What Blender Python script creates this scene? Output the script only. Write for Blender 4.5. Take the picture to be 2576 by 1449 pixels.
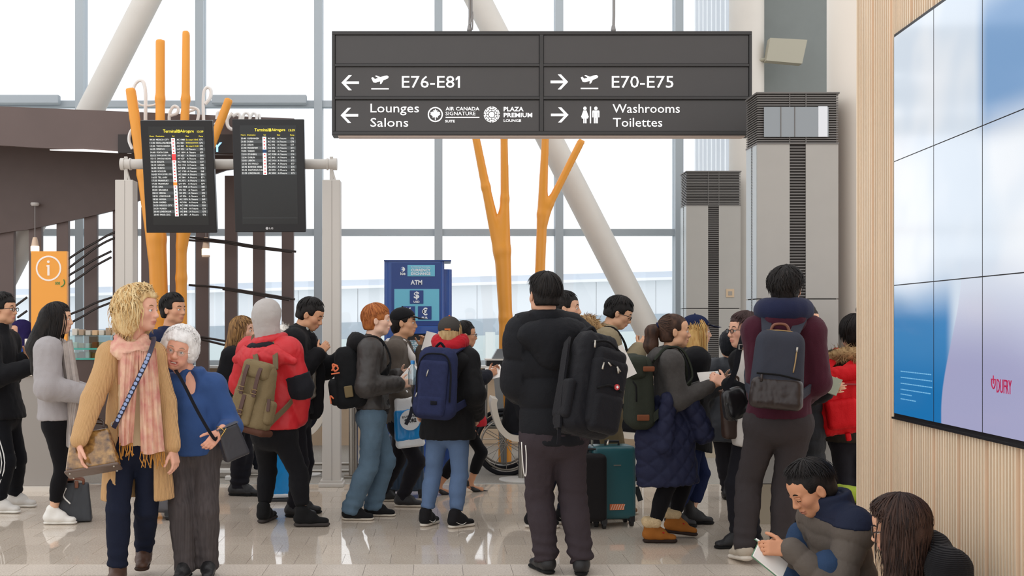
import bpy, bmesh, math, random
import numpy as np
from mathutils import Vector, Matrix
random.seed(7); rng = np.random.default_rng(7)
scene = bpy.context.scene
for o in list(bpy.data.objects): bpy.data.objects.remove(o, do_unlink=True)
COL = scene.collection
# ---------------------------------------------------------------- camera, world, light, exposure
F, XC, YC, CH = 2800.0, 1095.0, 818.0, 1.5          # focal (px of a 2576 wide frame), principal point, eye height
cam = bpy.data.cameras.new('camera'); camo = bpy.data.objects.new('camera', cam); COL.objects.link(camo)
camo.location = (0, 0, CH); camo.rotation_euler = (math.pi/2, 0, 0)
cam.sensor_width = 36; cam.lens = F/2576*36; cam.shift_x = (1288-XC)/2576; cam.shift_y = (YC-724.5)/2576
cam.clip_end = 400
scene.camera = camo
W = bpy.data.worlds.new('world'); scene.world = W; W.use_nodes = True
W.node_tree.nodes['Background'].inputs[0].default_value = (0.99, 0.99, 1.0, 1)
W.node_tree.nodes['Background'].inputs[1].default_value = 1.22
scene.view_settings.view_transform = 'Standard'; scene.view_settings.look = 'None'
scene.view_settings.exposure = 0.12; scene.view_settings.gamma = 1; scene.view_settings.use_curve_mapping = False

def P(x, y, Z): return np.array(((x-XC)*Z/F, Z, CH+(YC-y)*Z/F))
def G(x, y): Z = CH*F/(y-YC); return P(x, y, Z)      # ground point seen at a pixel
def PX(x, Z): return (x-XC)*Z/F
def PZ(y, Z): return CH+(YC-y)*Z/F
# ---------------------------------------------------------------- materials
def lin(c):
    if isinstance(c, str): c = [int(c[i:i+2], 16) for i in (0, 2, 4)]
    c = [x/255 for x in c[:3]]
    return tuple((x/12.92 if x <= .04045 else ((x+.055)/1.055)**2.4) for x in c)+(1,)
MATS = {}
def mat(name, c='888888', rough=.6, metal=0, bump=0, bscale=60, var=0, vscale=6, c2=None, emit=0, spec=None, sheen=0, attr=None, coat=0, kind='noise', stretch=None):
    if name in MATS: return MATS[name]
    m = bpy.data.materials.new(name); m.use_nodes = True; nt = m.node_tree; N = nt.nodes; b = N['Principled BSDF']
    col = lin(c); b.inputs['Base Color'].default_value = col; b.inputs['Roughness'].default_value = rough
    b.inputs['Metallic'].default_value = metal; b.inputs['Specular IOR Level'].default_value = (.14 if rough >= .58 and not metal else .5) if spec is None else spec; sheen = sheen*.25
    if sheen: b.inputs['Sheen Weight'].default_value = sheen
    if coat: b.inputs['Coat Weight'].default_value = coat
    tc = N.new('ShaderNodeTexCoord'); src = tc.outputs['Object']
    if stretch:
        mp = N.new('ShaderNodeMapping'); mp.inputs['Scale'].default_value = stretch; nt.links.new(src, mp.inputs[0]); src = mp.outputs[0]
    if attr:
        a = N.new('ShaderNodeAttribute'); a.attribute_name = attr
        mx = N.new('ShaderNodeMix'); mx.data_type = 'RGBA'; mx.inputs[6].default_value = col; mx.inputs[7].default_value = lin(c2)
        nt.links.new(a.outputs['Fac'], mx.inputs[0]); nt.links.new(mx.outputs[2], b.inputs['Base Color'])
    elif var:
        n = N.new('ShaderNodeTexNoise'); n.inputs['Scale'].default_value = vscale; n.inputs['Detail'].default_value = 4
        r = N.new('ShaderNodeValToRGB'); r.color_ramp.elements[0].position = .5-.22; r.color_ramp.elements[1].position = .5+.22
        if c2: e = lin(c2)
        else: e = tuple(min(1, x*(1+var)) for x in col[:3])+(1,); 
        r.color_ramp.elements[0].color = col if c2 else tuple(x*(1-var) for x in col[:3])+(1,); r.color_ramp.elements[1].color = e
        nt.links.new(src, n.inputs['Vector']); nt.links.new(n.outputs['Fac'], r.inputs[0]); nt.links.new(r.outputs[0], b.inputs['Base Color'])
    if bump:
        if kind == 'noise':
            n = N.new('ShaderNodeTexNoise'); n.inputs['Scale'].default_value = bscale; n.inputs['Detail'].default_value = 5; out = n.outputs['Fac']
        elif kind == 'voro':
            n = N.new('ShaderNodeTexVoronoi'); n.inputs['Scale'].default_value = bscale; out = n.outputs['Distance']
        else:
            n = N.new('ShaderNodeTexWave'); n.inputs['Scale'].default_value = bscale; n.inputs['Distortion'].default_value = .6; n.bands_direction = kind; out = n.outputs['Fac']
        bp = N.new('ShaderNodeBump'); bp.inputs['Strength'].default_value = bump; bp.inputs['Distance'].default_value = .01
        nt.links.new(src, n.inputs['Vector']); nt.links.new(out, bp.inputs['Height']); nt.links.new(bp.outputs[0], b.inputs['Normal'])
    if emit:
        b.inputs['Emission Color'].default_value = col; b.inputs['Emission Strength'].default_value = emit
    MATS[name] = m; return m
def glass(name, tint='ffffff', refl=.06, rough=.02):
    if name in MATS: return MATS[name]
    m = bpy.data.materials.new(name); m.use_nodes = True; nt = m.node_tree; N = nt.nodes; N.clear()
    o = N.new('ShaderNodeOutputMaterial'); t = N.new('ShaderNodeBsdfTransparent'); g = N.new('ShaderNodeBsdfGlossy'); mx = N.new('ShaderNodeMixShader')
    t.inputs[0].default_value = lin(tint); g.inputs['Roughness'].default_value = rough; mx.inputs[0].default_value = refl
    nt.links.new(t.outputs[0], mx.inputs[1]); nt.links.new(g.outputs[0], mx.inputs[2]); nt.links.new(mx.outputs[0], o.inputs[0])
    MATS[name] = m; return m
# ---------------------------------------------------------------- objects
ORG = {}
def root_of(o):
    while o.parent: o = o.parent
    return o
def org(o): return np.array(ORG.get(root_of(o).name, (0, 0, 0)))
def tag(o, label=None, cat=None, group=None, kind=None):
    if label: o['label'] = label
    if cat: o['category'] = cat
    if group: o['group'] = group
    if kind: o['kind'] = kind
    return o
def thing(name, label, cat, loc, group=None):
    o = bpy.data.objects.new(name, None); COL.objects.link(o); o.location = loc; o.empty_display_size = .1
    ORG[o.name] = tuple(loc); return tag(o, label, cat, group)
def link(name, me, mats, parent=None, loc=None):
    o = bpy.data.objects.new(name, me); COL.objects.link(o)
    for m in (mats if isinstance(mats, (list, tuple)) else [mats]): me.materials.append(m)
    if parent: o.parent = parent
    return o
def from_np(name, v, f, mats, parent=None, smooth=True, loc=None, attr=None, mi=None):
    """verts in world coords; faces int array (n,4) or list"""
    v = np.asarray(v, dtype=np.float64)
    if parent: v = v-org(parent)
    elif loc is not None: v = v-np.array(loc)
    me = bpy.data.meshes.new(name)
    if isinstance(f, np.ndarray):
        k = f.shape[1]
        me.vertices.add(len(v)); me.vertices.foreach_set('co', v.astype(np.float32).ravel())
        me.loops.add(f.size); me.loops.foreach_set('vertex_index', f.astype(np.int32).ravel())
        me.polygons.add(len(f)); me.polygons.foreach_set('loop_start', np.arange(0, f.size, k, dtype=np.int32))
        me.update(calc_edges=True)
    else:
        me.from_pydata([tuple(x) for x in v], [], f); me.update()
    if smooth: me.polygons.foreach_set('use_smooth', np.ones(len(me.polygons), dtype=bool))
    if mi is not None: me.polygons.foreach_set('material_index', np.asarray(mi, dtype=np.int32))
    if attr is not None:
        for an, av in attr.items():
            a = me.attributes.new(an, 'FLOAT', 'POINT'); a.data.foreach_set('value', np.asarray(av, dtype=np.float32))
    me.update()
    o = link(name, me, mats, parent)
    if not parent and loc is not None: o.location = loc; ORG[o.name] = tuple(loc)
    return o
def nrm(v): v = np.asarray(v, float); return v/(np.linalg.norm(v)+1e-12)
def frame(z, x=None):
    z = nrm(z); x = np.array((1., 0, 0)) if x is None else np.asarray(x, float)
    if abs(np.dot(nrm(x), z)) > .98: x = np.array((0, 1., 0))
    y = nrm(np.cross(z, x)); x = np.cross(y, z); return np.stack([x, y, z], 1)
def rotz(a): c, s = math.cos(a), math.sin(a); return np.array(((c, -s, 0), (s, c, 0), (0, 0, 1.)))
def rotx(a): c, s = math.cos(a), math.sin(a); return np.array(((1., 0, 0), (0, c, -s), (0, s, c)))
def roty(a): c, s = math.cos(a), math.sin(a); return np.array(((c, 0, s), (0, 1., 0), (-s, 0, c)))
def spline(pts, n=8):
    p = np.asarray(pts, float)
    if len(p) < 3: return p
    q = np.vstack([2*p[0]-p[1], p, 2*p[-1]-p[-2]]); out = []
    for i in range(1, len(q)-2):
        for t in np.linspace(0, 1, n, endpoint=False):
            a, b, c, d = q[i-1], q[i], q[i+1], q[i+2]
            out.append(.5*((2*b)+(-a+c)*t+(2*a-5*b+4*c-d)*t*t+(-a+3*b-3*c+d)*t**3))
    out.append(p[-1]); return np.array(out)
class MB:
    """collects boxes, tubes, prisms ... into ONE mesh"""
    def __init__(s): s.v = []; s.f = []; s.n = 0; s.mi = []; s.cur = 0
    def add(s, v, f):
        s.v.extend([tuple(x) for x in v]); s.f.extend([tuple(i+s.n for i in q) for q in f]); s.mi.extend([s.cur]*len(f)); s.n += len(v); return s
    def box(s, lo, hi, R=None, c=None, bev=0):
        lo = np.array(lo, float); hi = np.array(hi, float)
        if bev:
            bm = bmesh.new(); bmesh.ops.create_cube(bm, size=1)
            for v in bm.verts: v.co = Vector(((lo+hi)/2+np.array(v.co)*(hi-lo)))
            bmesh.ops.bevel(bm, geom=bm.edges[:]+bm.verts[:], offset=bev, segments=2, affect='EDGES', profile=.5)
            v = np.array([w.co[:] for w in bm.verts]); bm.verts.index_update(); f = [[w.index for w in q.verts] for q in bm.faces]; bm.free()
        else:
            v = np.array([(x, y, z) for x in (lo[0], hi[0]) for y in (lo[1], hi[1]) for z in (lo[2], hi[2])])
            f = [(0, 1, 3, 2), (4, 6, 7, 5), (0, 4, 5, 1), (2, 3, 7, 6), (0, 2, 6, 4), (1, 5, 7, 3)]
        if R is not None: c = np.array(c if c is not None else (0, 0, 0)); v = v@np.array(R).T+c
        return s.add(v, f)
    def tube(s, pts, r, n=10, flat=None, up=None, cap=True, sm=0):
        p = spline(pts, sm) if sm else np.asarray(pts, float); m = len(p)
        r = np.interp(np.linspace(0, 1, m), np.linspace(0, 1, len(r)), r) if np.ndim(r) else np.full(m, r)
        v = []; px = np.array(up, float) if up is not None else None
        for i in range(m):
            t = p[min(i+1, m-1)]-p[max(i-1, 0)]
            M = frame(t, px if px is not None else (0.3, .2, 1)); 
            if up is None: px = M[:, 0]
            a = np.arange(n)*2*math.pi/n; fl = 1 if flat is None else flat
            v += list(p[i]+r[i]*(np.outer(np.cos(a), M[:, 0])*fl+np.outer(np.sin(a), M[:, 1])))
        f = [(i*n+j, i*n+(j+1) % n, (i+1)*n+(j+1) % n, (i+1)*n+j) for i in range(m-1) for j in range(n)]
        if cap: f += [tuple(range(n-1, -1, -1)), tuple((m-1)*n+j for j in range(n))]
        return s.add(v, f)
    def strap(s, pts, w, th, nor, sm=6):
        """flat band: nor = outward normal (one or per point)"""
        p = spline(pts, sm) if sm else np.asarray(pts, float); m = len(p); nor = np.asarray(nor, float)
        v = []
        for i in range(m):
            t = nrm(p[min(i+1, m-1)]-p[max(i-1, 0)])
            nn = nor if nor.ndim == 1 else np.array([np.interp(i/(m-1), np.linspace(0, 1, len(nor)), nor[:, k]) for k in range(3)])
            sd = nrm(np.cross(t, nn)); nn = np.cross(sd, t)
            for a, b in ((-1, -1), (1, -1), (1, 1), (-1, 1)): v.append(p[i]+sd*a*w/2+nn*b*th/2)
        f = [(i*4+j, i*4+(j+1) % 4, (i+1)*4+(j+1) % 4, (i+1)*4+j) for i in range(m-1) for j in range(4)]
        f += [(3, 2, 1, 0), tuple((m-1)*4+j for j in range(4))]
        return s.add(v, f)
    def lathe(s, c, prof, n=20, R=None, cap=True):
        v = []
        for r, z in prof:
            for j in range(n): a = 2*math.pi*j/n; v.append((r*math.cos(a), r*math.sin(a), z))
        v = np.array(v); 
        if R is not None: v = v@np.array(R).T
        v = v+np.array(c); m = len(prof)
        f = [(i*n+j, i*n+(j+1) % n, (i+1)*n+(j+1) % n, (i+1)*n+j) for i in range(m-1) for j in range(n)]
        if cap: f += [tuple(range(n-1, -1, -1)), tuple((m-1)*n+j for j in range(n))]
        return s.add(v, f)
    def prism(s, poly, d, O=(0, 0, 0), U=(1, 0, 0), V=(0, 0, 1), Nn=(0, 1, 0)):
        """polygon in plane (U,V) at O, extruded d along Nn"""
        O, U, V, Nn = [np.array(a, float) for a in (O, U, V, Nn)]; n = len(poly)
        a = [O+U*x+V*y for x, y in poly]; b = [q+Nn*d for q in a]
        f = [tuple(range(n)), tuple(range(2*n-1, n-1, -1))]+[(i, n+i, n+(i+1) % n, (i+1) % n) for i in range(n)]
        return s.add(a+b, f)
    def sphere(s, c, r, n=10, R=None):
        r = np.array(r, float)*np.ones(3); v = []; 
        for i in range(n+1):
            th = math.pi*i/n
            for j in range(2*n): ph = math.pi*j/n; v.append((math.sin(th)*math.cos(ph)*r[0], math.sin(th)*math.sin(ph)*r[1], math.cos(th)*r[2]))
        v = np.array(v); v = v@np.array(R).T if R is not None else v; m = 2*n
        return s.add(v+np.array(c), [(i*m+j, (i+1)*m+j, (i+1)*m+(j+1) % m, i*m+(j+1) % m) for i in range(n) for j in range(m)])
    def build(s, name, mats, parent=None, smooth=False, loc=None, ang=None):
        o = from_np(name, np.array(s.v), s.f, mats, parent, smooth, loc, mi=s.mi)
        if ang:
            bm = bmesh.new(); bm.from_mesh(o.data)
            for e in bm.edges:
                if len(e.link_faces) == 2 and e.calc_face_angle(0) > ang: e.smooth = False
            for f in bm.faces: f.smooth = True
            bmesh.ops.recalc_face_normals(bm, faces=bm.faces[:]); bm.to_mesh(o.data); bm.free()
        else:
            bm = bmesh.new(); bm.from_mesh(o.data); bmesh.ops.recalc_face_normals(bm, faces=bm.faces[:]); bm.to_mesh(o.data); bm.free()
        return o
def copy_to(src, parent=None, loc=None):
    c = src.copy(); COL.objects.link(c); c.parent = parent
    if loc is not None: c.location = loc
    return c
def textmesh(txt, size, align='LEFT', bold=0, ext=.002, sx=1.0):
    cu = bpy.data.curves.new('t', 'FONT'); cu.body = txt; cu.size = size; cu.align_x = align; cu.extrude = ext; cu.offset = bold; cu.resolution_u = 2; cu.space_character = 1.0
    o = bpy.data.objects.new('t', cu)
    me = bpy.data.meshes.new_from_object(o)
    v = np.array([q.co[:] for q in me.vertices]).reshape(-1, 3); f = [tuple(q.vertices) for q in me.polygons]
    bpy.data.objects.remove(o, do_unlink=True); bpy.data.curves.remove(cu); bpy.data.meshes.remove(me)
    if len(v): v[:, 0] *= sx
    return v, f
def text(name, items, m, parent, R, O, smooth=False):
    """items: (txt,x,y,size,align,bold,sx) in the plane R (cols right, up, out) at O"""
    mb = MB(); R = np.array(R, float); O = np.array(O, float)
    for it in items:
        txt, x, y, size = it[:4]; al = it[4] if len(it) > 4 else 'LEFT'; bo = it[5] if len(it) > 5 else 0; sx = it[6] if len(it) > 6 else 1
        v, f = textmesh(txt, size, al, bo, .0015, sx)
        if len(v): mb.add((v+np.array((x, y, 0)))@R.T+O, f)
    return mb.build(name, m, parent)
R_CAM = np.array(((1, 0, 0), (0, 0, -1), (0, 1, 0)), float)     # right=+X, up=+Z, out=-Y (columns right, up, out)
# ---------------------------------------------------------------- SDF mesher
class Vol:
    def __init__(s, lo, hi, h):
        s.h = h; s.lo = np.array(lo, float)-3*h; n = np.ceil((np.array(hi, float)+3*h-s.lo)/h).astype(int)+1
        s.D = np.full(n, .5, np.float32); s.ax = [(s.lo[i]+np.arange(n[i])*h).astype(np.float32) for i in range(3)]
    def _sl(s, lo, hi):
        sl = []
        for i in range(3):
            a = int(max(0, math.floor((lo[i]-s.lo[i])/s.h))); b = int(min(s.D.shape[i], math.ceil((hi[i]-s.lo[i])/s.h)+1))
            if b <= a: return None
            sl.append(slice(a, b))
        return tuple(sl)
    def _g(s, sl): return s.ax[0][sl[0]][:, None, None], s.ax[1][sl[1]][None, :, None], s.ax[2][sl[2]][None, None, :]
    def _ap(s, sl, d, k, op):
        D = s.D[sl]
        if op == 's': D, d = -D, d
        if k > 0:
            t = np.clip(.5+.5*(D-d)/k, 0, 1); r = D+(d-D)*t-k*t*(1-t)
        else: r = np.minimum(D, d)
        s.D[sl] = -r if op == 's' else r
    def cap(s, a, b, ra, rb=None, k=.02, flat=1, ax=None, op='u'):
        rb = ra if rb is None else rb; a = np.array(a, float); b = np.array(b, float); m = max(ra, rb)+k+3*s.h
        sl = s._sl(np.minimum(a, b)-m, np.maximum(a, b)+m)
        if sl is None: return s
        x, y, z = s._g(sl); ba = b-a; L = max(float(ba@ba), 1e-9)
        x = x-a[0]; y = y-a[1]; z = z-a[2]
        t = np.clip((x*(ba[0]/L)+y*(ba[1]/L))+z*(ba[2]/L), 0, 1).astype(np.float32)
        dx = x-t*ba[0]; dy = y-t*ba[1]; dz = z-t*ba[2]; q = dx*dx+dy*dy+dz*dz
        if flat != 1:
            c = dx*ax[0]+dy*ax[1]+dz*ax[2]; q = q+c*c*(1/flat**2-1)
        d = np.sqrt(q)-(ra+(rb-ra)*t)
        s._ap(sl, d.astype(np.float32), k, op); return s
    def ell(s, c, r, R=None, k=.02, op='u'):
        c = np.array(c, float); r = np.array(r, float)*np.ones(3); R = np.eye(3) if R is None else np.asarray(R)
        e = np.sqrt((R*R)@(r*r))+k+3*s.h; sl = s._sl(c-e, c+e)
        if sl is None: return s
        x, y, z = s._g(sl); x = x-c[0]; y = y-c[1]; z = z-c[2]
        q = [(x*R[0, i]+y*R[1, i]+z*R[2, i])/r[i] for i in range(3)]
        k0 = np.sqrt(q[0]**2+q[1]**2+q[2]**2); k1 = np.sqrt((q[0]/r[0])**2+(q[1]/r[1])**2+(q[2]/r[2])**2)+1e-6
        s._ap(sl, (k0*(k0-1)/k1).astype(np.float32), k, op); return s
    def box(s, c, hf, R=None, rnd=.02, k=.01, op='u', taper=None):
        """taper=(sx,sy): scale of the cross-section at top relative to bottom"""
        c = np.array(c, float); hf = np.array(hf, float); R = np.eye(3) if R is None else np.asarray(R)
        e = np.abs(R)@hf+k+3*s.h; sl = s._sl(c-e, c+e)
        if sl is None: return s
        x, y, z = s._g(sl); x = x-c[0]; y = y-c[1]; z = z-c[2]
        q = [x*R[0, i]+y*R[1, i]+z*R[2, i] for i in range(3)]
        if taper:
            t = np.clip((q[2]/hf[2]+1)/2, 0, 1); q[0] = q[0]/(1+(taper[0]-1)*t); q[1] = q[1]/(1+(taper[1]-1)*t)
        q = [np.abs(q[i])-(hf[i]-rnd) for i in range(3)]
        d = np.sqrt(np.maximum(q[0], 0)**2+np.maximum(q[1], 0)**2+np.maximum(q[2], 0)**2)+np.minimum(np.maximum(q[0], np.maximum(q[1], q[2])), 0)-rnd
        s._ap(sl, d.astype(np.float32), k, op); return s
    def plane(s, p, n, k=.01):
        """keep the side opposite to n"""
        n = nrm(n); x, y, z = s._g((slice(None),)*3); d = (x-p[0])*n[0]+(y-p[1])*n[1]+(z-p[2])*n[2]
        s._ap((slice(None),)*3, (-d).astype(np.float32), k, 's'); return s
    def mesh(s):
        D = s.D; neg = D < 0; u = neg.view(np.uint8)
        c = u[:-1]+u[1:]; c = c[:, :-1]+c[:, 1:]; c = c[:, :, :-1]+c[:, :, 1:]
        act = (c > 0) & (c < 8); idx = np.argwhere(act); n = len(idx)
        vid = np.full(act.shape, -1, np.int32); vid[act] = np.arange(n)
        i, j, k = idx.T; off = [(a, b, e) for a in (0, 1) for b in (0, 1) for e in (0, 1)]
        val = np.stack([D[i+a, j+b, k+e] for a, b, e in off], 1); acc = np.zeros((n, 3)); cnt = np.zeros(n)
        for p in range(8):
            for q in range(p+1, 8):
                o1 = np.array(off[p]); o2 = np.array(off[q])
                if abs(o1-o2).sum() != 1: continue
                m = (val[:, p] < 0) != (val[:, q] < 0)
                t = val[m, p]/(val[m, p]-val[m, q]); acc[m] += o1+t[:, None]*(o2-o1); cnt[m] += 1
        v = s.lo+(idx+acc/cnt[:, None])*s.h; fs = []
        for ax in range(3):
            b, e = (ax+1) % 3, (ax+2) % 3
            sa = [slice(None)]*3; sb = [slice(None)]*3; sa[ax] = slice(0, -1); sb[ax] = slice(1, None)
            for d in (b, e): sa[d] = slice(1, -1); sb[d] = slice(1, -1)
            A = neg[tuple(sa)]; B = neg[tuple(sb)]; ch = np.argwhere(A != B)
            if not len(ch): continue
            ins = A[tuple(ch.T)]; g = ch.copy(); g[:, b] += 1; g[:, e] += 1
            qs = []
            for db, de in ((-1, -1), (0, -1), (0, 0), (-1, 0)):
                w = g.copy(); w[:, b] += db; w[:, e] += de; qs.append(vid[tuple(w.T)])
            q = np.stack(qs, 1); q[~ins] = q[~ins][:, ::-1]; fs.append(q)
        f = np.vstack(fs) if fs else np.zeros((0, 4), int); f = f[(f >= 0).all(1)]
        return v, f
def vnormals(v, f):
    n = np.cross(v[f[:, 2]]-v[f[:, 0]], v[f[:, 3]]-v[f[:, 1]]); out = np.zeros_like(v)
    for c in range(3):
        for k in range(4): out[:, c] += np.bincount(f[:, k], n[:, c], len(v))
    return out/(np.linalg.norm(out, axis=1, keepdims=True)+1e-12)
def vnoise(p):
    i = np.floor(p); f = p-i; u = f*f*(3-2*f); r = 0
    for a in (0, 1):
        for b in (0, 1):
            for c in (0, 1):
                q = i+np.array((a, b, c)); h = np.sin(q@np.array((127.1, 311.7, 74.7)))*43758.5453; h = h-np.floor(h)
                r = r+h*(u[:, 0] if a else 1-u[:, 0])*(u[:, 1] if b else 1-u[:, 1])*(u[:, 2] if c else 1-u[:, 2])
    return r
def folds(v, f, amp, sc=(11, 11, 6), seed=0):
    if amp == 0: return v
    n = vnormals(v, f); p = v*np.array(sc)+seed*3.17
    w = np.stack([vnoise(p*.7+5), vnoise(p*.7+19), vnoise(p*.7+37)], 1)
    b1 = np.abs(2*vnoise(p+1.9*w)-1)-.36; b2 = np.abs(2*vnoise(p*2.1+2.2*w+9)-1)-.36; r2 = vnoise(p*4.1+w*2)-.5
    b3 = np.abs(2*vnoise(p*4.3+3*w+21)-1)-.36
    return v+n*(amp*(.42*b1+.58*b2+.34*b3+.1*r2))[:, None]
def sdf(name, lo, hi, h, fn, m, parent, fold=0, fs=(11, 11, 6), seed=0, loc=None, post=None, attr=None):
    V = Vol(lo, hi, h); fn(V); v, f = V.mesh()
    if fold: v = folds(v, f, fold, fs, seed)
    if post: v = post(v, f)
    at = attr(v) if attr else None
    return from_np(name, v, f, m, parent, True, loc, at)
# ================================================================ SETTING
def st(o): o['kind'] = 'structure'; return o
def fit_text(name, items, m, parent, R, O, th=.002):
    mb = MB(); R = np.array(R, float); O = np.array(O, float)
    for it in items:
        txt, x0, y0, x1, y1 = it[:5]; bo = it[5] if len(it) > 5 else 0
        v, f = textmesh(txt, 1.0, 'LEFT', bo, .01)
        if not len(v): continue
        lo = v.min(0); hi = v.max(0); v = (v-lo)/(hi-lo); v = np.stack([x0+v[:, 0]*(x1-x0), y0+v[:, 1]*(y1-y0), v[:, 2]*th], 1)
        mb.add(v@R.T+O, f)
    return mb.build(name, m, parent)
def fitpx(name, items, m, parent, Z, out=0):
    """items (txt,x0,ytop,x1,ybottom[,bold]) in photo pixels on a plane facing the entrance at depth Z"""
    return fit_text(name, [(t[0], PX(t[1], Z), PZ(t[4], Z), PX(t[3], Z), PZ(t[2], Z))+tuple(t[5:]) for t in items], m, parent, R_CAM, (0, Z-out, 0))
def polypx(mb, pts, Z, d): return mb.prism([(PX(x, Z), PZ(y, Z)) for x, y in pts], d, O=(0, Z, 0))
def ring(mb, c, r0, r1, Z, d, n=28, a0=0, a1=2*math.pi):
    full = abs(a1-a0) > 6.28; k = n if full else n+1
    A = [a0+(a1-a0)*i/n for i in range(k)]; v = []
    for y in (Z, Z+d):
        for a in A:
            for r in (r0, r1): v.append((PX(c[0], Z)+math.cos(a)*r*Z/F, y, PZ(c[1], Z)+math.sin(a)*r*Z/F))
    f = []; q = 2*k
    for i in range(k if full else k-1):
        a, b = 2*i, 2*((i+1) % k); f += [(a, a+1, b+1, b), (q+a, q+b, q+b+1, q+a+1), (a+1, q+a+1, q+b+1, b+1), (a, b, q+b, q+a)]
    return mb.add(v, f)

# ---- floor
def floor_mat(name, rough, c1, c2, grout, w, h, ox, oy, spec=.5):
    m = bpy.data.materials.new(name); m.use_nodes = True; nt = m.node_tree; N = nt.nodes; b = N['Principled BSDF']; MATS[name] = m
    b.inputs['Roughness'].default_value = rough; b.inputs['Specular IOR Level'].default_value = spec
    g = N.new('ShaderNodeNewGeometry'); n1 = N.new('ShaderNodeTexNoise'); n1.inputs['Scale'].default_value = 90; n1.inputs['Detail'].default_value = 3
    n2 = N.new('ShaderNodeTexNoise'); n2.inputs['Scale'].default_value = 2.2
    r = N.new('ShaderNodeValToRGB'); r.color_ramp.elements[0].position = .32; r.color_ramp.elements[1].position = .62; r.color_ramp.elements[0].color = lin(c1); r.color_ramp.elements[1].color = lin(c2)
    oi = N.new('ShaderNodeObjectInfo'); hs = N.new('ShaderNodeHueSaturation'); mr = N.new('ShaderNodeMapRange'); mr.inputs['To Min'].default_value = .94; mr.inputs['To Max'].default_value = 1.06
    L = nt.links.new
    L(g.outputs['Position'], n1.inputs['Vector']); L(g.outputs['Position'], n2.inputs['Vector'])
    mx = N.new('ShaderNodeMath'); mx.operation = 'MULTIPLY_ADD'; mx.inputs[1].default_value = .25; L(n2.outputs['Fac'], mx.inputs[0]); 
    ad = N.new('ShaderNodeMath'); ad.operation = 'SUBTRACT'; ad.inputs[1].default_value = .125; L(n1.outputs['Fac'], ad.inputs[0]); L(ad.outputs[0], mx.inputs[2])
    L(mx.outputs[0], r.inputs[0]); L(oi.outputs['Random'], mr.inputs['Value']); L(mr.outputs[0], hs.inputs['Value']); L(r.outputs[0], hs.inputs['Color'])
    if w:
        br = N.new('ShaderNodeTexBrick'); br.inputs['Scale'].default_value = 1; br.inputs['Brick Width'].default_value = w; br.inputs['Row Height'].default_value = h; br.inputs['Mortar Size'].default_value = .002
        mp = N.new('ShaderNodeMapping'); mp.inputs['Location'].default_value = (-ox, -oy, 0); L(g.outputs['Position'], mp.inputs[0]); L(mp.outputs[0], br.inputs['Vector'])
        L(hs.outputs[0], br.inputs['Color1']); L(hs.outputs[0], br.inputs['Color2']); br.inputs['Mortar'].default_value = lin(grout); L(br.outputs['Color'], b.inputs['Base Color'])
    else: L(hs.outputs[0], b.inputs['Base Color'])
    return m
TP, TX0, TY0, CE = .302, -.134, 6.981, 10.53
polished = floor_mat('polished_stone', .045, 'c2b3a3', 'ddd0c0', None, 0, 0, 0, 0, .5)
polished.node_tree.nodes['Principled BSDF'].inputs['Coat Weight'].default_value = .2; polished.node_tree.nodes['Principled BSDF'].inputs['Coat Roughness'].default_value = .03
honed = floor_mat('honed_stone', .38, 'bdb0a2', 'dcd1c4', None, 0, 0, 0, 0)
stone_far = floor_mat('stone_floor', .12, 'c2b3a3', 'ddd0c0', '9d9388', TP, .305, TX0, TY0, .7)
floor = st(MB().box((-14, -4, -.2), (14, CE, -.002)).build('floor', stone_far))
tile_me = {}
def tile(i0, r, m):
    x0 = TX0+TP*(i0+(.5 if r % 2 == 0 and r >= 0 else 0)); y0 = TY0+.305*r; y1 = min(y0+.305, CE)
    key = (m.name, round(y1-y0, 3))
    if key not in tile_me:
        o = MB().box((.0015, .0015, -.012), (TP-.0015, y1-y0-.0015, 0)).build('tile', m, floor); tile_me[key] = o; o.location = (x0, y0, 0)
    else: copy_to(tile_me[key], floor, (x0, y0, 0))
for r in range(-1, 12):
    ym = TY0+.305*r
    lo = int(math.floor((PX(-20, ym+.305)-TX0)/TP))-1; hi = int(math.ceil((PX(2120, ym)-TX0)/TP))
    for i in range(max(lo, -15), min(hi, 10)): tile(i, r, honed if r < 0 else polished)
carpet = st(MB().box((-14, CE, -.2), (14, 14.3, 0)).build('floor', mat('carpet', 'a39d94', .95, bump=.5, bscale=300, var=.16, vscale=55, spec=.1)))
st(MB().box((-14, CE-.02, -.1), (14, CE+.012, .004)).build('trim_1', mat('trim_steel', 'cfcfcb', .3, .6)))

# ---- glass facade (window_1) at depth 14 m
ZF = 14.0
alu = mat('window_aluminium', 'b3bcc2', .45, .1); pane_m = glass('window_glass', 'fbfdff', .04)
win = thing('window_1', None, None, (PX(802, ZF), ZF, 0)); st(win)
mx = [-395, -95, 205, 505, 802, 1103, 1405, 1705, 2005]; tz = [1.02, 2.665, 4.275, 8.2]
for x in mx: MB().box((PX(x, ZF)-.05, ZF-.1, 0), (PX(x, ZF)+.05, ZF+.1, 8.2)).build('mullion', alu, win)
for i in range(len(mx)-1):
    a, b = PX(mx[i], ZF)+.05, PX(mx[i+1], ZF)-.05
    for k, z in enumerate(tz):
        MB().box((a, ZF-.06, z-.04), (b, ZF+.06, z+.04)).build('transom', alu, win)
        if k < 3: MB().box((a, ZF-.01, z+.04), (b, ZF+.01, tz[k+1]-.04)).build('pane', pane_m, win)
for a, b in ((-100, 160), (540, 775)):
    MB().box((PX(a, ZF), ZF-.2, 4.25), (PX(b, ZF), ZF-.1, 4.36), bev=.01).build('blind_box', alu, win)
st(MB().box((-14, ZF-.12, 0), (5.2, ZF+.12, .97)).build('wall_back', mat('sill_wall', 'cdb79c', .7, var=.05)))
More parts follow.
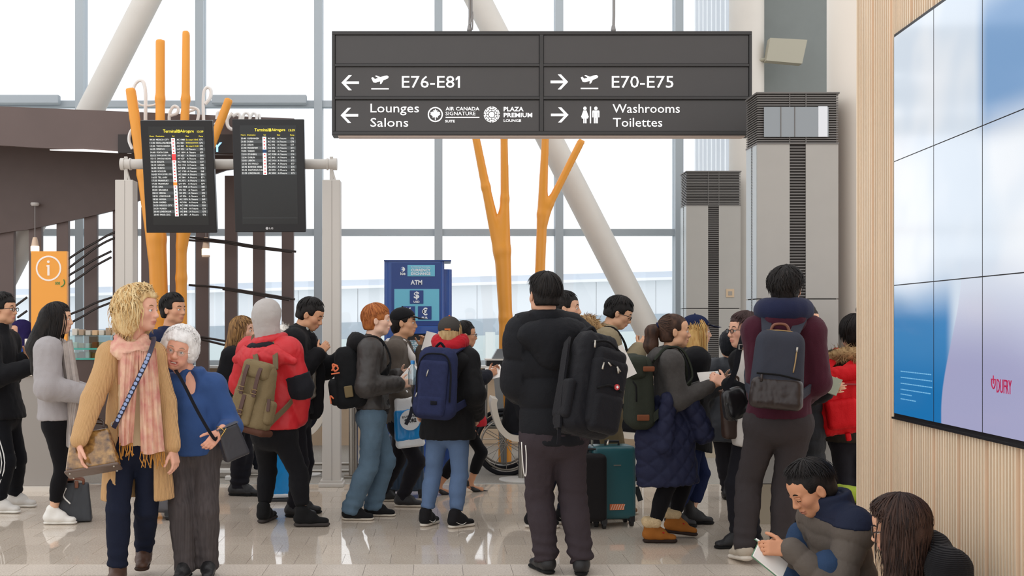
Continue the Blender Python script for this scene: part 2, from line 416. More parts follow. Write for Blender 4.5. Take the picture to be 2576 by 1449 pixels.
st(MB().box((-14, ZF-.3, .97), (5.2, ZF+.12, 1.0)).build('trim_2', mat('sill_white', 'e8e8e4', .5)))
# grey wall on the right of the facade
gw = st(MB().box((PX(1905, 13.4), 13.4, 0), (9, 13.7, 8.2)).build('wall_right', mat('grey_wall', '787e7c', .5, var=.03)))
MB().box((PX(1900, 13.4), 13.36, 0), (PX(1906, 13.4), 13.4, 8.2)).build('edge_strip', alu, gw)
# ---- outside: apron, terminal building, finned wing
st(MB().box((-200, 14.6, -4.2), (200, 300, -4)).build('ground', mat('apron', 'd9dcd8', .9, var=.05, vscale=.05)))
Zb = 60.0
wc = mat('cladding', 'eef2f6', .8); bt = thing('terminal_building', 'long pale airport building with grey cladding panels beyond the windows', 'building', (0, Zb, -4))  # building whites carry the outdoor haze and overexposure in their colour
sl = -.0275*F/F
def bz(y, x): return PZ(y, Zb)
RB = rotz(-.0)
def bpart(name, x0, x1, y0, y1, m, d0=0, d1=6):
    mb = MB(); mb.prism([(PX(x0, Zb), PZ(y1+(1640-x0)*.0275, Zb)), (PX(x1, Zb), PZ(y1+(1640-x1)*.0275, Zb)), (PX(x1, Zb), PZ(y0+(1640-x1)*.0275, Zb)), (PX(x0, Zb), PZ(y0+(1640-x0)*.0275, Zb))], d1-d0, O=(0, Zb+d0, 0)); return mb.build(name, m, bt)
bpart('parapet', -900, 3000, 684, 699, mat('parapet', 'd5dde6', .8), -.3)
bpart('roof_edge', -900, 3000, 699, 706, mat('roof_edge', 'fbfcff', .8), -.6)
xx = -900
while xx < 3000:
    bpart('panel', xx+.5, xx+149.5, 706, 790, wc); xx += 150
bpart('wall', -900, 3000, 700, 1100, mat('panel_joint', 'd3dae1', .8), .3)
bpart('window', -900, 3000, 790, 832, mat('dark_band', 'b4c0ca', .4), -.05)
bpart('lower_glazing', -900, 3000, 832, 905, mat('pale_glazing', 'dbe6e6', .4), -.1)
for x in range(-850, 2900, 260): MB().box((PX(x, Zb)-.25, Zb-1.5, -4), (PX(x, Zb)+.25, Zb-1, PZ(835, Zb)), R=None).build('pier', mat('pier', 'dfe6e4', .8), bt)
for x0, x1 in ((840, 960), (1530, 1700)):
    a, b = P(x0, 930, 40), P(x1, 800, 40)
    if x0 < 900: a, b = P(840, 900, 40), P(940, 790, 40)
fin = thing('finned_wing', 'white building wing with close vertical fins outside the glass', 'building', (4.79, 19, 0))
fm = mat('fin_white', 'f2f4f6', .7)
MB().box((4.85, 17.6, 4.0), (7, 20.4, 14)).build('wall', mat('wing_wall', 'dfe3e8', .8), fin)
MB().box((4.85, 17.6, -4), (7, 20.4, 4.0)).build('base_wall', mat('wing_base', 'f4f6f8', .8), fin)
for i in range(9): MB().box((4.7, 17.7+i*.3, 4.0), (4.85, 17.78+i*.3, 14)).build('fin', fm, fin)

# ---- leaning and upright columns
colw = mat('column_white', 'd8d3cb', .5, var=.02)
def lean(x0, y0, x1, y1, Z, r, label):
    a, b = P(x0, y0, Z), P(x1, y1, Z); a = b+(a-b)*1.35; b = b.copy(); mb = MB(); mb.tube([a, b], r, 40)
    o = tag(mb.build('leaning_column', colw, None, loc=(b[0], Z, 0), ang=.6), label, 'column'); return o
lean(1203, 0, 1789, 1141, 13.0, .15, 'thick white leaning column rising between the two orange steel trees')
lean(370, 0, -215, 1141, 13.0, .15, 'thick white leaning column behind the brown cafe canopy')
tag(MB().lathe((PX(1878, 13.1), 13.1, 0), [(.2, 0), (.2, 9)], 40).build('round_column', colw, None, loc=(PX(1878, 13.1), 13.1, 0), ang=.6), 'slim round white column between the two grey air units', 'column')
tag(MB().lathe((3.50, 8.75, 0), [(.4, 0), (.4, 9)], 48).build('round_column', mat('column_cream', 'efe7db', .5), None, loc=(3.50, 8.75, 0), ang=.6), 'wide round cream column at the end of the slatted wood wall', 'column')

# ---- grey air units
ug = mat('unit_grey', 'aaa7a1', .45, var=.02); ul = mat('unit_side', 'c9d2d6', .4); ud = mat('louver_dark', '33302e', .6); us = mat('louver_slat', '6f6c69', .4)
def unit(x0, x1, Z, top, seam, label, plate):
    w = (x1-x0)*Z/F; X0 = PX(x0, Z); X1 = PX(x1, Z); D = .3; t = thing('air_unit', label, 'air unit', ((X0+X1)/2, Z, 0), 'grey air units')
    H = PZ(top, Z); hz = H-.38
    MB().box((X0+.012, Z+.012, .3), (X1-.012, Z+D, H-.01)).build('body', ud, t)
    MB().box((X0, Z-.01, 0), (X1, Z+D, .30)).build('plinth', mat('plinth_beige', 'b3a793', .6), t)
    c0, c1 = X0+w*.40, X0+w*.60; zs = PZ(seam, Z)
    for a, b in ((X0, c0), (c1, X1)):
        for u, v in ((.305, zs-.004), (zs+.004, hz-.01)): MB().box((a, Z, u), (b, Z+.02, v)).build('panel', ug, t)
    for u, v in ((.305, zs-.004), (zs+.004, hz-.01)):
        MB().box((X0, Z+.022, u), (X0+.01, Z+.13, v)).build('side_panel', ul, t); MB().box((X0, Z+.17, u), (X0+.01, Z+D, v)).build('side_panel', ul, t)
    mb = MB()
    z = .31
    mb2 = MB()
    while z < hz-.02: mb.box((c0, Z+.004, z), (c1, Z+.012, z+.009)); mb2.box((X0+.003, Z+.13, z), (X0+.009, Z+.17, z+.009)); z += .022
    tag(mb.build('louver_strip', us, t), kind='stuff'); tag(mb2.build('side_louver_strip', us, t), kind='stuff')
    mb = MB(); z = hz+.01
    while z < H-.012: mb.box((X0, Z+.002, z), (X1, Z+.014, z+.009)); mb.box((X0, Z+.014, z), (X0+.012, Z+D, z+.009)); z += .018
    tag(mb.build('louver_grille', us, t), kind='stuff')
    for a in (c0, c1): MB().box((a-.003, Z-.002, hz), (a+.003, Z+.01, H-.005)).build('grille_bar', us, t)
    MB().box((X0-.008, Z-.008, H-.012), (X1+.008, Z+D+.005, H)).build('top_trim', us, t); MB().box((X0-.004, Z-.006, hz-.012), (X1+.004, Z+D+.003, hz)).build('trim_band', us, t)
    if plate:
        mb = MB().box((X0+w*.73, Z-.006, PZ(748, Z)), (X0+w*.88, Z, PZ(727, Z)), bev=.002); s = mb.build('wall_plate', mat('plate_tan', 'c9b193', .5), t); MB().box((X0+w*.77, Z-.009, PZ(743, Z)), (X0+w*.84, Z-.006, PZ(733, Z))).build('switch', mat('plate_grey', '9a938a', .5), s)
    else:
        # shiny inspection window in the grille
        a, b = PX(1921, Z), PX(2083, Z); mb = MB().box((a, Z-.012, PZ(345, Z)), (b, Z+.0, PZ(270, Z))); wdw = mb.build('grille_window', mat('grille_glass', '8c9194', .12, .4), t)
        for x in (1963, 1998): MB().box((PX(x, Z)-.003, Z-.016, PZ(345, Z)), (PX(x, Z)+.003, Z-.012, PZ(270, Z))).build('glazing_bar', us, wdw)
        MB().box((PX(2057, Z), Z-.015, PZ(345, Z)), (PX(2080, Z), Z-.012, PZ(268, Z))).build('screen_reflection', mat('screen_reflection', 'e4e9ef', .15), wdw)  # pale panel paints a reflected screen into the grille window
    return t
unit(1905, 2109, 8.4, 232, 752, 'tall grey air unit with a glazed louvred head beside the wide cream column', 0)
unit(1727, 1863, 12.6, 430, 776, 'tall grey air unit with a small tan switch plate near the window', 1)
fl = thing('flood_light', 'square cream flood light on a bracket high on the grey wall', 'light', (*P(1985, 128, 12.9)[:2], P(1985, 128, 12.9)[2]))
lm = mat('lamp_cream', 'aca897', .5)
c = P(1985, 128, 12.9); polypx(MB(), [(1938, 95), (2031, 100), (2018, 160), (1928, 152)], 12.85, .12).build('lamp_head', lm, fl)
MB().tube([P(1893, 152, 12.95), P(1935, 150, 12.95)], .022, 10).build('bracket', lm, fl)

# ---- hanging direction sign (depth 9.33 m)
ZS = 9.33; sf = mat('sign_frame', '3c3b3b', .45, .2); sp = mat('sign_panel', '4a4848', .55, var=.02); wh = mat('sign_white', 'ffffff', .5, emit=.55)
sg = thing('direction_sign', 'long dark hanging sign with white gate lounge and washroom directions', 'sign', (PX(1363, ZS), ZS, PZ(340, ZS)))
MB().box((PX(843, ZS), ZS+.02, PZ(333, ZS)), (PX(1884, ZS), ZS+.15, PZ(86, ZS))).build('box', sf, sg)
def fr(x0, y0, x1, y1, th=.0): return MB().box((PX(x0, ZS), ZS-.012, PZ(y1, ZS)), (PX(x1, ZS), ZS+.16, PZ(y0, ZS)), bev=.004).build('frame_rail', sf, sg)
fr(835, 79, 1891, 88); fr(835, 331, 1891, 340); fr(835, 88, 843, 331); fr(1884, 88, 1891, 331); fr(1357, 88, 1367, 331)
for a, b in ((843, 1357), (1367, 1884)): fr(a, 161, b, 168); fr(a, 243, b, 251)
for a, b in ((843, 1357), (1367, 1884)):
    for u, v in ((88, 161), (168, 243), (251, 331)): MB().box((PX(a, ZS)+.004, ZS, PZ(v, ZS)+.004), (PX(b, ZS)-.004, ZS+.02, PZ(u, ZS)-.004)).build('panel', sp, sg)
MB().box((PX(850, ZS), ZS+.02, PZ(343, ZS)), (PX(1876, ZS), ZS+.13, PZ(340, ZS))).build('light_strip', mat('sign_underside', 'f0dcd0', .5), sg)
Zt = ZS-.003
for it in [('E76-E8', 1011, 191, 1143, 221, .0), ('E70-E75', 1539, 191, 1694, 221, .0), ('Lounges', 932, 261, 1054, 290, .0), ('Salons', 932, 297, 1027, 319, .0), ('Washrooms', 1541, 262, 1710, 284, .0), ('Toilettes', 1542, 297, 1666, 319, .0),
           ('AIR CANADA', 1121, 269, 1206, 278, .01), ('SIGNATURE', 1121, 281, 1196, 290, .0), ('SUITE', 1120, 302, 1144, 308, .015), ('PLAZA', 1267, 269, 1317, 280, .02), ('PREMIUM', 1267, 284, 1339, 295, .02), ('LOUNGE', 1267, 300, 1311, 307, .015)]: fitpx('lettering', [it], wh, sg, Zt)
polypx(MB(), [(1152, 191.5), (1157, 191.5), (1157, 221), (1152, 221), (1152, 198.5), (1146.5, 202.5), (1146.5, 197.5)], Zt, .002).build('lettering', wh, sg)
def arrow(cx, cy, s):
    mb = MB(); k = 7.5
    polypx(mb, [(cx-s*22, cy-3.2), (cx+s*14, cy-3.2), (cx+s*14, cy+3.2), (cx-s*22, cy+3.2)], Zt, .002)
    for q in (-1, 1): polypx(mb, [(cx+s*22, cy), (cx+s*(22-k*2.4), cy+q*19), (cx+s*(22-k*2.4-8), cy+q*19), (cx+s*14, cy)], Zt, .002)
    mb.build('arrow', wh, sg)
arrow(881, 208, -1); arrow(879, 290, -1); arrow(1407, 206, 1); arrow(1408, 289, 1)
def plane_icon(x, y):
    mb = MB(); polypx(mb, [(x+1, y+6), (x+5, y+4), (x+10, y+9), (x+33, y+1), (x+41, y+0), (x+45, y+3), (x+43, y+7), (x+34, y+11), (x+12, y+18), (x+6, y+17)], Zt, .002)
    polypx(mb, [(x+10, y+1), (x+14, y+0), (x+31, y+7), (x+24, y+9)], Zt-.001, .002); polypx(mb, [(x+24, y+12), (x+33, y+9), (x+27, y+20), (x+23, y+22)], Zt-.001, .002); polypx(mb, [(x+1, y+32), (x+45, y+32), (x+45, y+35), (x+1, y+35)], Zt, .002); mb.build('aircraft_icon', wh, sg)
plane_icon(933, 190); plane_icon(1460, 189)
mb = MB(); ring(mb, (1095, 288), 16, 19, Zt, .002)
leaf = [(0, 15), (2.2, 10), (5.5, 12), (4.5, 5), (8, 8.5), (9, 6), (13, 6.5), (11.5, 2.5), (13.5, 1), (6.5, -5), (7.5, -8), (1, -7), (1, -15), (-1, -15), (-1, -7), (-7.5, -8), (-6.5, -5), (-13.5, 1), (-11.5, 2.5), (-13, 6.5), (-9, 6), (-8, 8.5), (-4.5, 5), (-5.5, 12), (-2.2, 10)]
polypx(mb, [(1095+x*.95, 288-y*.95) for x, y in leaf], Zt, .002); polypx(mb, [(1121, 294), (1206, 294), (1206, 296.5), (1121, 296.5)], Zt, .002); mb.build('leaf_emblem', wh, sg)
mb = MB(); ring(mb, (1237, 288), 0.1, 7, Zt, .002, 16)
for i in range(8):
    a = i*math.pi/4+.39; ring(mb, (1237, 288), 9, 12.5, Zt, .002, 4, a-.3, a+.3); a += .39; ring(mb, (1237, 288), 14, 17, Zt, .002, 4, a-.33, a+.33); a += .39; ring(mb, (1237, 288), 18, 20, Zt, .002, 4, a-.32, a+.32)
mb.build('rosette_emblem', wh, sg)
mb = MB()
for cx, fem in ((1471.5, 1), (1499, 0)):
    ring(mb, (cx, 272.5), .1, 4.3, Zt, .002, 14)
    if fem: polypx(mb, [(cx-4, 278), (cx+4, 278), (cx+9.5, 294), (cx+6.5, 295), (cx+4, 288), (cx+8, 298), (cx+4, 298), (cx+4, 310), (cx+.6, 310), (cx+.6, 298), (cx-.6, 298), (cx-.6, 310), (cx-4, 310), (cx-4, 298), (cx-8, 298), (cx-4, 288), (cx-6.5, 295), (cx-9.5, 294)], Zt, .002)
    else: polypx(mb, [(cx-8, 278), (cx+8, 278), (cx+9, 281), (cx+9, 295), (cx+6.3, 295), (cx+6.3, 283), (cx+5, 283), (cx+5, 310), (cx+.7, 310), (cx+.7, 296), (cx-.7, 296), (cx-.7, 310), (cx-5, 310), (cx-5, 283), (cx-6.3, 283), (cx-6.3, 295), (cx-9, 295), (cx-9, 281)], Zt, .002)
polypx(mb, [(1484, 268), (1487, 268), (1487, 310), (1484, 310)], Zt, .002); mb.build('washroom_icon', wh, sg)
cab = mat('cable_steel', '8d8a88', .4, .5)
for x, b in ((1181, 1), (1543, 0)):
    MB().tube([P(x, 80, ZS+.08), P(x+1, 40, ZS+.08), P(x+2, -900, ZS+.08)], .012, 8).build('hanger_rod', cab, sg)
    if b: MB().tube([P(x+1, 62, ZS+.07), P(x+8, 30, ZS+.07), P(x+6, 0, ZS+.07), P(x+2, -900, ZS+.07)], .007, 6, sm=5).build('cable', cab, sg)
    MB().lathe(P(x, 82, ZS+.08), [(.016, 0), (.022, .02), (.014, .06)], 12).build('hanger_foot', cab, sg)

# ---- flight information stand: two posts, beam, two monitors
ZP = 10.4; pm = mat('post_white', 'd5cfc7', .45); stand = thing('display_stand', 'white two-post stand with a round beam carrying the flight screens', 'stand', (PX(576, ZP), ZP, 0))
for cx in (318, 835):
    X = PX(cx, ZP); po = MB().box((X-.083, ZP-.083, .02), (X+.083, ZP+.083, PZ(455, ZP)), bev=.006).build('post', pm, stand)
    MB().box((X+.004, ZP-.0845, .03), (X+.009, ZP-.082, PZ(457, ZP))).build('seam', mat('seam', 'a7a19a', .5), po)
    b = MB().box((X-.115, ZP-.115, 0), (X+.115, ZP+.115, .035), bev=.006); b.box((X-.1, ZP-.1, .035), (X+.1, ZP+.1, .06)); b.build('base_plate', pm, stand)
    MB().box((X-.02, ZP-.01, PZ(455, ZP)), (X+.012, ZP+.01, PZ(394, ZP)), bev=.003).build('bracket_plate', pm, stand)
    MB().tube([(X+.03, ZP, PZ(455, ZP)), (X+.0, ZP, PZ(428, ZP))], .012, 8).build('brace', pm, stand)
bmz = PZ(413, ZP)
MB().tube([(PX(312, ZP), ZP, bmz), (PX(840, ZP), ZP, bmz)], .047, 24).build('beam', pm, stand, ang=.6)
for a, b in ((304, 313), (838, 848), (326, 330), (822, 826)): MB().tube([(PX(a, ZP), ZP, bmz), (PX(b, ZP), ZP, bmz)], .056, 24).build('flange', pm, stand, ang=.6)
bez = mat('monitor_black', '17171a', .35); scr = mat('screen_dark', '1c1e1f', .25, emit=.35); rowa = mat('row_dark', '26292a', .3, emit=.5); rowb = mat('row_grey', '44484a', .3, emit=.5)
tw = mat('screen_white', 'e2e4e2', .4, emit=.75); ty = mat('screen_yellow', 'e6d23c', .4, emit=.85); tr = mat('screen_red', 'e0393c', .4, emit=.8); tb = mat('screen_blue', '16385c', .4, emit=.7); to = mat('screen_orange', 'e8802f', .4, emit=.8)
dests1 = 'MEXICO CITY,SEOUL-INCHEON,TOKYO-HANEDA,BEIJING,PUNTA CANA,SAN JOSE. CR,SAN SALVADOR,BOGOTA,CANCUN,ZURICH,HOLGUIN,SAN JOSE. CR,TEL AVIV,FRANKFURT,FRANKFURT,LIMA,BRUSSELS,VIENNA,LONDON-LHR,HAVANA,MADRID,MEXICO CITY,MUNICH,LONDON-LHR,PARIS-CDG'.split(',')
fl1 = 'AC 1980,AC 061,AC 005,AC 031,AC 1694,AV 627,AV 627,AC 1944,AC 1912,AC 878,AC 1760,AC 1800,AC 084,AC 872,LH 471,AC 1948,SN 552,OS 072,AC 856,AC 1876,AC 836,AC 1982,AC 846,AC 848,AC 880'.split(',')
t1 = '09:30,11:30,13:20,14:25,14:40,15:15,15:15,16:10,16:10,16:35,16:40,16:45,16:55,17:35,17:50,17:55,18:00,18:10,18:35,18:55,20:00,20:20,20:30,20:40,20:40'.split(',')
g1 = 'E72,E75,E73,E72,E79,E81,E81,E77,E80,E78,E68,E81,E71,E76,E79,E80,E77,E70,E72,E69,E73,E81,E74,E75,E76'.split(',')
dests2 = 'COPENHAGEN,DUBAI,DELHI,FRANKFURT,WARSAW,ISTANBUL,DUBLIN,LISBON,SAO PAULO,BUENOS AIRES,SANTIAGO,CHILE,LONDON-LHR'.replace('SANTIAGO,CHILE', 'SANTIAGO.CHILE').split(',')
fl2 = 'AC 882,AC 056,AC 042,AC 876,LO 046,AC 9300,AC 842,AC 1916,AC 090,AC 092,AC 092,AC 858'.split(','); t2 = '20:40,21:05,21:25,21:40,22:05,22:10,22:30,22:55,23:25,23:45,23:45,23:55'.split(','); g2 = 'E72,E78,E77,E71,E79,E74,E78,E72,E77,E75,E75,E75'.split(',')
def monitor(cx, cy, tilt, dests, fls, ts, gs, label, logo, stat):
    w, h = .655, 1.03; up = np.array((0, -math.sin(tilt), math.cos(tilt))); out = np.array((0, -math.cos(tilt), -math.sin(tilt))); R = np.stack([(1, 0, 0), up, out], 1).astype(float)
    c = P(cx, cy, ZP-.16); t = thing('flight_monitor', label, 'monitor', tuple(c), 'flight information monitors')
    def bx(x0, y0, z0, x1, y1, z1, name, m, par=None, bev=0): return MB().box((x0, y0, z0), (x1, y1, z1), R=R, c=c, bev=bev).build(name, m, par or t)
    bx(-w/2, -h/2, -.07, w/2, h/2, 0, 'housing', bez, bev=.006); S = bx(-w/2+.07, -h/2+.075, 0, w/2-.07, h/2-.055, .002, 'screen', scr)
    MB().box((-.12, -.12, -.16), (.12, .12, -.07), R=R, c=c).build('mount', bez, t)
    l, r, tp = -w/2+.075, w/2-.075, h/2-.06; z = .003
    def T(items, m, name='lettering', par=S): return fit_text(name, items, m, par, R, c+out*z, .001)
    [T([q], ty) for q in (('Terminal', l+.13, tp-.05, l+.255, tp-.022, .01), ('Aérogare', l+.285, tp-.056, l+.41, tp-.022, .01), ('13:39', r-.065, tp-.05, r-.008, tp-.03, .01))]
    bx(l+.26, tp-.05, .002, l+.281, tp-.024, .0035, 'terminal_number', ty, S); bx(l+.2685, tp-.046, .0035, l+.2725, tp-.028, .0042, 'terminal_digit', bez, S)
    cols = [l+.004, l+.062, l+.2, l+.25, l+.335, l+.455]
    [T([q], ty) for q in (('Heure', cols[0], tp-.088, cols[0]+.042, tp-.075), ('Destination', cols[1], tp-.088, cols[1]+.075, tp-.075), ('Vol', cols[2]+.01, tp-.088, cols[2]+.03, tp-.075), ('Etat', cols[4], tp-.088, cols[4]+.028, tp-.075), ('Porte', cols[5], tp-.09, cols[5]+.036, tp-.075))]
    rh = .0286; y = tp-.1
    for i, d in enumerate(dests):
        y1 = y-i*rh; ro = bx(l, y1-rh+.002, .002, r, y1, .0026, 'flight_row', rowb if i % 2 else rowa)
        a, b = y1-rh+.008, y1-.006
        [T([q], tw, 'row_text', ro) for q in ((ts[i], cols[0], a, cols[0]+.046, b), (d, cols[1], a, cols[1]+.0105*len(d), b), (fls[i], cols[3], a, cols[3]+.0105*len(fls[i]), b), (gs[i], cols[5]+.004, a, cols[5]+.032, b))]
        s = stat.get(i, 'A lheure'.replace('lh', "l'h")); T([(s, cols[4], a, cols[4]+min(.0092*len(s), .112), b)], ty if i in stat else tw, 'row_text', ro)
    n = len(dests); bx(cols[2], y-n*rh, .003, cols[2]+.034, y+.002, .0036, 'airline_strip', tw, S)
    for i in range(n):
        m_ = tr; big = (i in (5, 6)) and n > 20
        if fls[i].startswith('LH'): m_ = to; big = 1
        if fls[i].startswith('LO'): m_ = tb; big = 1
        if fls[i][:2] in ('SN', 'OS'): m_ = rowb
        y1 = y-i*rh; q = (0, .034, .0, rh) if big else (.01, .024, .009, rh-.009)
        bx(cols[2]+q[0], y1-q[3], .0036, cols[2]+q[1], y1-q[2], .0042, 'airline_logo', m_, S)
    if logo:
        MB().lathe(c+R@np.array((-.03, -h/2+.035, 0)), [(.013, 0), (.013, .003)], 16, R=R).build('logo_disc', mat('logo_silver', 'c9c9cb', .3, .5), t); T([('LG', -.01, -h/2+.026, .027, -h/2+.044, .03)], mat('logo_silver'), par=t)
        bx(l, -h/2+.13, .002, r, -h/2+.132, .003, 'divider_line', rowb, S)
    return t
monitor(450, 446, .22, dests1, fl1, t1, g1, 'portrait flight monitor filled to the bottom with departure rows', 0, {0: 'En retard 10:45', 1: 'Embarquement', 2: 'En retard 14:30'})
monitor(677, 443, .16, dests2, fl2, t2, g2, 'portrait flight monitor with half its rows empty and a logo below', 1, {})

# ---- orange steel trees
orm = mat('orange_steel', 'f2a23a', .38, var=.04, vscale=2)
def stree(Z, segs, label):
    pts = np.array([P(x, y, Z) for s in segs for x, y, w in s]); lo = pts.min(0)-.2; hi = pts.max(0)+.2; lo[2] = -.05
    def fn(V):
        for s in segs:
            q = [(P(x, y, Z), w*Z/F/2) for x, y, w in s]
            for (a, ra), (b, rb) in zip(q, q[1:]): V.cap(a, b, ra, rb, .03)
        V.plane((0, 0, 0), (0, 0, -1), 0)
        for s in segs:
            a = P(*s[-1][:2], Z); d = nrm(a-P(*s[-2][:2], Z)); sel = s[-1][2]*Z/F*.7
            V.box(a+d*(sel+.001), (sel, sel, sel), frame(d), .001, 0, 's')
    c = pts[:, 0].mean()
    return tag(sdf('steel_tree', lo, hi, .024, fn, orm, None, loc=(c, Z, 0)), label, 'sculpture', 'orange steel trees')
stree(11.5, [[(405, 1190, 46), (402, 800, 44), (395, 600, 46), (402, 430, 26), (403, 250, 24), (403, 100, 24)], [(393, 640, 40), (360, 440, 30), (328, 222, 26)],
             [(458, 1190, 34), (456, 700, 28), (457, 500, 26), (467, 250, 22), (468, 79, 20)], [(458, 620, 26), (510, 420, 24), (577, 248, 22)]], 'orange branching steel tree behind the flight monitors')
stree(12.0, [[(1270, 1168, 34), (1272, 800, 34), (1264, 630, 42), (1270, 500, 22), (1268, 340, 19), (1268, 200, 19)], [(1258, 640, 32), (1222, 470, 23), (1194, 330, 20), (1180, 220, 20)],
             [(1354, 1168, 28), (1358, 700, 26), (1364, 540, 26), (1372, 340, 18), (1374, 210, 18)], [(1366, 560, 24), (1382, 515, 20), (1464, 352, 19)]], 'orange branching steel tree under the hanging direction sign')
# ---- brown cafe: canopy, slatted screen, script sign, lamps
brn = mat('cafe_brown', '665652', .5, var=.05, vscale=3); brd = mat('cafe_brown_dark', '5c4d49', .55, var=.05)  # darker copy of the brown puts canopy shade into soffit and header
cafe = thing('cafe_canopy', 'dark brown cafe canopy with a slatted screen of upright boards', 'canopy', (PX(350, 12.3), 12.3, 0))
Zc, Zh = 11.8, 12.6
mb = MB(); polypx(mb, [(-420, 250), (740, 298), (740, 392), (330, 384), (100, 372), (-420, 340)], Zc, .06); mb.build('fascia', brn, cafe)
mb = MB(); a = [P(x, y, Zc+.06) for x, y in ((-420, 345), (330, 386), (740, 392))]; b = [P(x, y, Zh) for x, y in ((-420, 330), (330, 380), (740, 385))]
mb.add(a+b+[q+np.array((0, 0, .05)) for q in a+b], [(0, 1, 4, 3), (1, 2, 5, 4), (6, 9, 10, 7), (7, 10, 11, 8), (0, 6, 7, 1), (1, 7, 8, 2), (3, 4, 10, 9), (4, 5, 11, 10), (0, 3, 9, 6), (2, 8, 11, 5)]); mb.build('soffit', brd, cafe)
mb = MB(); polypx(mb, [(-420, 330), (740, 380), (740, 402), (568, 428), (345, 506), (280, 531), (205, 549), (138, 563), (68, 578), (30, 582), (-420, 660)], Zh, .05); mb.build('header_board', brd, cafe)
for a, b in ((-330, -230), (-140, -60), (-60, 30), (68, 100), (138, 168), (208, 240), (280, 340), (352, 372), (424, 444), (490, 522), (563, 594), (634, 664), (707, 737)):
    MB().box((PX(a, Zh), Zh+.05, 0), (PX(b, Zh), Zh+.12, PZ(440 if a > 400 else 520, Zh) if a > 300 else PZ(560 if a > 100 else 620, Zh)+.3), bev=.004).build('upright_board', brn, cafe)
MB().box((PX(300, Zc), Zc-.05, PZ(386, Zc)), (PX(720, Zc), Zc, PZ(340, Zc))).build('sign_box', mat('sign_box_dark', '2e2726', .5), cafe)
mb = MB(); polypx(mb, [(125, 376), (210, 375), (330, 383), (330, 386), (210, 381), (125, 378)], Zc-.012, .012); mb.build('light_slot', mat('light_slot', 'f5f2ee', .4, emit=.9), cafe)
def rail(pts, Z=12.5, r=.013): return MB().tube([P(x, y, Z) for x, y in pts], r, 8, sm=4).build('rail', mat('rail_dark', '3a3331', .4, .3), cafe)
for q in ([(168, 654), (208, 628), (240, 610), (280, 588), (342, 566)], [(168, 678), (208, 648), (240, 624), (280, 602), (342, 582)], [(168, 696), (208, 672), (240, 652), (280, 632)], [(168, 719), (208, 692), (240, 669), (280, 647)],
          [(178, 790), (208, 778), (240, 762), (282, 748)], [(178, 812), (208, 796), (240, 777), (282, 760)], [(34, 773), (68, 748)], [(44, 799), (68, 782)],
          [(474, 597), (560, 606), (640, 619), (745, 633)], [(474, 604), (560, 610), (640, 623), (735, 634)], [(475, 717), (560, 724), (640, 736), (742, 753)], [(560, 727), (640, 740), (728, 755)], [(490, 845), (560, 857), (570, 860)], [(500, 852), (565, 868)]): rail(q)
# script sign on the canopy
wl = mat('letter_white', 'f3f3f1', .5); ld = mat('letter_side', '4a4d50', .5)
scs = thing('script_sign', 'white script lettering standing on the brown cafe canopy', 'sign', tuple(P(480, 300, 11.7)))
def stroke(pts, r=4.0): return MB().tube([P(x, y, 11.7) for x, y in pts], r*11.7/F, 8, sm=6, flat=1).build('script_letter', wl, scs)
stroke([(338, 245), (336, 220), (347, 204), (360, 206), (366, 235), (366, 300), (367, 330)], 4.6); stroke([(340, 250), (352, 263), (375, 266), (395, 262)], 3)
stroke([(425, 292), (445, 285), (448, 272), (437, 268), (427, 285), (427, 310), (438, 325)], 4); stroke([(470, 270), (490, 272), (500, 282), (495, 310), (485, 330)], 4); stroke([(462, 300), (475, 282), (490, 276)], 3)
stroke([(516, 262), (529, 245), (530, 225), (519, 221), (512, 240), (512, 300), (515, 330)], 4.4); stroke([(545, 300), (548, 284), (560, 283), (562, 300), (552, 318), (540, 310)], 4)
stroke([(585, 292), (600, 286), (604, 300), (592, 325), (575, 320), (572, 300), (585, 284)], 4.4); stroke([(610, 330), (612, 292), (620, 284), (628, 292), (627, 315)], 3.6); stroke([(628, 300), (636, 285), (645, 290), (645, 315)], 3.6); stroke([(645, 298), (652, 288), (655, 310)], 3)
stroke([(338, 318), (327, 335), (325, 355), (333, 375)], 4)
fit_text('lettering', [('BAKERY', PX(430, 11.7), PZ(381, 11.7), PX(557, 11.7), PZ(357, 11.7), .02)], mat('letter_lit', '9fd4ff', .5, emit=1.0), scs, R_CAM, (0, 11.735, 0))
def pendant(x, ycap, ytop, ybot, Z, label):
    p = P(x, ybot, Z); t = thing('pendant_lamp', label, 'lamp', tuple(p), 'cone pendant lamps'); k = Z/F
    MB().tube([P(x, ycap, Z), P(x, ytop, Z)], .006, 8).build('cord', mat('cord_grey', '8d8785', .4), t)
    MB().lathe(P(x, ycap+8, Z), [(8*k, 0), (11*k, 4*k), (10*k, 8*k)], 16).build('ceiling_cap', mat('cap_grey', 'cfcac6', .4), t)
    MB().lathe(p, [(10*k, 0), (10*k, (ybot-ytop)*.3*k), (7*k, (ybot-ytop)*.8*k), (5*k, (ybot-ytop)*k)], 20).build('shade', mat('lamp_shade', 'f5d8bd', .4), t)
    MB().lathe(p+np.array((0, 0, 3*k)), [(8*k, 0), (10.4*k, 2*k), (10.4*k, (ybot-ytop)*.35*k), (8*k, (ybot-ytop)*.4*k)], 20).build('bulb_glow', mat('bulb_glow', 'ffe6c4', .4, emit=1.6), t)
pendant(88, 510, 597, 637, 12.54, 'glowing cone pendant lamp above the orange information panel'); pendant(518, 432, 597, 647, 12.54, 'glowing cone pendant lamp hanging before the upright brown boards')

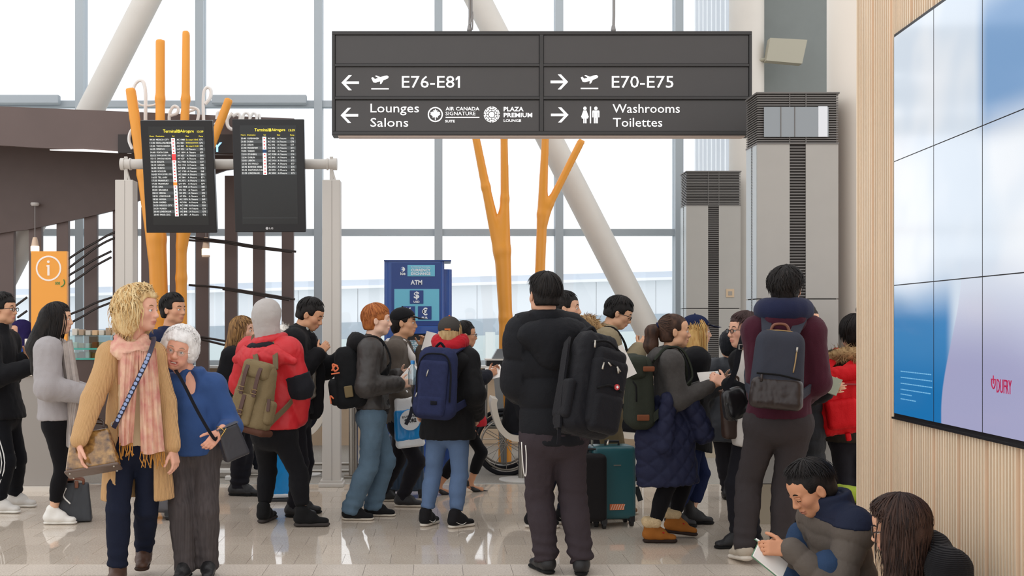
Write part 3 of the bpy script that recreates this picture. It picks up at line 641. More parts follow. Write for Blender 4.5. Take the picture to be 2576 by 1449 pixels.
# ---- information panel, desk and display case
Zi = 10.5; t = thing('information_panel', 'tall orange information panel with a white letter i in a circle', 'sign', (PX(123, Zi), Zi, 0))
og = mat('info_orange', 'f6a32c', .15, spec=.6); MB().box((PX(78, Zi), Zi, .35), (PX(168, Zi), Zi+.05, PZ(632, Zi)), bev=.003).build('panel', og, t)
ib = mat('info_white', 'fdf3ea', .4); mb = MB(); ring(mb, (122, 675), 28, 32, Zi-.004, .004, 36); ring(mb, (121.5, 658.5), .1, 3.4, Zi-.004, .004, 12); polypx(mb, [(117, 667), (124.5, 667), (124.5, 693), (119, 693), (119, 671), (117, 671)], Zi-.004, .004); mb.build('i_symbol', ib, t)
gr = mat('info_green', '2c8f4a', .4); MB().tube([P(x, y, Zi-.004) for x, y in ((160, 703), (162, 711), (159, 718), (153, 721))], .008, 8, sm=4, flat=.5).build('phone_symbol', gr, t); fitpx('lettering', [('SOS', 139, 709, 151, 716, .02)], gr, t, Zi-.002)
MB().box((PX(82, Zi), Zi-.02, 0), (PX(164, Zi), Zi+.1, .36)).build('foot', mat('desk_grey', 'a59e97', .5), t)
Zd = 10.42; t = thing('service_desk', 'grey service desk with a white top beside the orange information panel', 'desk', (PX(110, Zd), Zd, 0))
MB().box((PX(73, Zd), Zd-.32, .04), (PX(185, Zd), Zd-.03, PZ(942, Zd)), bev=.004).build('body', mat('desk_grey'), t); MB().box((PX(70, Zd), Zd-.34, PZ(942, Zd)), (PX(190, Zd), Zd-.01, PZ(895, Zd)), bev=.006).build('top', mat('desk_white', 'efe6da', .4), t)
MB().box((PX(48, Zd), Zd-.4, 0), (PX(185, Zd), Zd-.02, .04)).build('plinth', mat('desk_white'), t)
MB().box((PX(72, Zd), Zd-.1, PZ(895, Zd)), (PX(80, Zd), Zd-.05, PZ(852, Zd))).build('card_holder', mat('desk_white'), t)
Zk = 11.4; t = thing('pastry_case', 'glass topped brown cafe counter with small packed goods on teal shelves', 'counter', (PX(225, Zk), Zk, 0))
MB().box((PX(168, Zk), Zk, 0), (PX(330, Zk), Zk+.6, PZ(905, Zk))).build('body', brd, t); teal = mat('teal_glass_edge', '4fb5a6', .2)
for y in (905, 880): MB().box((PX(168, Zk), Zk-.01, PZ(y, Zk)), (PX(330, Zk), Zk+.5, PZ(y, Zk)+.018)).build('glass_shelf', teal, t)
MB().box((PX(170, Zk), Zk, PZ(848, Zk)), (PX(328, Zk), Zk+.5, PZ(848, Zk)+.012)).build('glass_top', glass('case_glass', 'dfeeee', .12), t); MB().box((PX(170, Zk), Zk, PZ(905, Zk)), (PX(328, Zk), Zk+.006, PZ(848, Zk))).build('glass_front', glass('case_glass'), t)
for i in range(9):
    for y, cc in ((881, ['c98f62', 'e8d9c0', 'b55a42', 'd6c8ba']), (906, ['e3dccf', '8d5b3f', 'c9b49a', 'd88e5e']), (847, ['e8c39c', 'd9d2c8', 'b9a48f', 'e7e1d6'])):
        x = 176+i*17; h_ = .05+.03*random.random(); c_ = cc[(i*3+y) % 4]
        cn = {'c98f62': 'tan', 'e8d9c0': 'cream', 'b55a42': 'rust red', 'd6c8ba': 'pale grey', 'e3dccf': 'off white', '8d5b3f': 'dark brown', 'c9b49a': 'sand', 'd88e5e': 'orange', 'e8c39c': 'peach', 'd9d2c8': 'light grey', 'b9a48f': 'taupe', 'e7e1d6': 'white'}[c_]; sh_ = {881: 'on the upper teal shelf', 906: 'on the lower teal shelf', 847: 'on the glass top'}[y]; zt_ = PZ(y, Zk)+(.013 if y == 847 else .019)
        tag(MB().box((PX(x, Zk), Zk+.06, zt_), (PX(x+13, Zk), Zk+.14, zt_+h_), bev=.006).build('pastry_pack', mat('pack_'+c_, c_, .6), None, loc=(PX(x, Zk), Zk+.1, zt_)), 'small %s packed pastry %s of the cafe counter' % (cn, sh_), 'pastry', 'packed pastries in the cafe case')
Zr = 11.0; t = thing('tray_rack', 'low steel rack of trays behind the man in the black parka', 'rack', (PX(50, Zr), Zr, 0)); stl = mat('rack_steel', '8f8b86', .35, .6)
for y in (1075, 1105, 1140, 1168): MB().box((PX(5, Zr), Zr, PZ(y, Zr)), (PX(73, Zr), Zr+.4, PZ(y, Zr)+.03), bev=.004).build('tray', stl, t)
for x in (8, 70): MB().box((PX(x, Zr)-.012, Zr+.02, 0), (PX(x, Zr)+.012, Zr+.06, PZ(1060, Zr))).build('leg', stl, t)

# ---- currency exchange machine
Za = 11.3; bl = mat('atm_blue', '1f4f9f', .35, coat=.3); bl2 = mat('atm_blue_dark', '1b3f86', .35); cy = mat('atm_cyan', '6fc3dd', .4); aw = mat('atm_white', 'f2f6fa', .4)
t = thing('currency_machine', 'tall blue currency exchange cash machine with dollar and euro tiles', 'cash machine', (PX(1045, Za), Za, 0))
def vprof(x0, x1, Z, d, rr=.05):
    X0, X1 = PX(x0, Z), PX(x1, Z); p = []
    for cx, cyy, a0 in ((X0+rr, Z+rr, 180), (X1-rr, Z+rr, 270)):
        for i in range(7): a = math.radians(a0+i*15); p.append((cx+rr*math.cos(a), cyy+rr*math.sin(a)))
    return p+[(X1, Z+d), (X0, Z+d)]
MB().prism(vprof(966, 1118, Za, .5), PZ(657, Za), U=(1, 0, 0), V=(0, 1, 0), Nn=(0, 0, 1)).build('body', bl, t, ang=.5)
MB().prism(vprof(1095, 1137, Za+.1, .4, .06), PZ(676, Za), U=(1, 0, 0), V=(0, 1, 0), Nn=(0, 0, 1)).build('side_wing', bl, t, ang=.5)
MB().box((PX(966, Za), Za-.01, PZ(657, Za)), (PX(1135, Za), Za+.5, PZ(654, Za))).build('top_plate', bl2, t)
MB().box((PX(985, Za), Za-.008, PZ(819, Za)), (PX(1108, Za), Za, PZ(662, Za))).build('face_panel', bl2, t)
MB().box((PX(990, Za), Za-.05, PZ(840, Za)), (PX(1112, Za), Za, PZ(820, Za)), bev=.008).build('ledge', bl, t); MB().box((PX(1000, Za), Za-.01, PZ(856, Za)), (PX(1090, Za), Za, PZ(841, Za))).build('slot', bez, t)
MB().box((PX(1022, Za), Za-.012, PZ(882, Za)), (PX(1090, Za), Za, PZ(857, Za))).build('lower_sign', mat('lower_sign', '6f9fb0', .4), t)
[fitpx('lettering', [q], aw, t, Za-.015) for q in (('INTERNATIONAL', 1032, 855.5, 1078, 858), ('CURRENCY', 1032, 860, 1078, 868, .02), ('EXCHANGE', 1032, 870, 1078, 878, .02))]
MB().box((PX(1025, Za), Za-.012, PZ(695.5, Za)), (PX(1094, Za), Za-.006, PZ(667, Za)), bev=.002).build('name_plate', cy, t); MB().box((PX(992, Za), Za-.012, PZ(807, Za)), (PX(1105, Za), Za-.006, PZ(727, Za))).build('display_panel', cy, t)
[fitpx('lettering', [q], aw, t, Za-.015) for q in (('INTERNATIONAL', 1034, 670.5, 1083, 673.5), ('CURRENCY', 1034, 676, 1083, 683, .03), ('EXCHANGE', 1034, 685, 1083, 692, .03), ('ATM', 1033, 704.5, 1062, 716, .03))]
mb = MB(); ring(mb, (1013, 677.5), .1, 6, Za-.014, .004, 20); mb.build('logo_disc', aw, t); mb = MB(); ring(mb, (1011.5, 677.5), 1.5, 5, Za-.017, .003, 16, 1.2, 5.2); mb.build('logo_curl', bl, t); fitpx('lettering', [('ice', 1007, 684, 1020, 692, .03)], aw, t, Za-.012)
for x, y, s, n in ((1031, 730.5, '$', 'USD'), (1010, 770.5, '¥', 'JPY'), (1051.5, 770.5, '€', 'EUR')):
    q = MB().box((PX(x, Za), Za-.018, PZ(y+33.5, Za)), (PX(x+34, Za), Za-.012, PZ(y, Za)), bev=.002).build('currency_tile', bl2, t); [fitpx('lettering', [w_], aw, q, Za-.02) for w_ in ((s, x+10, y+3, x+24, y+23, .03), (n, x+9.5, y+26, x+24.5, y+31.5, .03))]

# ---- departure lounge: white shell seats, wheelchair, tablet table, steel posts
shell = mat('seat_shell', 'ded6c9', .35); steel = mat('steel_brushed', 'a09a92', .3, .9)
def shell_seat(x, Z, s, label):
    X = PX(x, Z); t = thing('lounge_seat', label, 'seat', (X, Z, 0), 'white shell lounge seats')
    prof = [(-.02, .80), (-.03, .74), (0, .6), (.05, .5), (.13, .435), (.25, .42), (.42, .43), (.5, .44)]; p = spline([(a, 0, b) for a, b in prof], 5); q = []
    n = len(p); out = []
    for i in range(n):
        d = nrm(p[min(i+1, n-1)]-p[max(i-1, 0)]); nn = np.array((-d[2], 0, d[0])); out.append((p[i]+nn*.028, p[i]-nn*.028))
    poly = [a for a, b in out]+[b for a, b in out][::-1]
    MB().prism([(X+s*(a[0]-.25), a[2]) for a in poly], .48, O=(0, Z-.24, 0)).build('shell', shell, t, ang=.5)
    MB().tube([(X, Z, .02), (X, Z, .41)], .032, 16).build('post', steel, t, ang=.6); MB().lathe((X, Z, 0), [(.22, 0), (.22, .008), (.05, .02)], 28).build('base_disc', mat('disc_white', 'e6e4df', .35), t, ang=.5)
    return t
shell_seat(1312, 10.8, 1, 'white shell lounge seat beside the wheelchair, black jacket man in front'); shell_seat(1350, 12.45, 1, 'white shell lounge seat, second from the stone floor edge by the wheelchair'); shell_seat(752, 11.2, -1, 'white shell lounge seat showing beside the white display post')
tt = thing('tablet_table', 'black slab tablet table with grey tapered stand by the window', 'table', (PX(1262, 11.8), 11.8, 0))
MB().box((PX(1222, 11.8), 11.68, PZ(920, 11.8)), (PX(1310, 11.8), 11.9, PZ(906, 11.8)), bev=.01).build('slab', bez, tt); MB().box((PX(1220, 11.8), 11.67, PZ(906, 11.8)), (PX(1312, 11.8), 11.91, PZ(902, 11.8))).build('top_edge', mat('desk_white'), tt)
mb = MB(); polypx(mb, [(1238, 902), (1252, 878), (1300, 878), (1300, 902)], 11.72, .15); mb.build('tablet_housing', mat('housing_grey', '7b7e80', .4), tt)
mb = MB(); polypx(mb, [(1240, 920), (1262, 920), (1275, 1170), (1262, 1170)], 11.78, .06); mb.build('stand', mat('stand_grey', '9b9b97', .4), tt); MB().lathe((PX(1268, 11.8), 11.8, 0), [(.11, 0), (.11, .01), (.04, .03)], 24).build('base', mat('stand_grey'), tt)
Zw = 11.13; wcx, wcy = PX(1274, Zw), .32
wt = thing('wheelchair', 'wheelchair with a large black spoked wheel beside the white seat', 'wheelchair', (wcx, Zw, 0))
for dy in (0, .5):
    pts = [(wcx+.3*math.cos(a), Zw+dy, .31+.3*math.sin(a)) for a in np.linspace(0, 2*math.pi, 37)]; wl_ = MB().tube(pts, .022, 8, cap=False).build('wheel', mat('tyre', '26262a', .6), wt, smooth=True)
    MB().tube([(wcx+.255*math.cos(a), Zw+dy-.02, .31+.255*math.sin(a)) for a in np.linspace(0, 2*math.pi, 37)], .01, 8, cap=False).build('hand_rim', steel, wl_, smooth=True)
    mb = MB(); [mb.tube([(wcx, Zw+dy, .31), (wcx+.27*math.cos(a), Zw+dy, .31+.27*math.sin(a))], .004, 5) for a in np.arange(0, 6.28, .5236)]; mb.build('spokes', steel, wl_)
MB().box((wcx-.2, Zw+.04, .46), (wcx+.25, Zw+.46, .5), bev=.01).build('seat', bez, wt); MB().box((wcx-.22, Zw+.04, .5), (wcx-.19, Zw+.46, .9), bev=.01).build('backrest', bez, wt)
for dy in (.02, .48): MB().tube([(wcx-.2, Zw+dy, .95), (wcx-.2, Zw+dy, .48), (wcx+.3, Zw+dy, .48), (wcx+.4, Zw+dy, .1)], .014, 8).build('frame_tube', steel, wt)
for dy in (.04, .46): MB().tube([(wcx+.36, Zw+dy-.012, .06), (wcx+.36, Zw+dy+.012, .06)], .06, 14).build('caster', bez, wt)
def stanchion(x, Z, label):
    X = PX(x, Z); t = thing('steel_post', label, 'post', (X, Z, 0)); MB().tube([(X, Z, .03), (X, Z, PZ(1025, Z))], .045, 20).build('tube', steel, t, ang=.6); MB().box((X-.09, Z-.09, 0), (X+.09, Z+.09, .025), bev=.004).build('foot_plate', steel, t)
    for z in (.13, .06): MB().tube([(X-.55, Z+.05, z), (X+.3, Z+.05, z)], .015, 8).build('low_rail', steel, t)
stanchion(889, 10.95, 'brushed steel post between the white display post and the black backpack'); stanchion(605, 11.95, 'brushed steel post behind the olive canvas backpack')
bs = thing('bench_base', 'low white metal bench base on the carpet edge', 'bench', (PX(590, 11), 11, 0)); wm = mat('bench_white', 'dcdad5', .35)
MB().box((PX(505, 11), 10.9, .05), (PX(634, 11), 11.0, .09), bev=.006).build('rail', wm, bs); MB().box((PX(568, 10.8), 10.75, .0), (PX(624, 10.8), 10.83, .04), bev=.006).build('foot', wm, bs); MB().box((PX(505, 11.3), 11.2, .3), (PX(634, 11.3), 11.7, .4), bev=.02).build('seat', mat('bench_tan', 'b98a5f', .5), bs)
for x in (515, 622): MB().box((PX(x, 11), 10.93, .09), (PX(x, 11)+.04, 11.3, .3)).build('leg', wm, bs)

# ---- slatted wood wall with the video wall
WS = .0518; WX0 = 2.414; WZ0 = 6.3
dW = nrm((WS, 1, 0)); nW = np.array((-dW[1], dW[0], 0)); 
def WZ(x): return (WX0-WS*WZ0)/((x-XC)/F-WS)
def WPt(x, y): Z = WZ(x); return P(x, y, Z)
def wpt(Z, z, out=0): return np.array((WX0+(Z-WZ0)*WS, Z, z))+nW*out
RW = np.stack([-dW, (0, 0, 1), nW], 1)                  # right (towards entrance), up, out
wback = mat('wood_back', 'd08c50', .5, var=.12, vscale=14, stretch=(1, 1, .1)); wsl = mat('wood_slat', 'f3dfc3', .45, var=.08, vscale=20, stretch=(1, 1, .05))  # wood tones warmed to carry yellowish light bounced off the floor
wall = thing('wall_slatted', None, None, tuple(wpt(5, 0))); st(wall)
def wbox(Z0, Z1, z0, z1, o0, o1, name, m, par=None, bev=0):
    O = wpt(Z1, 0); L = (Z1-Z0)*math.hypot(1, WS)
    return MB().box((0, z0, o0), (L, z1, o1), R=RW, c=O, bev=bev).build(name, m, par or wall)
wbox(3.2, 6.3, 0, 8, -.35, -.005, 'backing_board', wback)
wbox(6.285, 6.3, 0, 8, -.005, .03, 'edge_trim', wsl)
SZ0, SZ1, sz0, sz1 = WZ(2740), WZ(2268), 1.049, 2.972
k = 0; Zq = 6.27
while Zq > 3.25:
    k += 1
    if k % 9 == 0: Zq -= .022; 
    inside = SZ0-.02 < Zq < SZ1+.03
    if inside:
        wbox(Zq-.0118, Zq, 0, sz0-.028, -.005, .026, 'slat', wsl); wbox(Zq-.0118, Zq, sz1+.02, 8, -.005, .026, 'slat', wsl)
    else: wbox(Zq-.0118, Zq, 0, 8, -.005, .026, 'slat', wsl)
    Zq -= .0285
# picture shown on the video wall
def screen_mat():
    m = bpy.data.materials.new('video_picture'); m.use_nodes = True; nt = m.node_tree; N = nt.nodes; b = N['Principled BSDF']; L = nt.links.new
    b.inputs['Base Color'].default_value = (.01, .01, .012, 1); b.inputs['Roughness'].default_value = .12
    g = N.new('ShaderNodeNewGeometry'); s = N.new('ShaderNodeSeparateXYZ'); L(g.outputs['Position'], s.inputs[0]); Y, Z = s.outputs['Y'], s.outputs['Z']
    nz = N.new('ShaderNodeTexNoise'); nz.inputs['Scale'].default_value = 1.6; L(g.outputs['Position'], nz.inputs['Vector'])
    def mr(src, a, c_):
        n = N.new('ShaderNodeMapRange'); n.interpolation_type = 'SMOOTHSTEP'; n.inputs['From Min'].default_value = a; n.inputs['From Max'].default_value = c_; L(src, n.inputs['Value']); return n.outputs[0]
    def mth(op, a, c_):
        n = N.new('ShaderNodeMath'); n.operation = op
        for i, q in enumerate((a, c_)):
            if isinstance(q, (int, float)): n.inputs[i].default_value = q
            else: L(q, n.inputs[i])
        return n.outputs[0]
    def mix(f, a, c_):
        n = N.new('ShaderNodeMix'); n.data_type = 'RGBA'; L(f, n.inputs[0])
        for i, q in ((6, a), (7, c_)):
            if isinstance(q, str): n.inputs[i].default_value = lin(q)
            else: L(q, n.inputs[i])
        return n.outputs[2]
    base = mix(mr(nz.outputs['Fac'], .4, .65), 'dbe6f2', 'f1f5fa')
    top = mth('MULTIPLY', mr(Y, 4.75, 4.6), mr(Z, 2.2, 2.45)); base = mix(mth('MULTIPLY', top, mr(Z, 3.0, 2.75)), base, '7fa6d2')
    blue = mr(Z, 1.78, 1.5); base = mix(mth('MULTIPLY', blue, mr(Y, 4.9, 5.05)), base, '3d86bf'); base = mix(mth('MULTIPLY', mr(Z, 1.45, 1.15), mr(Y, 4.95, 5.05)), base, '1474b4')
    # lavender figure, wider towards the floor
    edge = mth('ADD', 4.87, mth('MULTIPLY', mr(Z, 1.75, 1.1), .22)); fig = mr(mth('SUBTRACT', edge, Y), -.005, .01); lav = mix(mr(Z, 1.75, 1.3), 'dfe4f0', 'a9a9cc')
    base = mix(mth('MULTIPLY', fig, mr(Z, 1.85, 1.6)), base, lav)
    L(base, b.inputs['Emission Color']); b.inputs['Emission Strength'].default_value = .82
    return m
vm = screen_mat(); vf = mat('video_frame', '1e1d20', .35)
vw = thing('video_wall', 'large tiled video wall showing clouds, blue and lavender on slatted wood', 'video wall', tuple(wpt(5, sz0)))
wbox(SZ0-.02, SZ1+.02, sz0-.02, sz1+.018, -.004, .03, 'frame', vf, vw); wbox(SZ0-.02, SZ1+.03, sz0-.028, sz0-.018, -.004, .040, 'frame_ledge', vf, vw)
cs = [WZ(2268), WZ(2370), WZ(2495)]; pw = cs[0]-cs[1]; cs += [cs[2]-pw]; zr = [sz0, 1.703, 2.335, sz1]
for a in range(3):
    for r_ in range(3): wbox(cs[a+1]+.0005, cs[a]-.0005, zr[r_]+.0005, zr[r_+1]-.0005, .03, .038, 'panel_housing', vf, vw); wbox(cs[a+1]+.004, cs[a]-.004, zr[r_]+.0025, zr[r_+1]-.0025, .038, .0386, 'screen_panel', vm, vw)
def on_screen(x0, x1, y0, y1):
    s0 = (wpt(0, 0)-wpt(WZ(x0), 0))@dW*-1
    return s0
pk = mat('logo_pink', 'b0174f', .5, emit=.2); a, b = WPt(2533, 985), WPt(2571, 985); wdt = np.linalg.norm(a-b); zt, zb = WPt(2550, 955)[2], WPt(2550, 990)[2]
fit_text('lettering', [('DUFRY', 0, zb, wdt, zt, 0)], pk, vw, RW, wpt(WZ(2533), 0, .0395))
mb = MB(); c0 = wpt(WZ(2524), WPt(2524, 963)[2], .039); sd = -dW
mb.tube([c0+np.array((0, 0, .012))-sd*.016, c0-sd*.016-np.array((0, 0, .008)), c0-np.array((0, 0, .024)), c0+sd*.016-np.array((0, 0, .008)), c0+sd*.016+np.array((0, 0, .012))], .003, 6, sm=4); mb.tube([c0+np.array((0, 0, .03)), c0-np.array((0, 0, .004))], .003, 6); mb.tube([c0-sd*.02+np.array((0, 0, .014)), c0+sd*.02+np.array((0, 0, .014))], .003, 6); mb.build('logo_symbol', pk, vw)
mb = MB()
for i, (w_, y) in enumerate(((.42, 935), (.44, 950), (.44, 965), (.42, 980), (.16, 992), (.22, 1004))):
    z = WPt(2285, y)[2]; x = 0
    while x < w_*.9:
        q = .008+.02*random.random(); mb.box((x, z, 0), (min(x+q, w_), z+.005, .001), R=RW, c=wpt(WZ(2286), 0, .039)); x += q+.005
mb.build('small_print', mat('print_pale', '6fb0d8', .5, emit=.3), vw)
# ================================================================ PEOPLE: builders
UP = np.array((0, 0, 1.))
def facing(yaw): a = math.radians(yaw); return np.array((math.sin(a), -math.cos(a), 0))
def ik(a, b, l1, l2, pole):
    a = np.array(a, float); b = np.array(b, float); d = np.linalg.norm(b-a); u = (b-a)/d
    if d > (l1+l2)*.998: d = (l1+l2)*.998; b = a+u*d
    if d < abs(l1-l2)*1.05+.02: d = abs(l1-l2)*1.05+.02; b = a+u*d
    x = (l1*l1-l2*l2+d*d)/(2*d); h = math.sqrt(max(l1*l1-x*x, 0)); w = pole-u*(pole@u); w = nrm(w)
    return a+u*x+w*h, b
def skin_mat(c, lip):
    return mat('skin_'+c, c, .5, bump=.08, bscale=250, attr='lip', c2=lip, spec=.35)
class Pp: pass
def hand_sdf(V, w, d, n, side, curl=.5, s=1.0, spread=.05, thumb=1):
    """w wrist, d finger direction, n palm normal (palm faces n), side +1/-1 where the thumb leaves"""
    d = nrm(d); n = nrm(n-d*(n@d)); t = np.cross(d, n)*side
    V.cap(w-d*.04*s, w+d*.02*s, .027*s, .025*s, .012, .75, n)
    V.box(w+d*.05*s, (.037*s, .014*s, .045*s), np.stack([t, n, d], 1), .013*s, .012)
    L = (.072, .080, .074, .058)
    for i in range(4):
        o = (.027-.018*i)*s; b = w+d*(.09-.004*abs(i-1.2))*s+t*o; c = curl*(1+.08*i); dd = nrm(d+t*spread*(1-i*.66)); p = b; r = .0088*s
        for k, fr in enumerate((.42, .32, .26)):
            a = c*(.55 if k == 0 else 1.0); dd = nrm(dd*math.cos(a)+n*math.sin(a)); q = p+dd*L[i]*fr*s; V.cap(p, q, r, r*.93, .005); p = q; r *= .93
    b = w+d*.022*s+t*.026*s; dd = nrm(d*.75+t*.75+n*.25*thumb)
    p = b
    for k, fr in enumerate((.036, .03, .026)):
        q = p+dd*fr*s; V.cap(p, q, .0115*s-.001*k, .0105*s-.001*k, .006); p = q; dd = nrm(dd*.85+d*.35+n*.3*curl)
def head_sdf(V, c, R, s, fem=0, jaw=1.0, nose=1.0, mouth=0, old=0, neck=None):
    T = lambda q: c+R@(np.array(q, float)*s)
    E = lambda q, r, k=.015, op='u', Rl=None: V.ell(T(q), np.array(r)*s, R if Rl is None else R@Rl, k*s, op)
    C = lambda a, b, ra, rb, k=.01, op='u': V.cap(T(a), T(b), ra*s, rb*s, k*s, op=op)
    E((0, -.012, .032), (.075, .096, .083)); E((0, .032, -.03), (.062*jaw, .056, .075), .03); E((0, .055, -.088), (.03*jaw, .028, .024), .03); E((0, .03, .04), (.064, .062, .055), .02)
    for q in (-1, 1):
        E((q*.042, .052, -.022), (.023, .026, .024), .022); E((q*.05*jaw, .012, -.072), (.018, .03, .022), .03)
        E((q*.031, .096, .002), (.019, .016, .0115), .012, 's'); C((q*.012, .083, .018), (q*.045, .072, .02), .0085, .0075, .012)
        E((q*.013, .096, -.034), (.0085*nose, .011, .0075), .008)
        Rl = rotz(q*.35); E((q*.078, -.008, -.008), (.009, .019, .031), .006, 'u', Rl); E((q*.087, -.002, -.006), (.006, .010, .018), .006, 's', Rl)
    C((0, .086, .01), (0, .104*(.96+.04*nose), -.03), .0075, .0115*nose, .012)
    C((0, .083, -.045), (0, .087, -.06), .013, .012, .012)
    if mouth:
        for q in (-1, 1): C((q*.034, .074, -.050), (q*.013, .0885, -.0605), .0035, .006, .006); C((q*.034, .074, -.050), (q*.016, .083, -.079), .0035, .007, .006)
        C((-.012, .0885, -.061), (.012, .0885, -.061), .0062, .0062, .005); C((-.014, .0835, -.0795), (.014, .0835, -.0795), .007, .007, .005)
        for q in (-1, 1): E((q*.015, .089, -.0655), (.015, .013, .0068), .003, 's', roty(-q*.4))
        E((0, .095, -.070), (.018, .015, .0075), .003, 's')
    elif 0:
        E((0, .088, -.06), (.026, .010, .0065), .006); E((0, .084, -.080), (.023, .011, .008), .006); E((0, .096, -.070), (.022, .012, .0065), .004, 's')
    else:
        E((0, .0865, -.0605), (.025, .0105, .0058), .005); E((0, .0845, -.072), (.021, .0105, .0066), .005); C((-.024, .093, -.0662), (.024, .093, -.0662), .0022, .0022, .003, 's')
    if old:
        for q in (-1, 1): C((q*.022, .088, -.04), (q*.034, .076, -.07), .0026, .0026, .006, 's'); E((q*.04, .06, -.055), (.022, .024, .024), .02)
    V.cap(T((0, -.02, -.07)), neck if neck is not None else T((0, -.05, -.2)), (.05 if fem else .057)*s, (.053 if fem else .062)*s, .025*s)
def person(label, Z, yaw, head, neck, hip, feet, hands=(None, None), hyaw=None, pitch=0, roll=0, hs=.23, skin='e0ab8d', lip='c47a6c', fem=0, sw=None, res=.005, curl=(.75, .75), palm=(None, None), poles=(None, None), kpoles=(None, None), hdir=(None, None), jaw=1.0, nose=1.0, mouth=0, old=0, group=None, brow='2a211d', gaze=1, H=None, eyes='3a2c22', lean=None, seated=0, hidehands=(0, 0)):
    p = Pp(); D3 = lambda q: P(q[0], q[1], Z+(q[2] if len(q) > 2 else 0))
    p.Z = Z; p.yaw = yaw; p.f = facing(yaw); p.L = np.cross(UP, p.f); p.hc = D3(head); p.nk = D3(neck); p.pv = D3(hip)
    hyaw = yaw if hyaw is None else hyaw; fh = facing(hyaw); Lh = np.cross(UP, fh); pr = math.radians(pitch)
    fwd = fh*math.cos(pr)+UP*math.sin(pr); upv = np.cross(fwd, np.cross(UP, fh))*-1; upv = np.cross(Lh, fwd)*-1
    upv = UP*math.cos(pr)-fh*math.sin(pr); rr = math.radians(roll); Lr = Lh*math.cos(rr)+upv*math.sin(rr); upr = upv*math.cos(rr)-Lh*math.sin(rr)
    p.RH = np.stack([Lr, fwd, upr], 1); p.hs = hs/.23; H = H or (p.hc[2]+hs/2); p.H = H; s = H/1.75; p.s = s
    p.up = nrm(p.nk-p.pv); p.fw = nrm(p.f-p.up*(p.f@p.up)); sw = (sw or (.165 if fem else .185))*s
    p.sc = p.nk-p.up*.045*s; p.sh = [p.sc+p.L*sw-p.up*.015, p.sc-p.L*sw-p.up*.015]
    hw = .09*s; p.hp = [p.pv+p.L*hw-UP*.03, p.pv-p.L*hw-UP*.03]; p.an = []; p.kn = []; p.ft = []
    dl = []
    for i in (0, 1): dl.append(np.linalg.norm(p.hp[i]-np.array((PX(feet[i][0], Z+(feet[i][1] if len(feet[i]) > 1 else 0)), Z+(feet[i][1] if len(feet[i]) > 1 else 0), .085*s+(feet[i][3] if len(feet[i]) > 3 else 0)))))
    lg = .485*H if seated else min(.485*H, max(dl)*1.012)
    for i in (0, 1):
        x, d, ty, lf = (tuple(feet[i])+(0, 0, yaw, 0)[len(feet[i]):]) if len(feet[i]) < 4 else feet[i]
        if ty is None: ty = yaw
        a = np.array((PX(x, Z+d), Z+d, .085*s+lf)); kp = kpoles[i] if kpoles[i] is not None else p.f
        k, a = ik(p.hp[i], a, lg*.505, lg*.495, np.array(kp, float)+facing(ty)*.3); p.kn.append(k); p.an.append(a); p.ft.append((facing(ty), lf))
    p.el = []; p.wr = []; p.hd = []
    for i, q in enumerate((1, -1)):
        w = D3(hands[i]) if hands[i] is not None else p.sh[i]+p.L*q*.07-p.up*.5*s+p.f*.06
        po = np.array(poles[i], float) if poles[i] is not None else -p.f*.7-UP*.6+p.L*q*.45
        e, w = ik(p.sh[i], w, .172*H, .150*H, po); p.el.append(e); p.wr.append(w)
        p.hd.append(nrm(np.array(hdir[i], float)) if hdir[i] is not None else nrm(w-e))
    # ---- body: one figure from crown to feet
    J = np.array(p.sh+p.el+p.wr+p.hp+p.kn+p.an+[p.nk, p.pv]); lo = J.min(0)-.17; hi = J.max(0)+.17; lo[2] = max(lo[2], -.01)
    V = Vol(lo, hi, .024)
    wst = p.pv+(p.nk-p.pv)*.32; p.ws = wst
    V.cap(p.sc-p.up*.07, wst, .125*s, .105*s, .05, .68, p.fw); V.cap(wst, p.pv, .105*s, .125*s, .05, .75, p.fw); V.cap(p.sh[0], p.sh[1], .045*s, .045*s, .04); V.cap(p.nk-p.up*.05, p.nk+(p.hc-p.nk)*.4, .055*s, .048*s, .03)
    for i in (0, 1):
        V.cap(p.sh[i], p.el[i], .042*s, .036*s, .03); V.cap(p.el[i], p.wr[i], .036*s, .025*s, .02)
        V.cap(p.hp[i], p.kn[i], .075*s, .05*s, .04); V.cap(p.kn[i], p.an[i], .05*s, .034*s, .03); fd, lf = p.ft[i]; V.cap(p.an[i]-UP*.03, p.an[i]+fd*.13*s-UP*(.055-.0), .034*s, .026*s, .02)
    v, f = V.mesh(); vs = [v]; fs = [f]; n = len(v); lips = [np.zeros(len(v))]
    k = .15*p.hs; ext = np.abs(p.RH)@np.array((.1, .125, .13))*p.hs; nb = p.nk-p.up*.03; lo = np.minimum(p.hc-ext, nb-.06); hi = np.maximum(p.hc+ext, nb+.06)
    V = Vol(lo, hi, res*(1.1 if Z < 7.2 else 1.3 if Z < 8.5 else 1.45)); head_sdf(V, p.hc, p.RH, p.hs, fem, jaw, nose, mouth, old, nb); v, f = V.mesh(); q = (v-p.hc)@p.RH/p.hs
    lp = np.exp(-((q[:, 0]/(.031 if mouth else .024))**4))*np.exp(-(((q[:, 2]+.067)/(.0165 if mouth else .0115))**4))*(q[:, 1] > .078); lp = np.maximum(lp*.85, .35*np.exp(-((np.abs(q[:, 0])-.045)/.02)**2-((q[:, 2]+.03)/.02)**2)*(q[:, 1] > .03)); lips.append(lp)
    vs.append(v); fs.append(f+n); n += len(v)
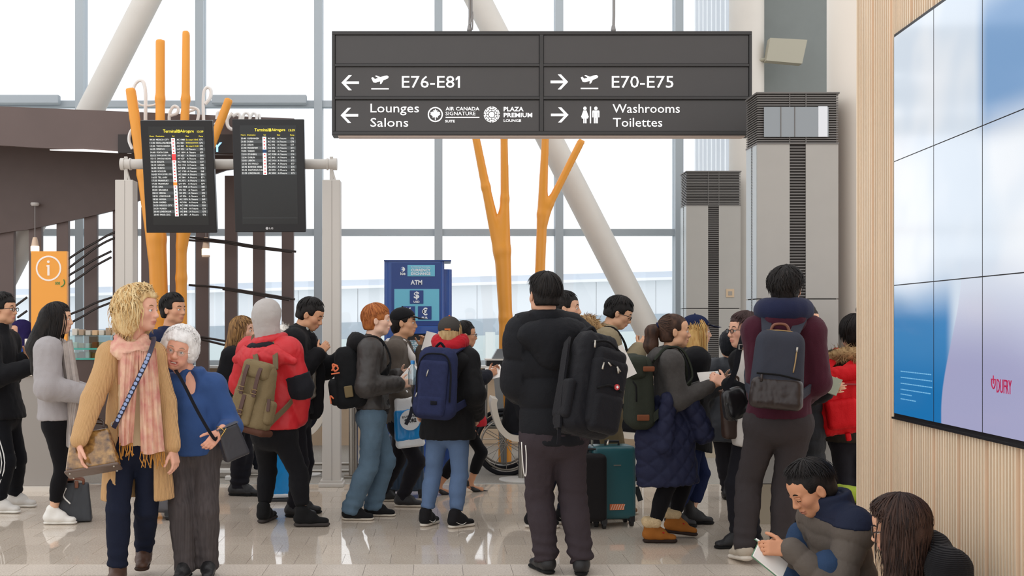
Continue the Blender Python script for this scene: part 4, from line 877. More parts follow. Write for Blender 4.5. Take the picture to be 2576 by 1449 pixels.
    for i, sd in ((0, 1), (1, -1)):
        if hidehands[i]: continue
        nn = np.array(palm[i], float) if palm[i] is not None else p.L*-sd*.8-p.f*.2+UP*-.1
        w = p.wr[i]; V = Vol(w-.2, w+.2, .0058 if Z < 7.2 else .0078); hand_sdf(V, w+p.hd[i]*.02, p.hd[i], nn, sd*(1 if i == 0 else 1)*-1*(-1 if i == 0 else -1) if False else (-1 if i == 0 else 1), curl[i], s*.97)
        v, f = V.mesh(); vs.append(v); fs.append(f+n); n += len(v); lips.append(np.full(len(v), .06))
    p.root = (float(p.pv[0]), float(p.pv[1]), 0.0)
    p.o = from_np('person', np.vstack(vs), np.vstack(fs), skin_mat(skin, lip), None, True, p.root, {'lip': np.concatenate(lips)}); tag(p.o, label, 'person', group)
    # ---- eyes and brows
    T = lambda q: p.hc+p.RH@(np.array(q, float)*p.hs); p.T = T
    if gaze:
        for q in (-1, 1):
            if pitch < -18:
                MB().sphere(T((q*.031, .0785, .0)), np.array((.0145, .0122, .0122))*p.hs, 8, R=p.RH).build('eyelid', MATS['skin_'+skin], p.o, smooth=True); MB().tube([T((q*.044, .083, -.005)), T((q*.031, .0912, -.0075)), T((q*.018, .087, -.0055))], .0016*p.hs, 6, sm=5).build('eyelashes', mat('brow_'+brow, brow, .7), p.o, smooth=True)
            else:
                mb = MB(); mb.sphere(T((q*.031, .0785, .0015)), .0118*p.hs, 7); mb.cur = 1; mb.sphere(T((q*.031, .0865, .0008)), np.array((.0062, .0042, .0062))*p.hs, 6, R=p.RH); mb.build('eye', [mat('eye_white', 'e9e2dc', .25), mat('iris_'+eyes, eyes, .2)], p.o, smooth=True)
            MB().tube([T((q*.047, .079, .006)), T((q*.031, .0915, .0095)), T((q*.015, .0875, .004))], np.array((.0022, .0036, .0022))*p.hs, 6, sm=5).build('eyelid', MATS['skin_'+skin], p.o, smooth=True)
            MB().tube([T((q*.05, .075, .02)), T((q*.034, .0895, .0285)), T((q*.014, .0915, .0225))], np.array((.0015, .0032, .0028))*p.hs, 6, sm=5).build('eyebrow', mat('brow_'+brow, brow, .7), p.o, smooth=True)
    return p
# ---------------------------------------------------------------- hair
def hmat(c, c2): return mat('hair_'+c, c, .5, attr='var', c2=c2, spec=.22, bump=.25, bscale=180)
def ribbons(pts, rad, cen, w=1.0, fl=.5):
    """pts (n,m,3) lock centre lines -> verts, quads, per-vertex lock index"""
    n, m, _ = pts.shape; t = np.gradient(pts, axis=1); t /= np.linalg.norm(t, axis=2, keepdims=True)+1e-9
    r = pts-cen; sd = np.cross(t, r); sd /= np.linalg.norm(sd, axis=2, keepdims=True)+1e-9; nn = np.cross(sd, t)
    prof = np.interp(np.linspace(0, 1, m), (0, .15, .7, 1), (.45, 1, .85, .12)); R = rad[:, None, None]*prof[None, :, None]
    ring = np.stack([pts+sd*R*w-nn*R*.25, pts+nn*R*fl, pts-sd*R*w-nn*R*.25], 2).reshape(-1, 3)
    base = (np.arange(n)[:, None]*m+np.arange(m-1)[None, :]).ravel()*3; F4 = []
    for j in range(2): F4.append(np.stack([base+j, base+j+1, base+4+j, base+3+j], 1))
    return ring, np.vstack(F4), np.repeat(np.arange(n), m*3)
def locks(p, m, n, rE=(.085, .105, .094), cE=(0, -.012, .032), th=(1.15, 1.75, 2.1), fall=0., curl=0., cf=40, rad=.006, off=.0, pole=(0, -.25, 1), seed=1, mpts=7, spread=0., start=.0, inward=.0, back=0., name='hair_locks', jit=.12, phi=None, stray=0, dens=1.55, nofall=.95):
    n = int(n*dens*(1 if p.Z < 8.2 else .7)); rad = rad*.52; g = np.random.default_rng(seed); pole = nrm(pole); ef = nrm(np.array((0, 1., 0))-pole*pole[1]); el = np.cross(ef, pole)*-1; el = np.cross(pole, ef)
    ph = g.uniform(-math.pi, math.pi, n) if phi is None else g.uniform(phi[0], phi[1], n); ph = (ph+math.pi) % (2*math.pi)-math.pi; a = np.abs(ph)
    t1 = np.interp(a, (0, .6, 1.57, 2.4, math.pi), (th[0], th[0]*1.02, th[1], th[2], th[2]))*(1+g.normal(0, jit, n)); t0 = t1*g.uniform(start, .75, n)
    ms = mpts; tt = t0[:, None]+(t1-t0)[:, None]*np.linspace(0, 1, ms)[None]; phx = ph[:, None]+g.normal(0, .12, n)[:, None]*np.linspace(0, 1, ms)[None]
    d = np.cos(tt)[..., None]*pole+np.sin(tt)[..., None]*(np.cos(phx)[..., None]*ef+np.sin(phx)[..., None]*el)
    o = 1+off+g.uniform(-.03, .035, n)[:, None, None]+stray*(g.random(n)**4)[:, None, None]*np.linspace(0, 1, ms)[None, :, None]
    q = np.array(cE)+d*np.array(rE)*o; pts = p.hc+(q*p.hs)@p.RH.T
    if fall:
        st_ = .03; k = int(fall/st_)+1; cur = pts[:, -1]; dr = pts[:, -1]-pts[:, -2]; dr /= np.linalg.norm(dr, axis=1, keepdims=True)+1e-9; ex = [pts]; ln = g.uniform(.7, 1.0, n)*np.where(a < nofall, .1, 1)
        rd = cur-p.hc; rd[:, 2] = 0; rd /= np.linalg.norm(rd, axis=1, keepdims=True)+1e-9
        for i in range(k):
            dr = dr*.6+np.array((0, 0, -.55))+rd*(spread-inward*(i/k))*.3-p.fw*back*.2; dr /= np.linalg.norm(dr, axis=1, keepdims=True)+1e-9; cur = cur+dr*st_*ln[:, None]; ex.append(cur[:, None])
        pts = np.concatenate(ex, 1)
    if curl:
        m_ = pts.shape[1]; L = np.linspace(0, 1, m_)[None, :]*m_*.026; f1 = g.uniform(.7, 1.3, n)[:, None]*cf; a0 = g.uniform(0, 6.28, n)[:, None]; w = curl*np.linspace(.2, 1, m_)[None, :]
        e1 = g.normal(size=(n, 1, 3)); e1 /= np.linalg.norm(e1, axis=2, keepdims=True); e2 = g.normal(size=(n, 1, 3)); e2 /= np.linalg.norm(e2, axis=2, keepdims=True)
        pts = pts+(np.sin(f1*L+a0)*w)[..., None]*e1+(np.cos(f1*L+a0)*w)[..., None]*e2
    v, f, ix = ribbons(pts, rad*g.uniform(.6, 1.3, n), p.hc); var = g.random(n)[ix]
    return from_np(name, v, f, m, p.o, True, attr={'var': var})
def hair_cap(p, m, t=.012, fr=.055, ear=1, nape=-.085, h=.0078, extra=None, fold=.004, fb=.045, seed=0, name='hair', side=.6):
    T = p.T; s = p.hs; ext = np.abs(p.RH)@np.array((.125, .15, .16))*s; lo, hi = p.hc-ext, p.hc+ext; R = p.RH
    if extra: pts = np.array([np.array(a)-r for a, r in extra['pts']]+[np.array(a)+r for a, r in extra['pts']]); lo = np.minimum(lo, pts.min(0)); hi = np.maximum(hi, pts.max(0))
    V = Vol(lo, hi, h); V.ell(T((0, -.014, .034)), np.array((.075+t*side, .096+t, .083+t))*s, R, .02); V.ell(T((0, -.04, -.03)), np.array((.068+t*side*.8, .062+t*.7, .08))*s, R, .03)
    V.box(T((0, fb+.09, fr-.09)), np.array((.13, .09, .09))*s, R, .02*s, .012, 's')
    if ear:
        for q in (-1, 1): V.box(T((q*.088, .012, -.055)), np.array((.03, .04, .055))*s, R, .015*s, .01, 's')
    V.box(T((0, -.03, nape-.08)), np.array((.13, .14, .08))*s, R, .02*s, .01, 's')
    if extra: extra['fn'](V)
    v, f = V.mesh(); v = folds(v, f, fold, (45, 45, 18), seed); return from_np(name, v, f, m, p.o, True, attr={'var': vnoise(v*np.array((90, 90, 25)))})
# ---------------------------------------------------------------- clothes
def segs_of(p): return [(p.sc, p.pv-p.up*.3, .16, 0), (p.sh[0], p.el[0], .06, 1), (p.el[0], p.wr[0], .055, 2), (p.sh[1], p.el[1], .06, 3), (p.el[1], p.wr[1], .055, 4)]
def seg_param(p, v):
    best = np.full(len(v), 9.); par = np.zeros(len(v)); sid = np.zeros(len(v), int); base = {0: 0, 1: 0, 3: 0}
    for a, b, r, i in segs_of(p):
        ba = b-a; L = np.linalg.norm(ba); t = np.clip((v-a)@ba/(L*L), 0, 1); d = np.linalg.norm(v-a-t[:, None]*ba, axis=1)-r; off = np.linalg.norm(p.el[0]-p.sh[0]) if i == 2 else np.linalg.norm(p.el[1]-p.sh[1]) if i == 4 else 0
        m = d < best; best[m] = d[m]; par[m] = (t*L+off)[m]; sid[m] = i
    return par, sid
def top(p, name, m, infl=.02, hem=None, sleeve=(1, 1), flare=0, puff=0, pamp=.01, fold=.006, fs=(11, 11, 6), collar=0, cm=None, h=.011, cut=None, belly=0, bust=0, seed=0, hemtilt=(0, 0, 0), arms=(1, 1), arm=0, wide=0, extra=None, mats=None, mask=None, flat=.66, neckcut=.06):
    s = p.s; hemz = p.pv-UP*.06 if hem is None else p.pv+p.up*((PZ(hem, p.Z)-p.pv[2])/p.up[2]); J = np.array(p.sh+p.el+p.wr+[p.nk, p.pv, hemz]); lo = J.min(0)-.26; hi = J.max(0)+.2; a_ = infl+arm
    w = (p.sh[0]-p.sh[1])@p.L*.5/s/.185
    def fn(V):
        r1, r2, r3 = (.152*w+infl+wide)*s, (.13+infl+belly)*s, (.150+infl*.9+belly*.6+flare)*s
        V.cap(p.sc-p.up*.09, p.ws, r1, r2, .06, flat, p.fw); V.cap(p.ws, p.pv, r2, (.148+infl+flare*.4)*s, .06, flat+.05, p.fw); V.cap(p.pv, hemz-UP*.05, (.148+infl+flare*.4)*s, r3, .05, flat+.07, p.fw)
        if bust: V.ell(p.sc-p.up*.14*s+p.fw*.09*s, (.1*s, .06*s, .065*s), np.stack([p.L, p.fw, p.up], 1), .06)
        if belly: V.ell(p.ws+p.fw*.07*s-p.up*.03, (.13*s, .08*s, .14*s), np.stack([p.L, p.fw, p.up], 1), .08)
        V.plane(hemz, -UP+np.array(hemtilt), .012)
        V.cap(p.sh[0], p.sh[1], (.05+infl*.8)*s, (.05+infl*.8)*s, .05); V.cap(p.sc, p.nk+p.up*.0, (.075+infl*.5)*s, (.058+infl*.4)*s, .04)
        for i in (0, 1): V.cap(p.nk-p.up*.012, p.sh[i]-p.up*.005, (.042+infl*.4)*s, (.045+infl*.7)*s, .05)
        for i in (0, 1):
            if not arms[i]: continue
            V.cap(p.sh[i], p.el[i], (.05+a_)*s, (.044+a_)*s, .05)
            e = p.el[i]+(p.wr[i]-p.el[i])*sleeve[i]
            if sleeve[i] > 0: V.cap(p.el[i], e, (.045+a_)*s, (.034+a_*.75)*s, .02)
        if collar: 
            for k in range(26):
                a = 2*math.pi*k/26; b = 2*math.pi*(k+1)/26; R_ = (.068+infl*.25)*s; c0 = p.nk+p.up*(collar*.4); g = lambda t: c0+p.L*math.cos(t)*R_+p.fw*math.sin(t)*R_*1.0
                V.cap(g(a)-p.up*collar*.4, g(a)+p.up*collar*.35, .02, .017, .015)
        if cut: cut(V)
        if extra: extra(V)
    V = Vol(lo, hi, h*(1.04 if p.Z < 7.2 else 1.2)); fn(V); v, f = V.mesh(); par, sid = seg_param(p, v)
    if puff:
        n = vnormals(v, f); q = np.where(sid == 0, (p.nk-v)@p.up, par)/puff+.10*vnoise(v*5+seed); v = v+n*(pamp*(np.abs(np.sin(q*math.pi))**.36-.75))[:, None]
    v = folds(v, f, fold, fs, seed)
    return from_np(name, v, f, mats or m, p.o, True, mi=None if mask is None else mask(p, v, f))
def bottom(p, m, th=.088, kn=.066, hm=.055, hem=.06, fold=.006, fs=(14, 14, 9), seed=1, h=.011, waist=None, name='trousers', seat=0, bunch=.012, flat=.85):
    s = p.s; J = np.array(p.hp+p.kn+p.an+[p.ws]); lo = J.min(0)-.2; hi = J.max(0)+.17; lo[2] = max(lo[2], -.02)
    def fn(V):
        V.cap(p.ws, p.pv, .125*s, .14*s, .05, .72, p.fw); V.cap(p.hp[0]+UP*.02, p.hp[1]+UP*.02, (th+.018)*s, (th+.018)*s, .05)
        if seat: V.ell(p.pv-p.fw*.06*s-UP*.04, (.12*s, .08*s, .09*s), np.stack([p.L, p.fw, UP], 1), .06)
        for i in (0, 1):
            V.cap(p.hp[i]-UP*.02, p.kn[i], th*s, kn*s, .03); d = nrm(p.an[i]-p.kn[i]); V.cap(p.kn[i], p.an[i]+d*.02, kn*s, hm*s, .03); V.ell(p.kn[i]+(p.an[i]-p.kn[i])*.3-p.ft[i][0]*.012, (kn*s*.98, kn*s*.98, .12*s), frame(d)@np.eye(3), .03)
        for i in (0, 1):
            d = nrm(p.an[i]-p.kn[i]); e = p.an[i]+d*(.085*s-hem+.1); V.box(e, (.14, .14, .1), frame(d), .01, .006, 's')
    V = Vol(lo, hi, h*(1.15 if p.Z < 7.2 else 1.42)); fn(V); v, f = V.mesh()
    # bunching rings above the hem and behind the knee
    n = vnormals(v, f); amp = np.zeros(len(v))
    for i in (0, 1):
        d = np.linalg.norm(v-p.an[i], axis=1); amp += bunch*np.exp(-(d/.13)**2)*np.sin(v[:, 2]*95+3*vnoise(v*9)+i)*.5; dk = np.linalg.norm(v-p.kn[i], axis=1); amp += bunch*.5*np.exp(-(dk/.12)**2)*np.sin(v[:, 2]*80+4*vnoise(v*8)+i*2)*.5
    v = v+n*amp[:, None]; v = folds(v, f, fold, fs, seed)
    return from_np(name, v, f, m, p.o, True)
def shoes(p, m, sm, kind='sneaker', high=.0, name='shoe', L=.27, sole=.026, swoosh=None, lace=None, skip=(), pitch=(0, 0), h=.0094, laces=1):
    out = []
    for i in (0, 1):
        if i in skip: out.append(None); continue
        s = p.s; fd, lf = p.ft[i]; sd = np.cross(UP, fd); g = p.an[i]*1.0; g[2] = lf; pt = math.radians(pitch[i])
        f2 = fd*math.cos(pt)-UP*math.sin(pt); u2 = np.cross(f2, sd)*-1; u2 = UP*math.cos(pt)+fd*math.sin(pt); R = np.stack([sd, f2, u2], 1); T = lambda q: g+R@(np.array(q, float)*s)
        if kind == 'heel':
            def fn(V):
                V.cap(T((0, -.045, .095)), T((0, .06, .022)), .028*s, .036*s, .02, .8, u2); V.cap(T((0, .06, .022)), T((0, .185, .01)), .036*s, .008*s, .02, .5, u2); V.cap(T((0, -.05, .13)), T((0, -.02, .1)), .03*s, .03*s, .02)
                V.ell(T((0, .0, .15)), np.array((.03, .06, .05))*s, R, .01, 's'); V.plane((0, 0, 0.001), -UP, 0)
            o = sdf(name, T((0, .07, .08))-.17, T((0, .07, .08))+.17, .005, fn, m, p.o); MB().tube([T((0, -.055, .1)), T((0, -.06, .05)), T((0, -.058, .0))], [.02*s, .007*s, .005*s], 8).build('heel', m, o); out.append(o); continue
        hl, tl = -.075, L-.075
        def up(V):
            V.cap(T((0, hl+.045, sole+.03)), T((0, .05, sole+.026)), .042*s, .046*s, .02, .9, u2); V.cap(T((0, .05, sole+.02)), T((0, tl-.045, sole+.008)), .044*s, .038*s, .03, .68, u2); V.cap(T((0, hl+.055, sole+.03)), T((0, -.005, sole+.09)), .042*s, .042*s, .03); V.cap(T((0, .0, sole+.085)), T((0, .08, sole+.045)), .036*s, .03*s, .03)
            if high: V.cap(T((0, -.005, .09)), T((0, -.01, .09+high)), .046*s, .05*s, .02)
            V.plane(T((0, 0, sole*.6)), -u2, 0)
        lo = np.minimum(T((0, hl, 0)), T((0, tl, 0)))-.09; hi = np.maximum(T((0, hl, 0)), T((0, tl, .14+high)))+.09
        o = sdf(name, lo, hi, h, up, m, p.o, fold=.0015, fs=(40, 40, 40))
        def so(V):
            V.cap(T((0, hl+.042, sole/2)), T((0, .03, sole/2)), .04*s, .037*s, .02, sole*.55/.04, u2); V.cap(T((0, .03, sole/2)), T((0, tl-.045, sole/2)), .04*s, .046*s, .02, sole*.55/.044, u2)
        sdf('sole', lo, hi, h*.85, so, sm, o)
        if laces:
            lm_ = mat('lace_'+(lace or '222222'), lace or '222222', .7); mb = MB()
            for k in range(4): y = .035+.022*k; z = sole+.098-.014*k; mb.tube([T((-.026, y, z-.014)), T((0, y, z)), T((.026, y, z-.014))], .0034, 6, sm=3)
            mb.build('laces', lm_, o)
        if swoosh:
            for q in (-1, 1): MB().tube([T((q*.049, .075, .045)), T((q*.05, .03, .032)), T((q*.05, -.03, .055))], [.003, .007, .002], 6, sm=5, flat=.5).build('swoosh', mat('swoosh', 'e6e2da', .5), o)
        out.append(o)
    return out
def hood_down(p, m, s=1.0, name='hood', fur=None, drop=.05, w=.15, d=.06, fold=.006, h=.0122):
    c = p.nk-p.fw*.085*s-p.up*drop
    def fn(V):
        R = np.stack([p.L, p.fw, p.up], 1); V.ell(c, (w*s, d*1.25*s, .085*s), R, .03); V.ell(c-p.up*.075*s-p.fw*.015, (w*.62*s, d*.95*s, .1*s), R, .06)
        for q in (-1, 1): V.cap(c+p.L*q*w*.72*s, p.nk+p.L*q*.10*s+p.fw*.07*s-p.up*.01, .045*s, .03*s, .04)
        V.ell(c+p.up*.1*s+p.fw*.05*s, (w*.62*s, .075*s, .085*s), R, .02, 's')
    o = sdf(name, c-.3*s, c+.3*s, h, fn, m, p.o, fold=fold, fs=(16, 16, 12), seed=3); return o
def fur_ring(p, pts, rad, col, col2, n=700, ln=.045, seed=2, name='fur_trim', r0=.0022):
    q = spline(pts, 14); g = np.random.default_rng(seed); i = g.integers(0, len(q)-1, n); base = q[i]+(q[i+1]-q[i])*g.random((n, 1)); d = g.normal(size=(n, 3)); d /= np.linalg.norm(d, axis=1, keepdims=True)
    st_ = base+d*rad*.5; m_ = 4; tt = np.linspace(0, 1, m_)[None, :, None]; bend = g.normal(size=(n, 1, 3))*.35+np.array((0, 0, -.35)); pt = st_[:, None]+(d[:, None]*tt+bend*tt*tt)*ln*g.uniform(.6, 1.2, (n, 1, 1))
    v, f, ix = ribbons(pt, np.full(n, r0)*g.uniform(.7, 1.6, n), base.mean(0)); mm = mat('fur_'+col, col, .7, attr='var', c2=col2)
    mb = MB().tube(pts, rad*.8, 10, sm=6); k = len(mb.v); allv = np.vstack([np.array(mb.v), v]); tri = [list(x) for x in mb.f]; F_ = tri+[list(x) for x in (f+k)]
    return from_np(name, allv, [tuple(x) for x in F_], mm, p.o, True, attr={'var': np.concatenate([vnoise(np.array(mb.v)*60), g.random(n)[ix]])})
def glasses(p, m, r=.021, flat=.75, th=.0022, lens=None, name='glasses'):
    T = p.T; mb = MB()
    for q in (-1, 1):
        mb.tube([T((q*.033+r*math.cos(a), .102, -.002+r*flat*math.sin(a))) for a in np.linspace(0, 2*math.pi, 19)], th*p.hs, 6, cap=False); mb.tube([T((q*.054, .101, .004)), T((q*.072, .085, .006)), T((q*.08, .0, .0)), T((q*.078, -.015, -.012))], th*.9*p.hs, 6)
    mb.tube([T((-.012, .102, .001)), T((0, .105, .004)), T((.012, .102, .001))], th*p.hs, 6); o = mb.build(name, m, p.o, smooth=True)
    for q in (-1, 1):
        lens_p = [T((q*.033+r*.97*math.cos(a), .102, -.002+r*.97*flat*math.sin(a))) for a in np.linspace(0, 2*math.pi, 19)[:-1]]; b = MB(); b.add(lens_p, [tuple(range(18))]); b.build('lens', glass('lens_glass', 'f4f6f6', .1), o)
    return o
def cap_hat(p, m, bm=None, name='cap', back=0, tilt=0, deco=None):
    T = p.T; s = p.hs; R = p.RH; ext = np.abs(R)@np.array((.13, .22, .14))*s
    def fn(V):
        V.ell(T((0, -.012, .045)), np.array((.088, .108, .085))*s, R, .01); V.plane(T((0, 0, .028)), -(R@np.array((0, -.36, 1.))), .004)
    o = sdf(name, p.hc-ext, p.hc+ext, .006, fn, m, p.o, fold=.001, fs=(20, 20, 20))
    def br(V):
        V.cap(T((-.035, .082, .05)), T((-.02, .15, .032)), .04*s, .03*s, .02, .12, R[:, 2]); V.cap(T((.035, .082, .05)), T((.02, .15, .032)), .04*s, .03*s, .02, .12, R[:, 2]); V.cap(T((0, .078, .054)), T((0, .155, .033)), .045*s, .032*s, .02, .12, R[:, 2])
    sdf('brim', p.hc-ext, p.hc+ext, .0045, br, bm or m, o); MB().sphere(T((0, -.012, .131)), .007*s, 6).build('button', deco or m, o, smooth=True); return o
# ---------------------------------------------------------------- bags
def bag_frame(yaw, tilt=0, roll=0):
    """columns: right (seen from behind the wearer -> along -L), out (away from back), up"""
    f = facing(yaw); L = np.cross(UP, f); R = np.stack([-L, -f, UP], 1); return R@rotx(math.radians(tilt))@roty(math.radians(roll))
class Bag:
    def __init__(b, name, label, cat, c, R, w, d, h): b.c = np.array(c, float); b.R = R; b.w, b.d, b.h = w, d, h; b.o = None; b.name = name; b.label = label; b.cat = cat
    def T(b, x, y, z): return b.c+b.R@np.array((x*b.w/2, y*b.d/2, z*b.h/2))
    def body(b, m, rnd=.06, taper=(.85, .8), fold=.004, extra=None, h=.0105, name='body', fs=(12, 12, 8), seed=0):
        base = b.T(0, 0, -1); b.o = thing(b.name, b.label, b.cat, tuple(base)); ext = np.abs(b.R)@(np.array((b.w, b.d, b.h))*.62)+.03
        def fn(V):
            V.box(b.c, (b.w/2, b.d/2, b.h/2), b.R, rnd, .01, taper=taper)
            if extra: extra(V)
        return sdf(name, b.c-ext, b.c+ext, h, fn, m, b.o, fold=fold, fs=fs, seed=seed)
    def pad(b, name, m, lo, hi, rnd=.02, par=None, fold=.002, h=.007, taper=None, seed=1, yoff=0):
        c = b.T(*[(lo[i]+hi[i])/2 for i in range(3)])+b.R[:, 1]*yoff; hf = np.array([(hi[i]-lo[i])/4*(b.w, b.d, b.h)[i] for i in range(3)]); ext = np.abs(b.R)@hf*1.1+.02
        return sdf(name, c-ext, c+ext, h, lambda V: V.box(c, hf, b.R, min(rnd, hf.min()*.98), .01, taper=taper), m, par or b.o, fold=fold, seed=seed)
    def line(b, name, m, pts, r=.003, n=6, par=None, sm=5): return MB().tube([b.T(*q) for q in pts], r, n, sm=sm).build(name, m, par or b.o, smooth=True)
    def band(b, name, m, pts, w=.03, th=.005, nor=None, par=None, sm=6): return MB().strap([b.T(*q) for q in pts], w, th, b.R[:, 1] if nor is None else nor, sm).build(name, m, par or b.o)
def shoulder_straps(b, p, m, w=.055, sides=(0, 1), th=.012, buckle=None):
    """padded straps over the wearer's shoulders, from bag top round the front to the bag bottom"""
    for i, q in ((0, 1), (1, -1)):
        if i not in sides: continue
        a = b.T(-q*.45, -.8, .86); s0 = p.sc+p.L*q*.11*p.s+p.up*.085*p.s-p.fw*.04; s1 = p.sc+p.L*q*.12*p.s+p.up*.07*p.s+p.fw*.08; s2 = p.sc+p.L*q*.135*p.s-p.up*.12+p.fw*.16*p.s; s3 = p.ws+p.L*q*.2*p.s+p.up*.06+p.fw*.03; e = b.T(-q*.8, -.6, -.7)
        nor = np.array([-p.fw+UP*.3, UP, UP*.6+p.fw, p.fw, p.L*q+p.fw*.3, p.L*q]); MB().strap([a, s0, s1, s2, s3, e], w, th, nor, 6).build('shoulder_strap', m, b.o)
def ppm_bag(x, y, Z): return P(x, y, Z)
# ================================================================ PEOPLE: the queue
blk = lambda n, c='17171a', r=.75, **k: mat(n, c, r, bump=k.pop('bump', .25), bscale=k.pop('bscale', 220), sheen=k.pop('sheen', .15), **k)
bk_hair = hmat('100e0e', '241f1d'); br_hair = hmat('2a1c17', '4a3328')
zipm = mat('zip_metal', 'b9b4aa', .3, .8)
# --- woman, camel cardigan
p = person('woman with wavy blond hair in a camel cardigan and pink scarf', 6.5, 12, (352, 781), (331, 868), (342, 1115), [(362, .22, 10, .05), (296, -.08, 5, 0)], [(438, 1150, -.1), (188, 1136, -.34)], hyaw=76, hs=.24, fem=1, skin='e6b097', lip='b96a60', res=.0038, brow='8d6a48', eyes='5b6b78', curl=(.7, .35), palm=((-.5, .2, 0), (.9, .3, -.1)), hdir=((.25, -.1, -1), (.12, -.1, -1)), poles=((.5, .5, -.3), (-.6, .4, -.2)), sw=.122)
P1 = p
camel = mat('camel_knit', 'd3a876', .85, bump=.55, bscale=55, kind='X', sheen=.3)
def cutf(V):
    R = np.stack([p.L, p.fw, UP], 1)
    c = p.sc+p.fw*.2-p.L*-.012; V.box((p.pv+p.sc)/2+p.fw*.18+p.L*.012-UP*.22, (.095, .15, .62), R, .03, .015, 's'); V.box(p.pv+p.fw*.13-UP*.3+p.L*.0, (.105, .2, .33), R, .03, .01, 's')
top(p, 'cardigan', camel, .022, 1256, flare=.05, fold=.007, fs=(13, 13, 3), cut=cutf, seed=4, h=.0095)
shirt = mat('cream_shirt', 'e3cba4', .8, bump=.2); top(p, 'shirt', shirt, .008, 1118, arms=(0, 0), fold=.003, h=.012)
bottom(p, mat('navy_denim', '1d2233', .85, bump=.3, bscale=300), .092, .066, .058, hem=.11, seat=1)
shoes(p, mat('brown_leather', '4e3528', .5, bump=.2), mat('brown_sole', '3a2a22', .6), 'boot', high=.07, name='boot', lace='2b1d17', pitch=(0, 0))
pk1 = mat('pink_scarf', 'd08d84', .8, var=.3, vscale=16, c2='e6c3a6', bump=.2)
def sc1(V):
    c = p.nk+p.fw*.03
    for k in range(14):
        a, b = 2*math.pi*k/14, 2*math.pi*(k+1)/14; g = lambda t: c+p.L*math.cos(t)*.085+p.fw*math.sin(t)*.095-UP*(.01+.045*max(0, math.sin(t))); V.cap(g(a), g(b), .036, .036, .02)
        g2 = lambda t: c+UP*.04+p.L*math.cos(t)*.07+p.fw*math.sin(t)*.075-UP*(.05*max(0, math.sin(t))); V.cap(g2(a), g2(b), .026, .026, .015)
sdf('scarf', p.nk-.3, p.nk+.3, .007, sc1, pk1, p.o, fold=.010, fs=(20, 20, 34), seed=8)
def drape(name, x0, x1, y0, y1, ztop, zbot, m, Z, amp=.012, nf=3.5, ph=0, curve=None):
    nu, nv = 26, 26; U = np.linspace(0, 1, nu); Vv = np.linspace(0, 1, nv); g = np.zeros((nv, nu, 3))
    for j, v_ in enumerate(Vv):
        a = x0[0]+(x1[0]-x0[0])*v_; b_ = x0[1]+(x1[1]-x0[1])*v_; dep = Z+ztop+(zbot-ztop)*v_**.6
        for i, u in enumerate(U):
            fo = amp*math.sin(u*nf*6.28+ph+1.2*math.sin(v_*3+ph))*(.6+.6*v_)+amp*.4*math.sin(u*nf*15+v_*5); rr = -.03*math.sin(u*math.pi); g[j, i] = P(a+(b_-a)*u, y0+(y1-y0)*v_+4*math.sin(u*5), dep+fo+rr)
    fr_ = g.reshape(-1, 3); bk = fr_+np.array((0, .006, 0)); n_ = nu*nv; q = [(j*nu+i, j*nu+i+1, (j+1)*nu+i+1, (j+1)*nu+i) for j in range(nv-1) for i in range(nu-1)]
    rim = [(j*nu, (j+1)*nu) for j in range(nv-1)]+[((nv-1)*nu+i, (nv-1)*nu+i+1) for i in range(nu-1)]+[((j+1)*nu+nu-1, j*nu+nu-1) for j in range(nv-1)]+[(i+1, i) for i in range(nu-1)]
    F_ = q+[tuple(n_+k for k in t[::-1]) for t in q]+[(a, n_+a, n_+b_, b_) for a, b_ in rim]; return from_np(name, np.vstack([fr_, bk]), F_, m, p.o, True)
drape('scarf_end', (303, 350), (299, 334), 885, 1118, -.15, -.165, pk1, 6.5, .011, 2.6); drape('scarf_end', (349, 392), (354, 414), 880, 1140, -.155, -.165, pk1, 6.5, .012, 3.2, 1.5)
mb = MB()
for xa, xb, y1 in ((301, 333, 1114), (355, 412, 1136)):
    for k in range(15): q = P(xa+(xb-xa)*k/14, y1, 6.335); mb.tube([q, q-UP*.04+p.L*random.uniform(-.008, .008), q-UP*random.uniform(.07, .1)+p.L*random.uniform(-.015, .015)], .0028, 5)
tag(mb.build('scarf_fringe', mat('fringe_gold', 'bd8440', .8), p.o), kind='stuff')
bh = hmat('c59a5e', 'ecd5a4')
def bob(V):
    R = p.RH; s = p.hs; T = p.T
    V.ell(T((0, -.03, .035)), np.array((.112, .12, .105))*s, R, .03)
    for q in (-1, 1): V.ell(T((q*.085, -.03, -.055)), np.array((.045, .07, .09))*s, R, .04)
    V.ell(T((0, -.095, -.06)), np.array((.085, .055, .1))*s, R, .04); V.box(T((0, .14, -.05)), np.array((.07, .105, .118))*s, R, .03, .015, 's')
hair_cap(p, bh, .02, .06, 0, -.3, extra={'pts': [(p.hc, .2)], 'fn': bob}, fold=.012, fb=.05)
locks(p, bh, 560, rE=(.114, .124, .116), cE=(0, -.027, .03), th=(.82, 1.75, 1.9), fall=.13, curl=.014, cf=38, rad=.0095, seed=3, spread=.25, inward=.5, jit=.16, stray=.14, mpts=11, nofall=1.15, dens=2)
for i in range(5): MB().sphere(p.wr[1]+(p.el[1]-p.wr[1])*(.05+.13*i)-p.L*.038-p.fw*.0, .005, 6).build('cuff_button', mat('gold_button', 'c9a15a', .3, .8), p.o, smooth=True)
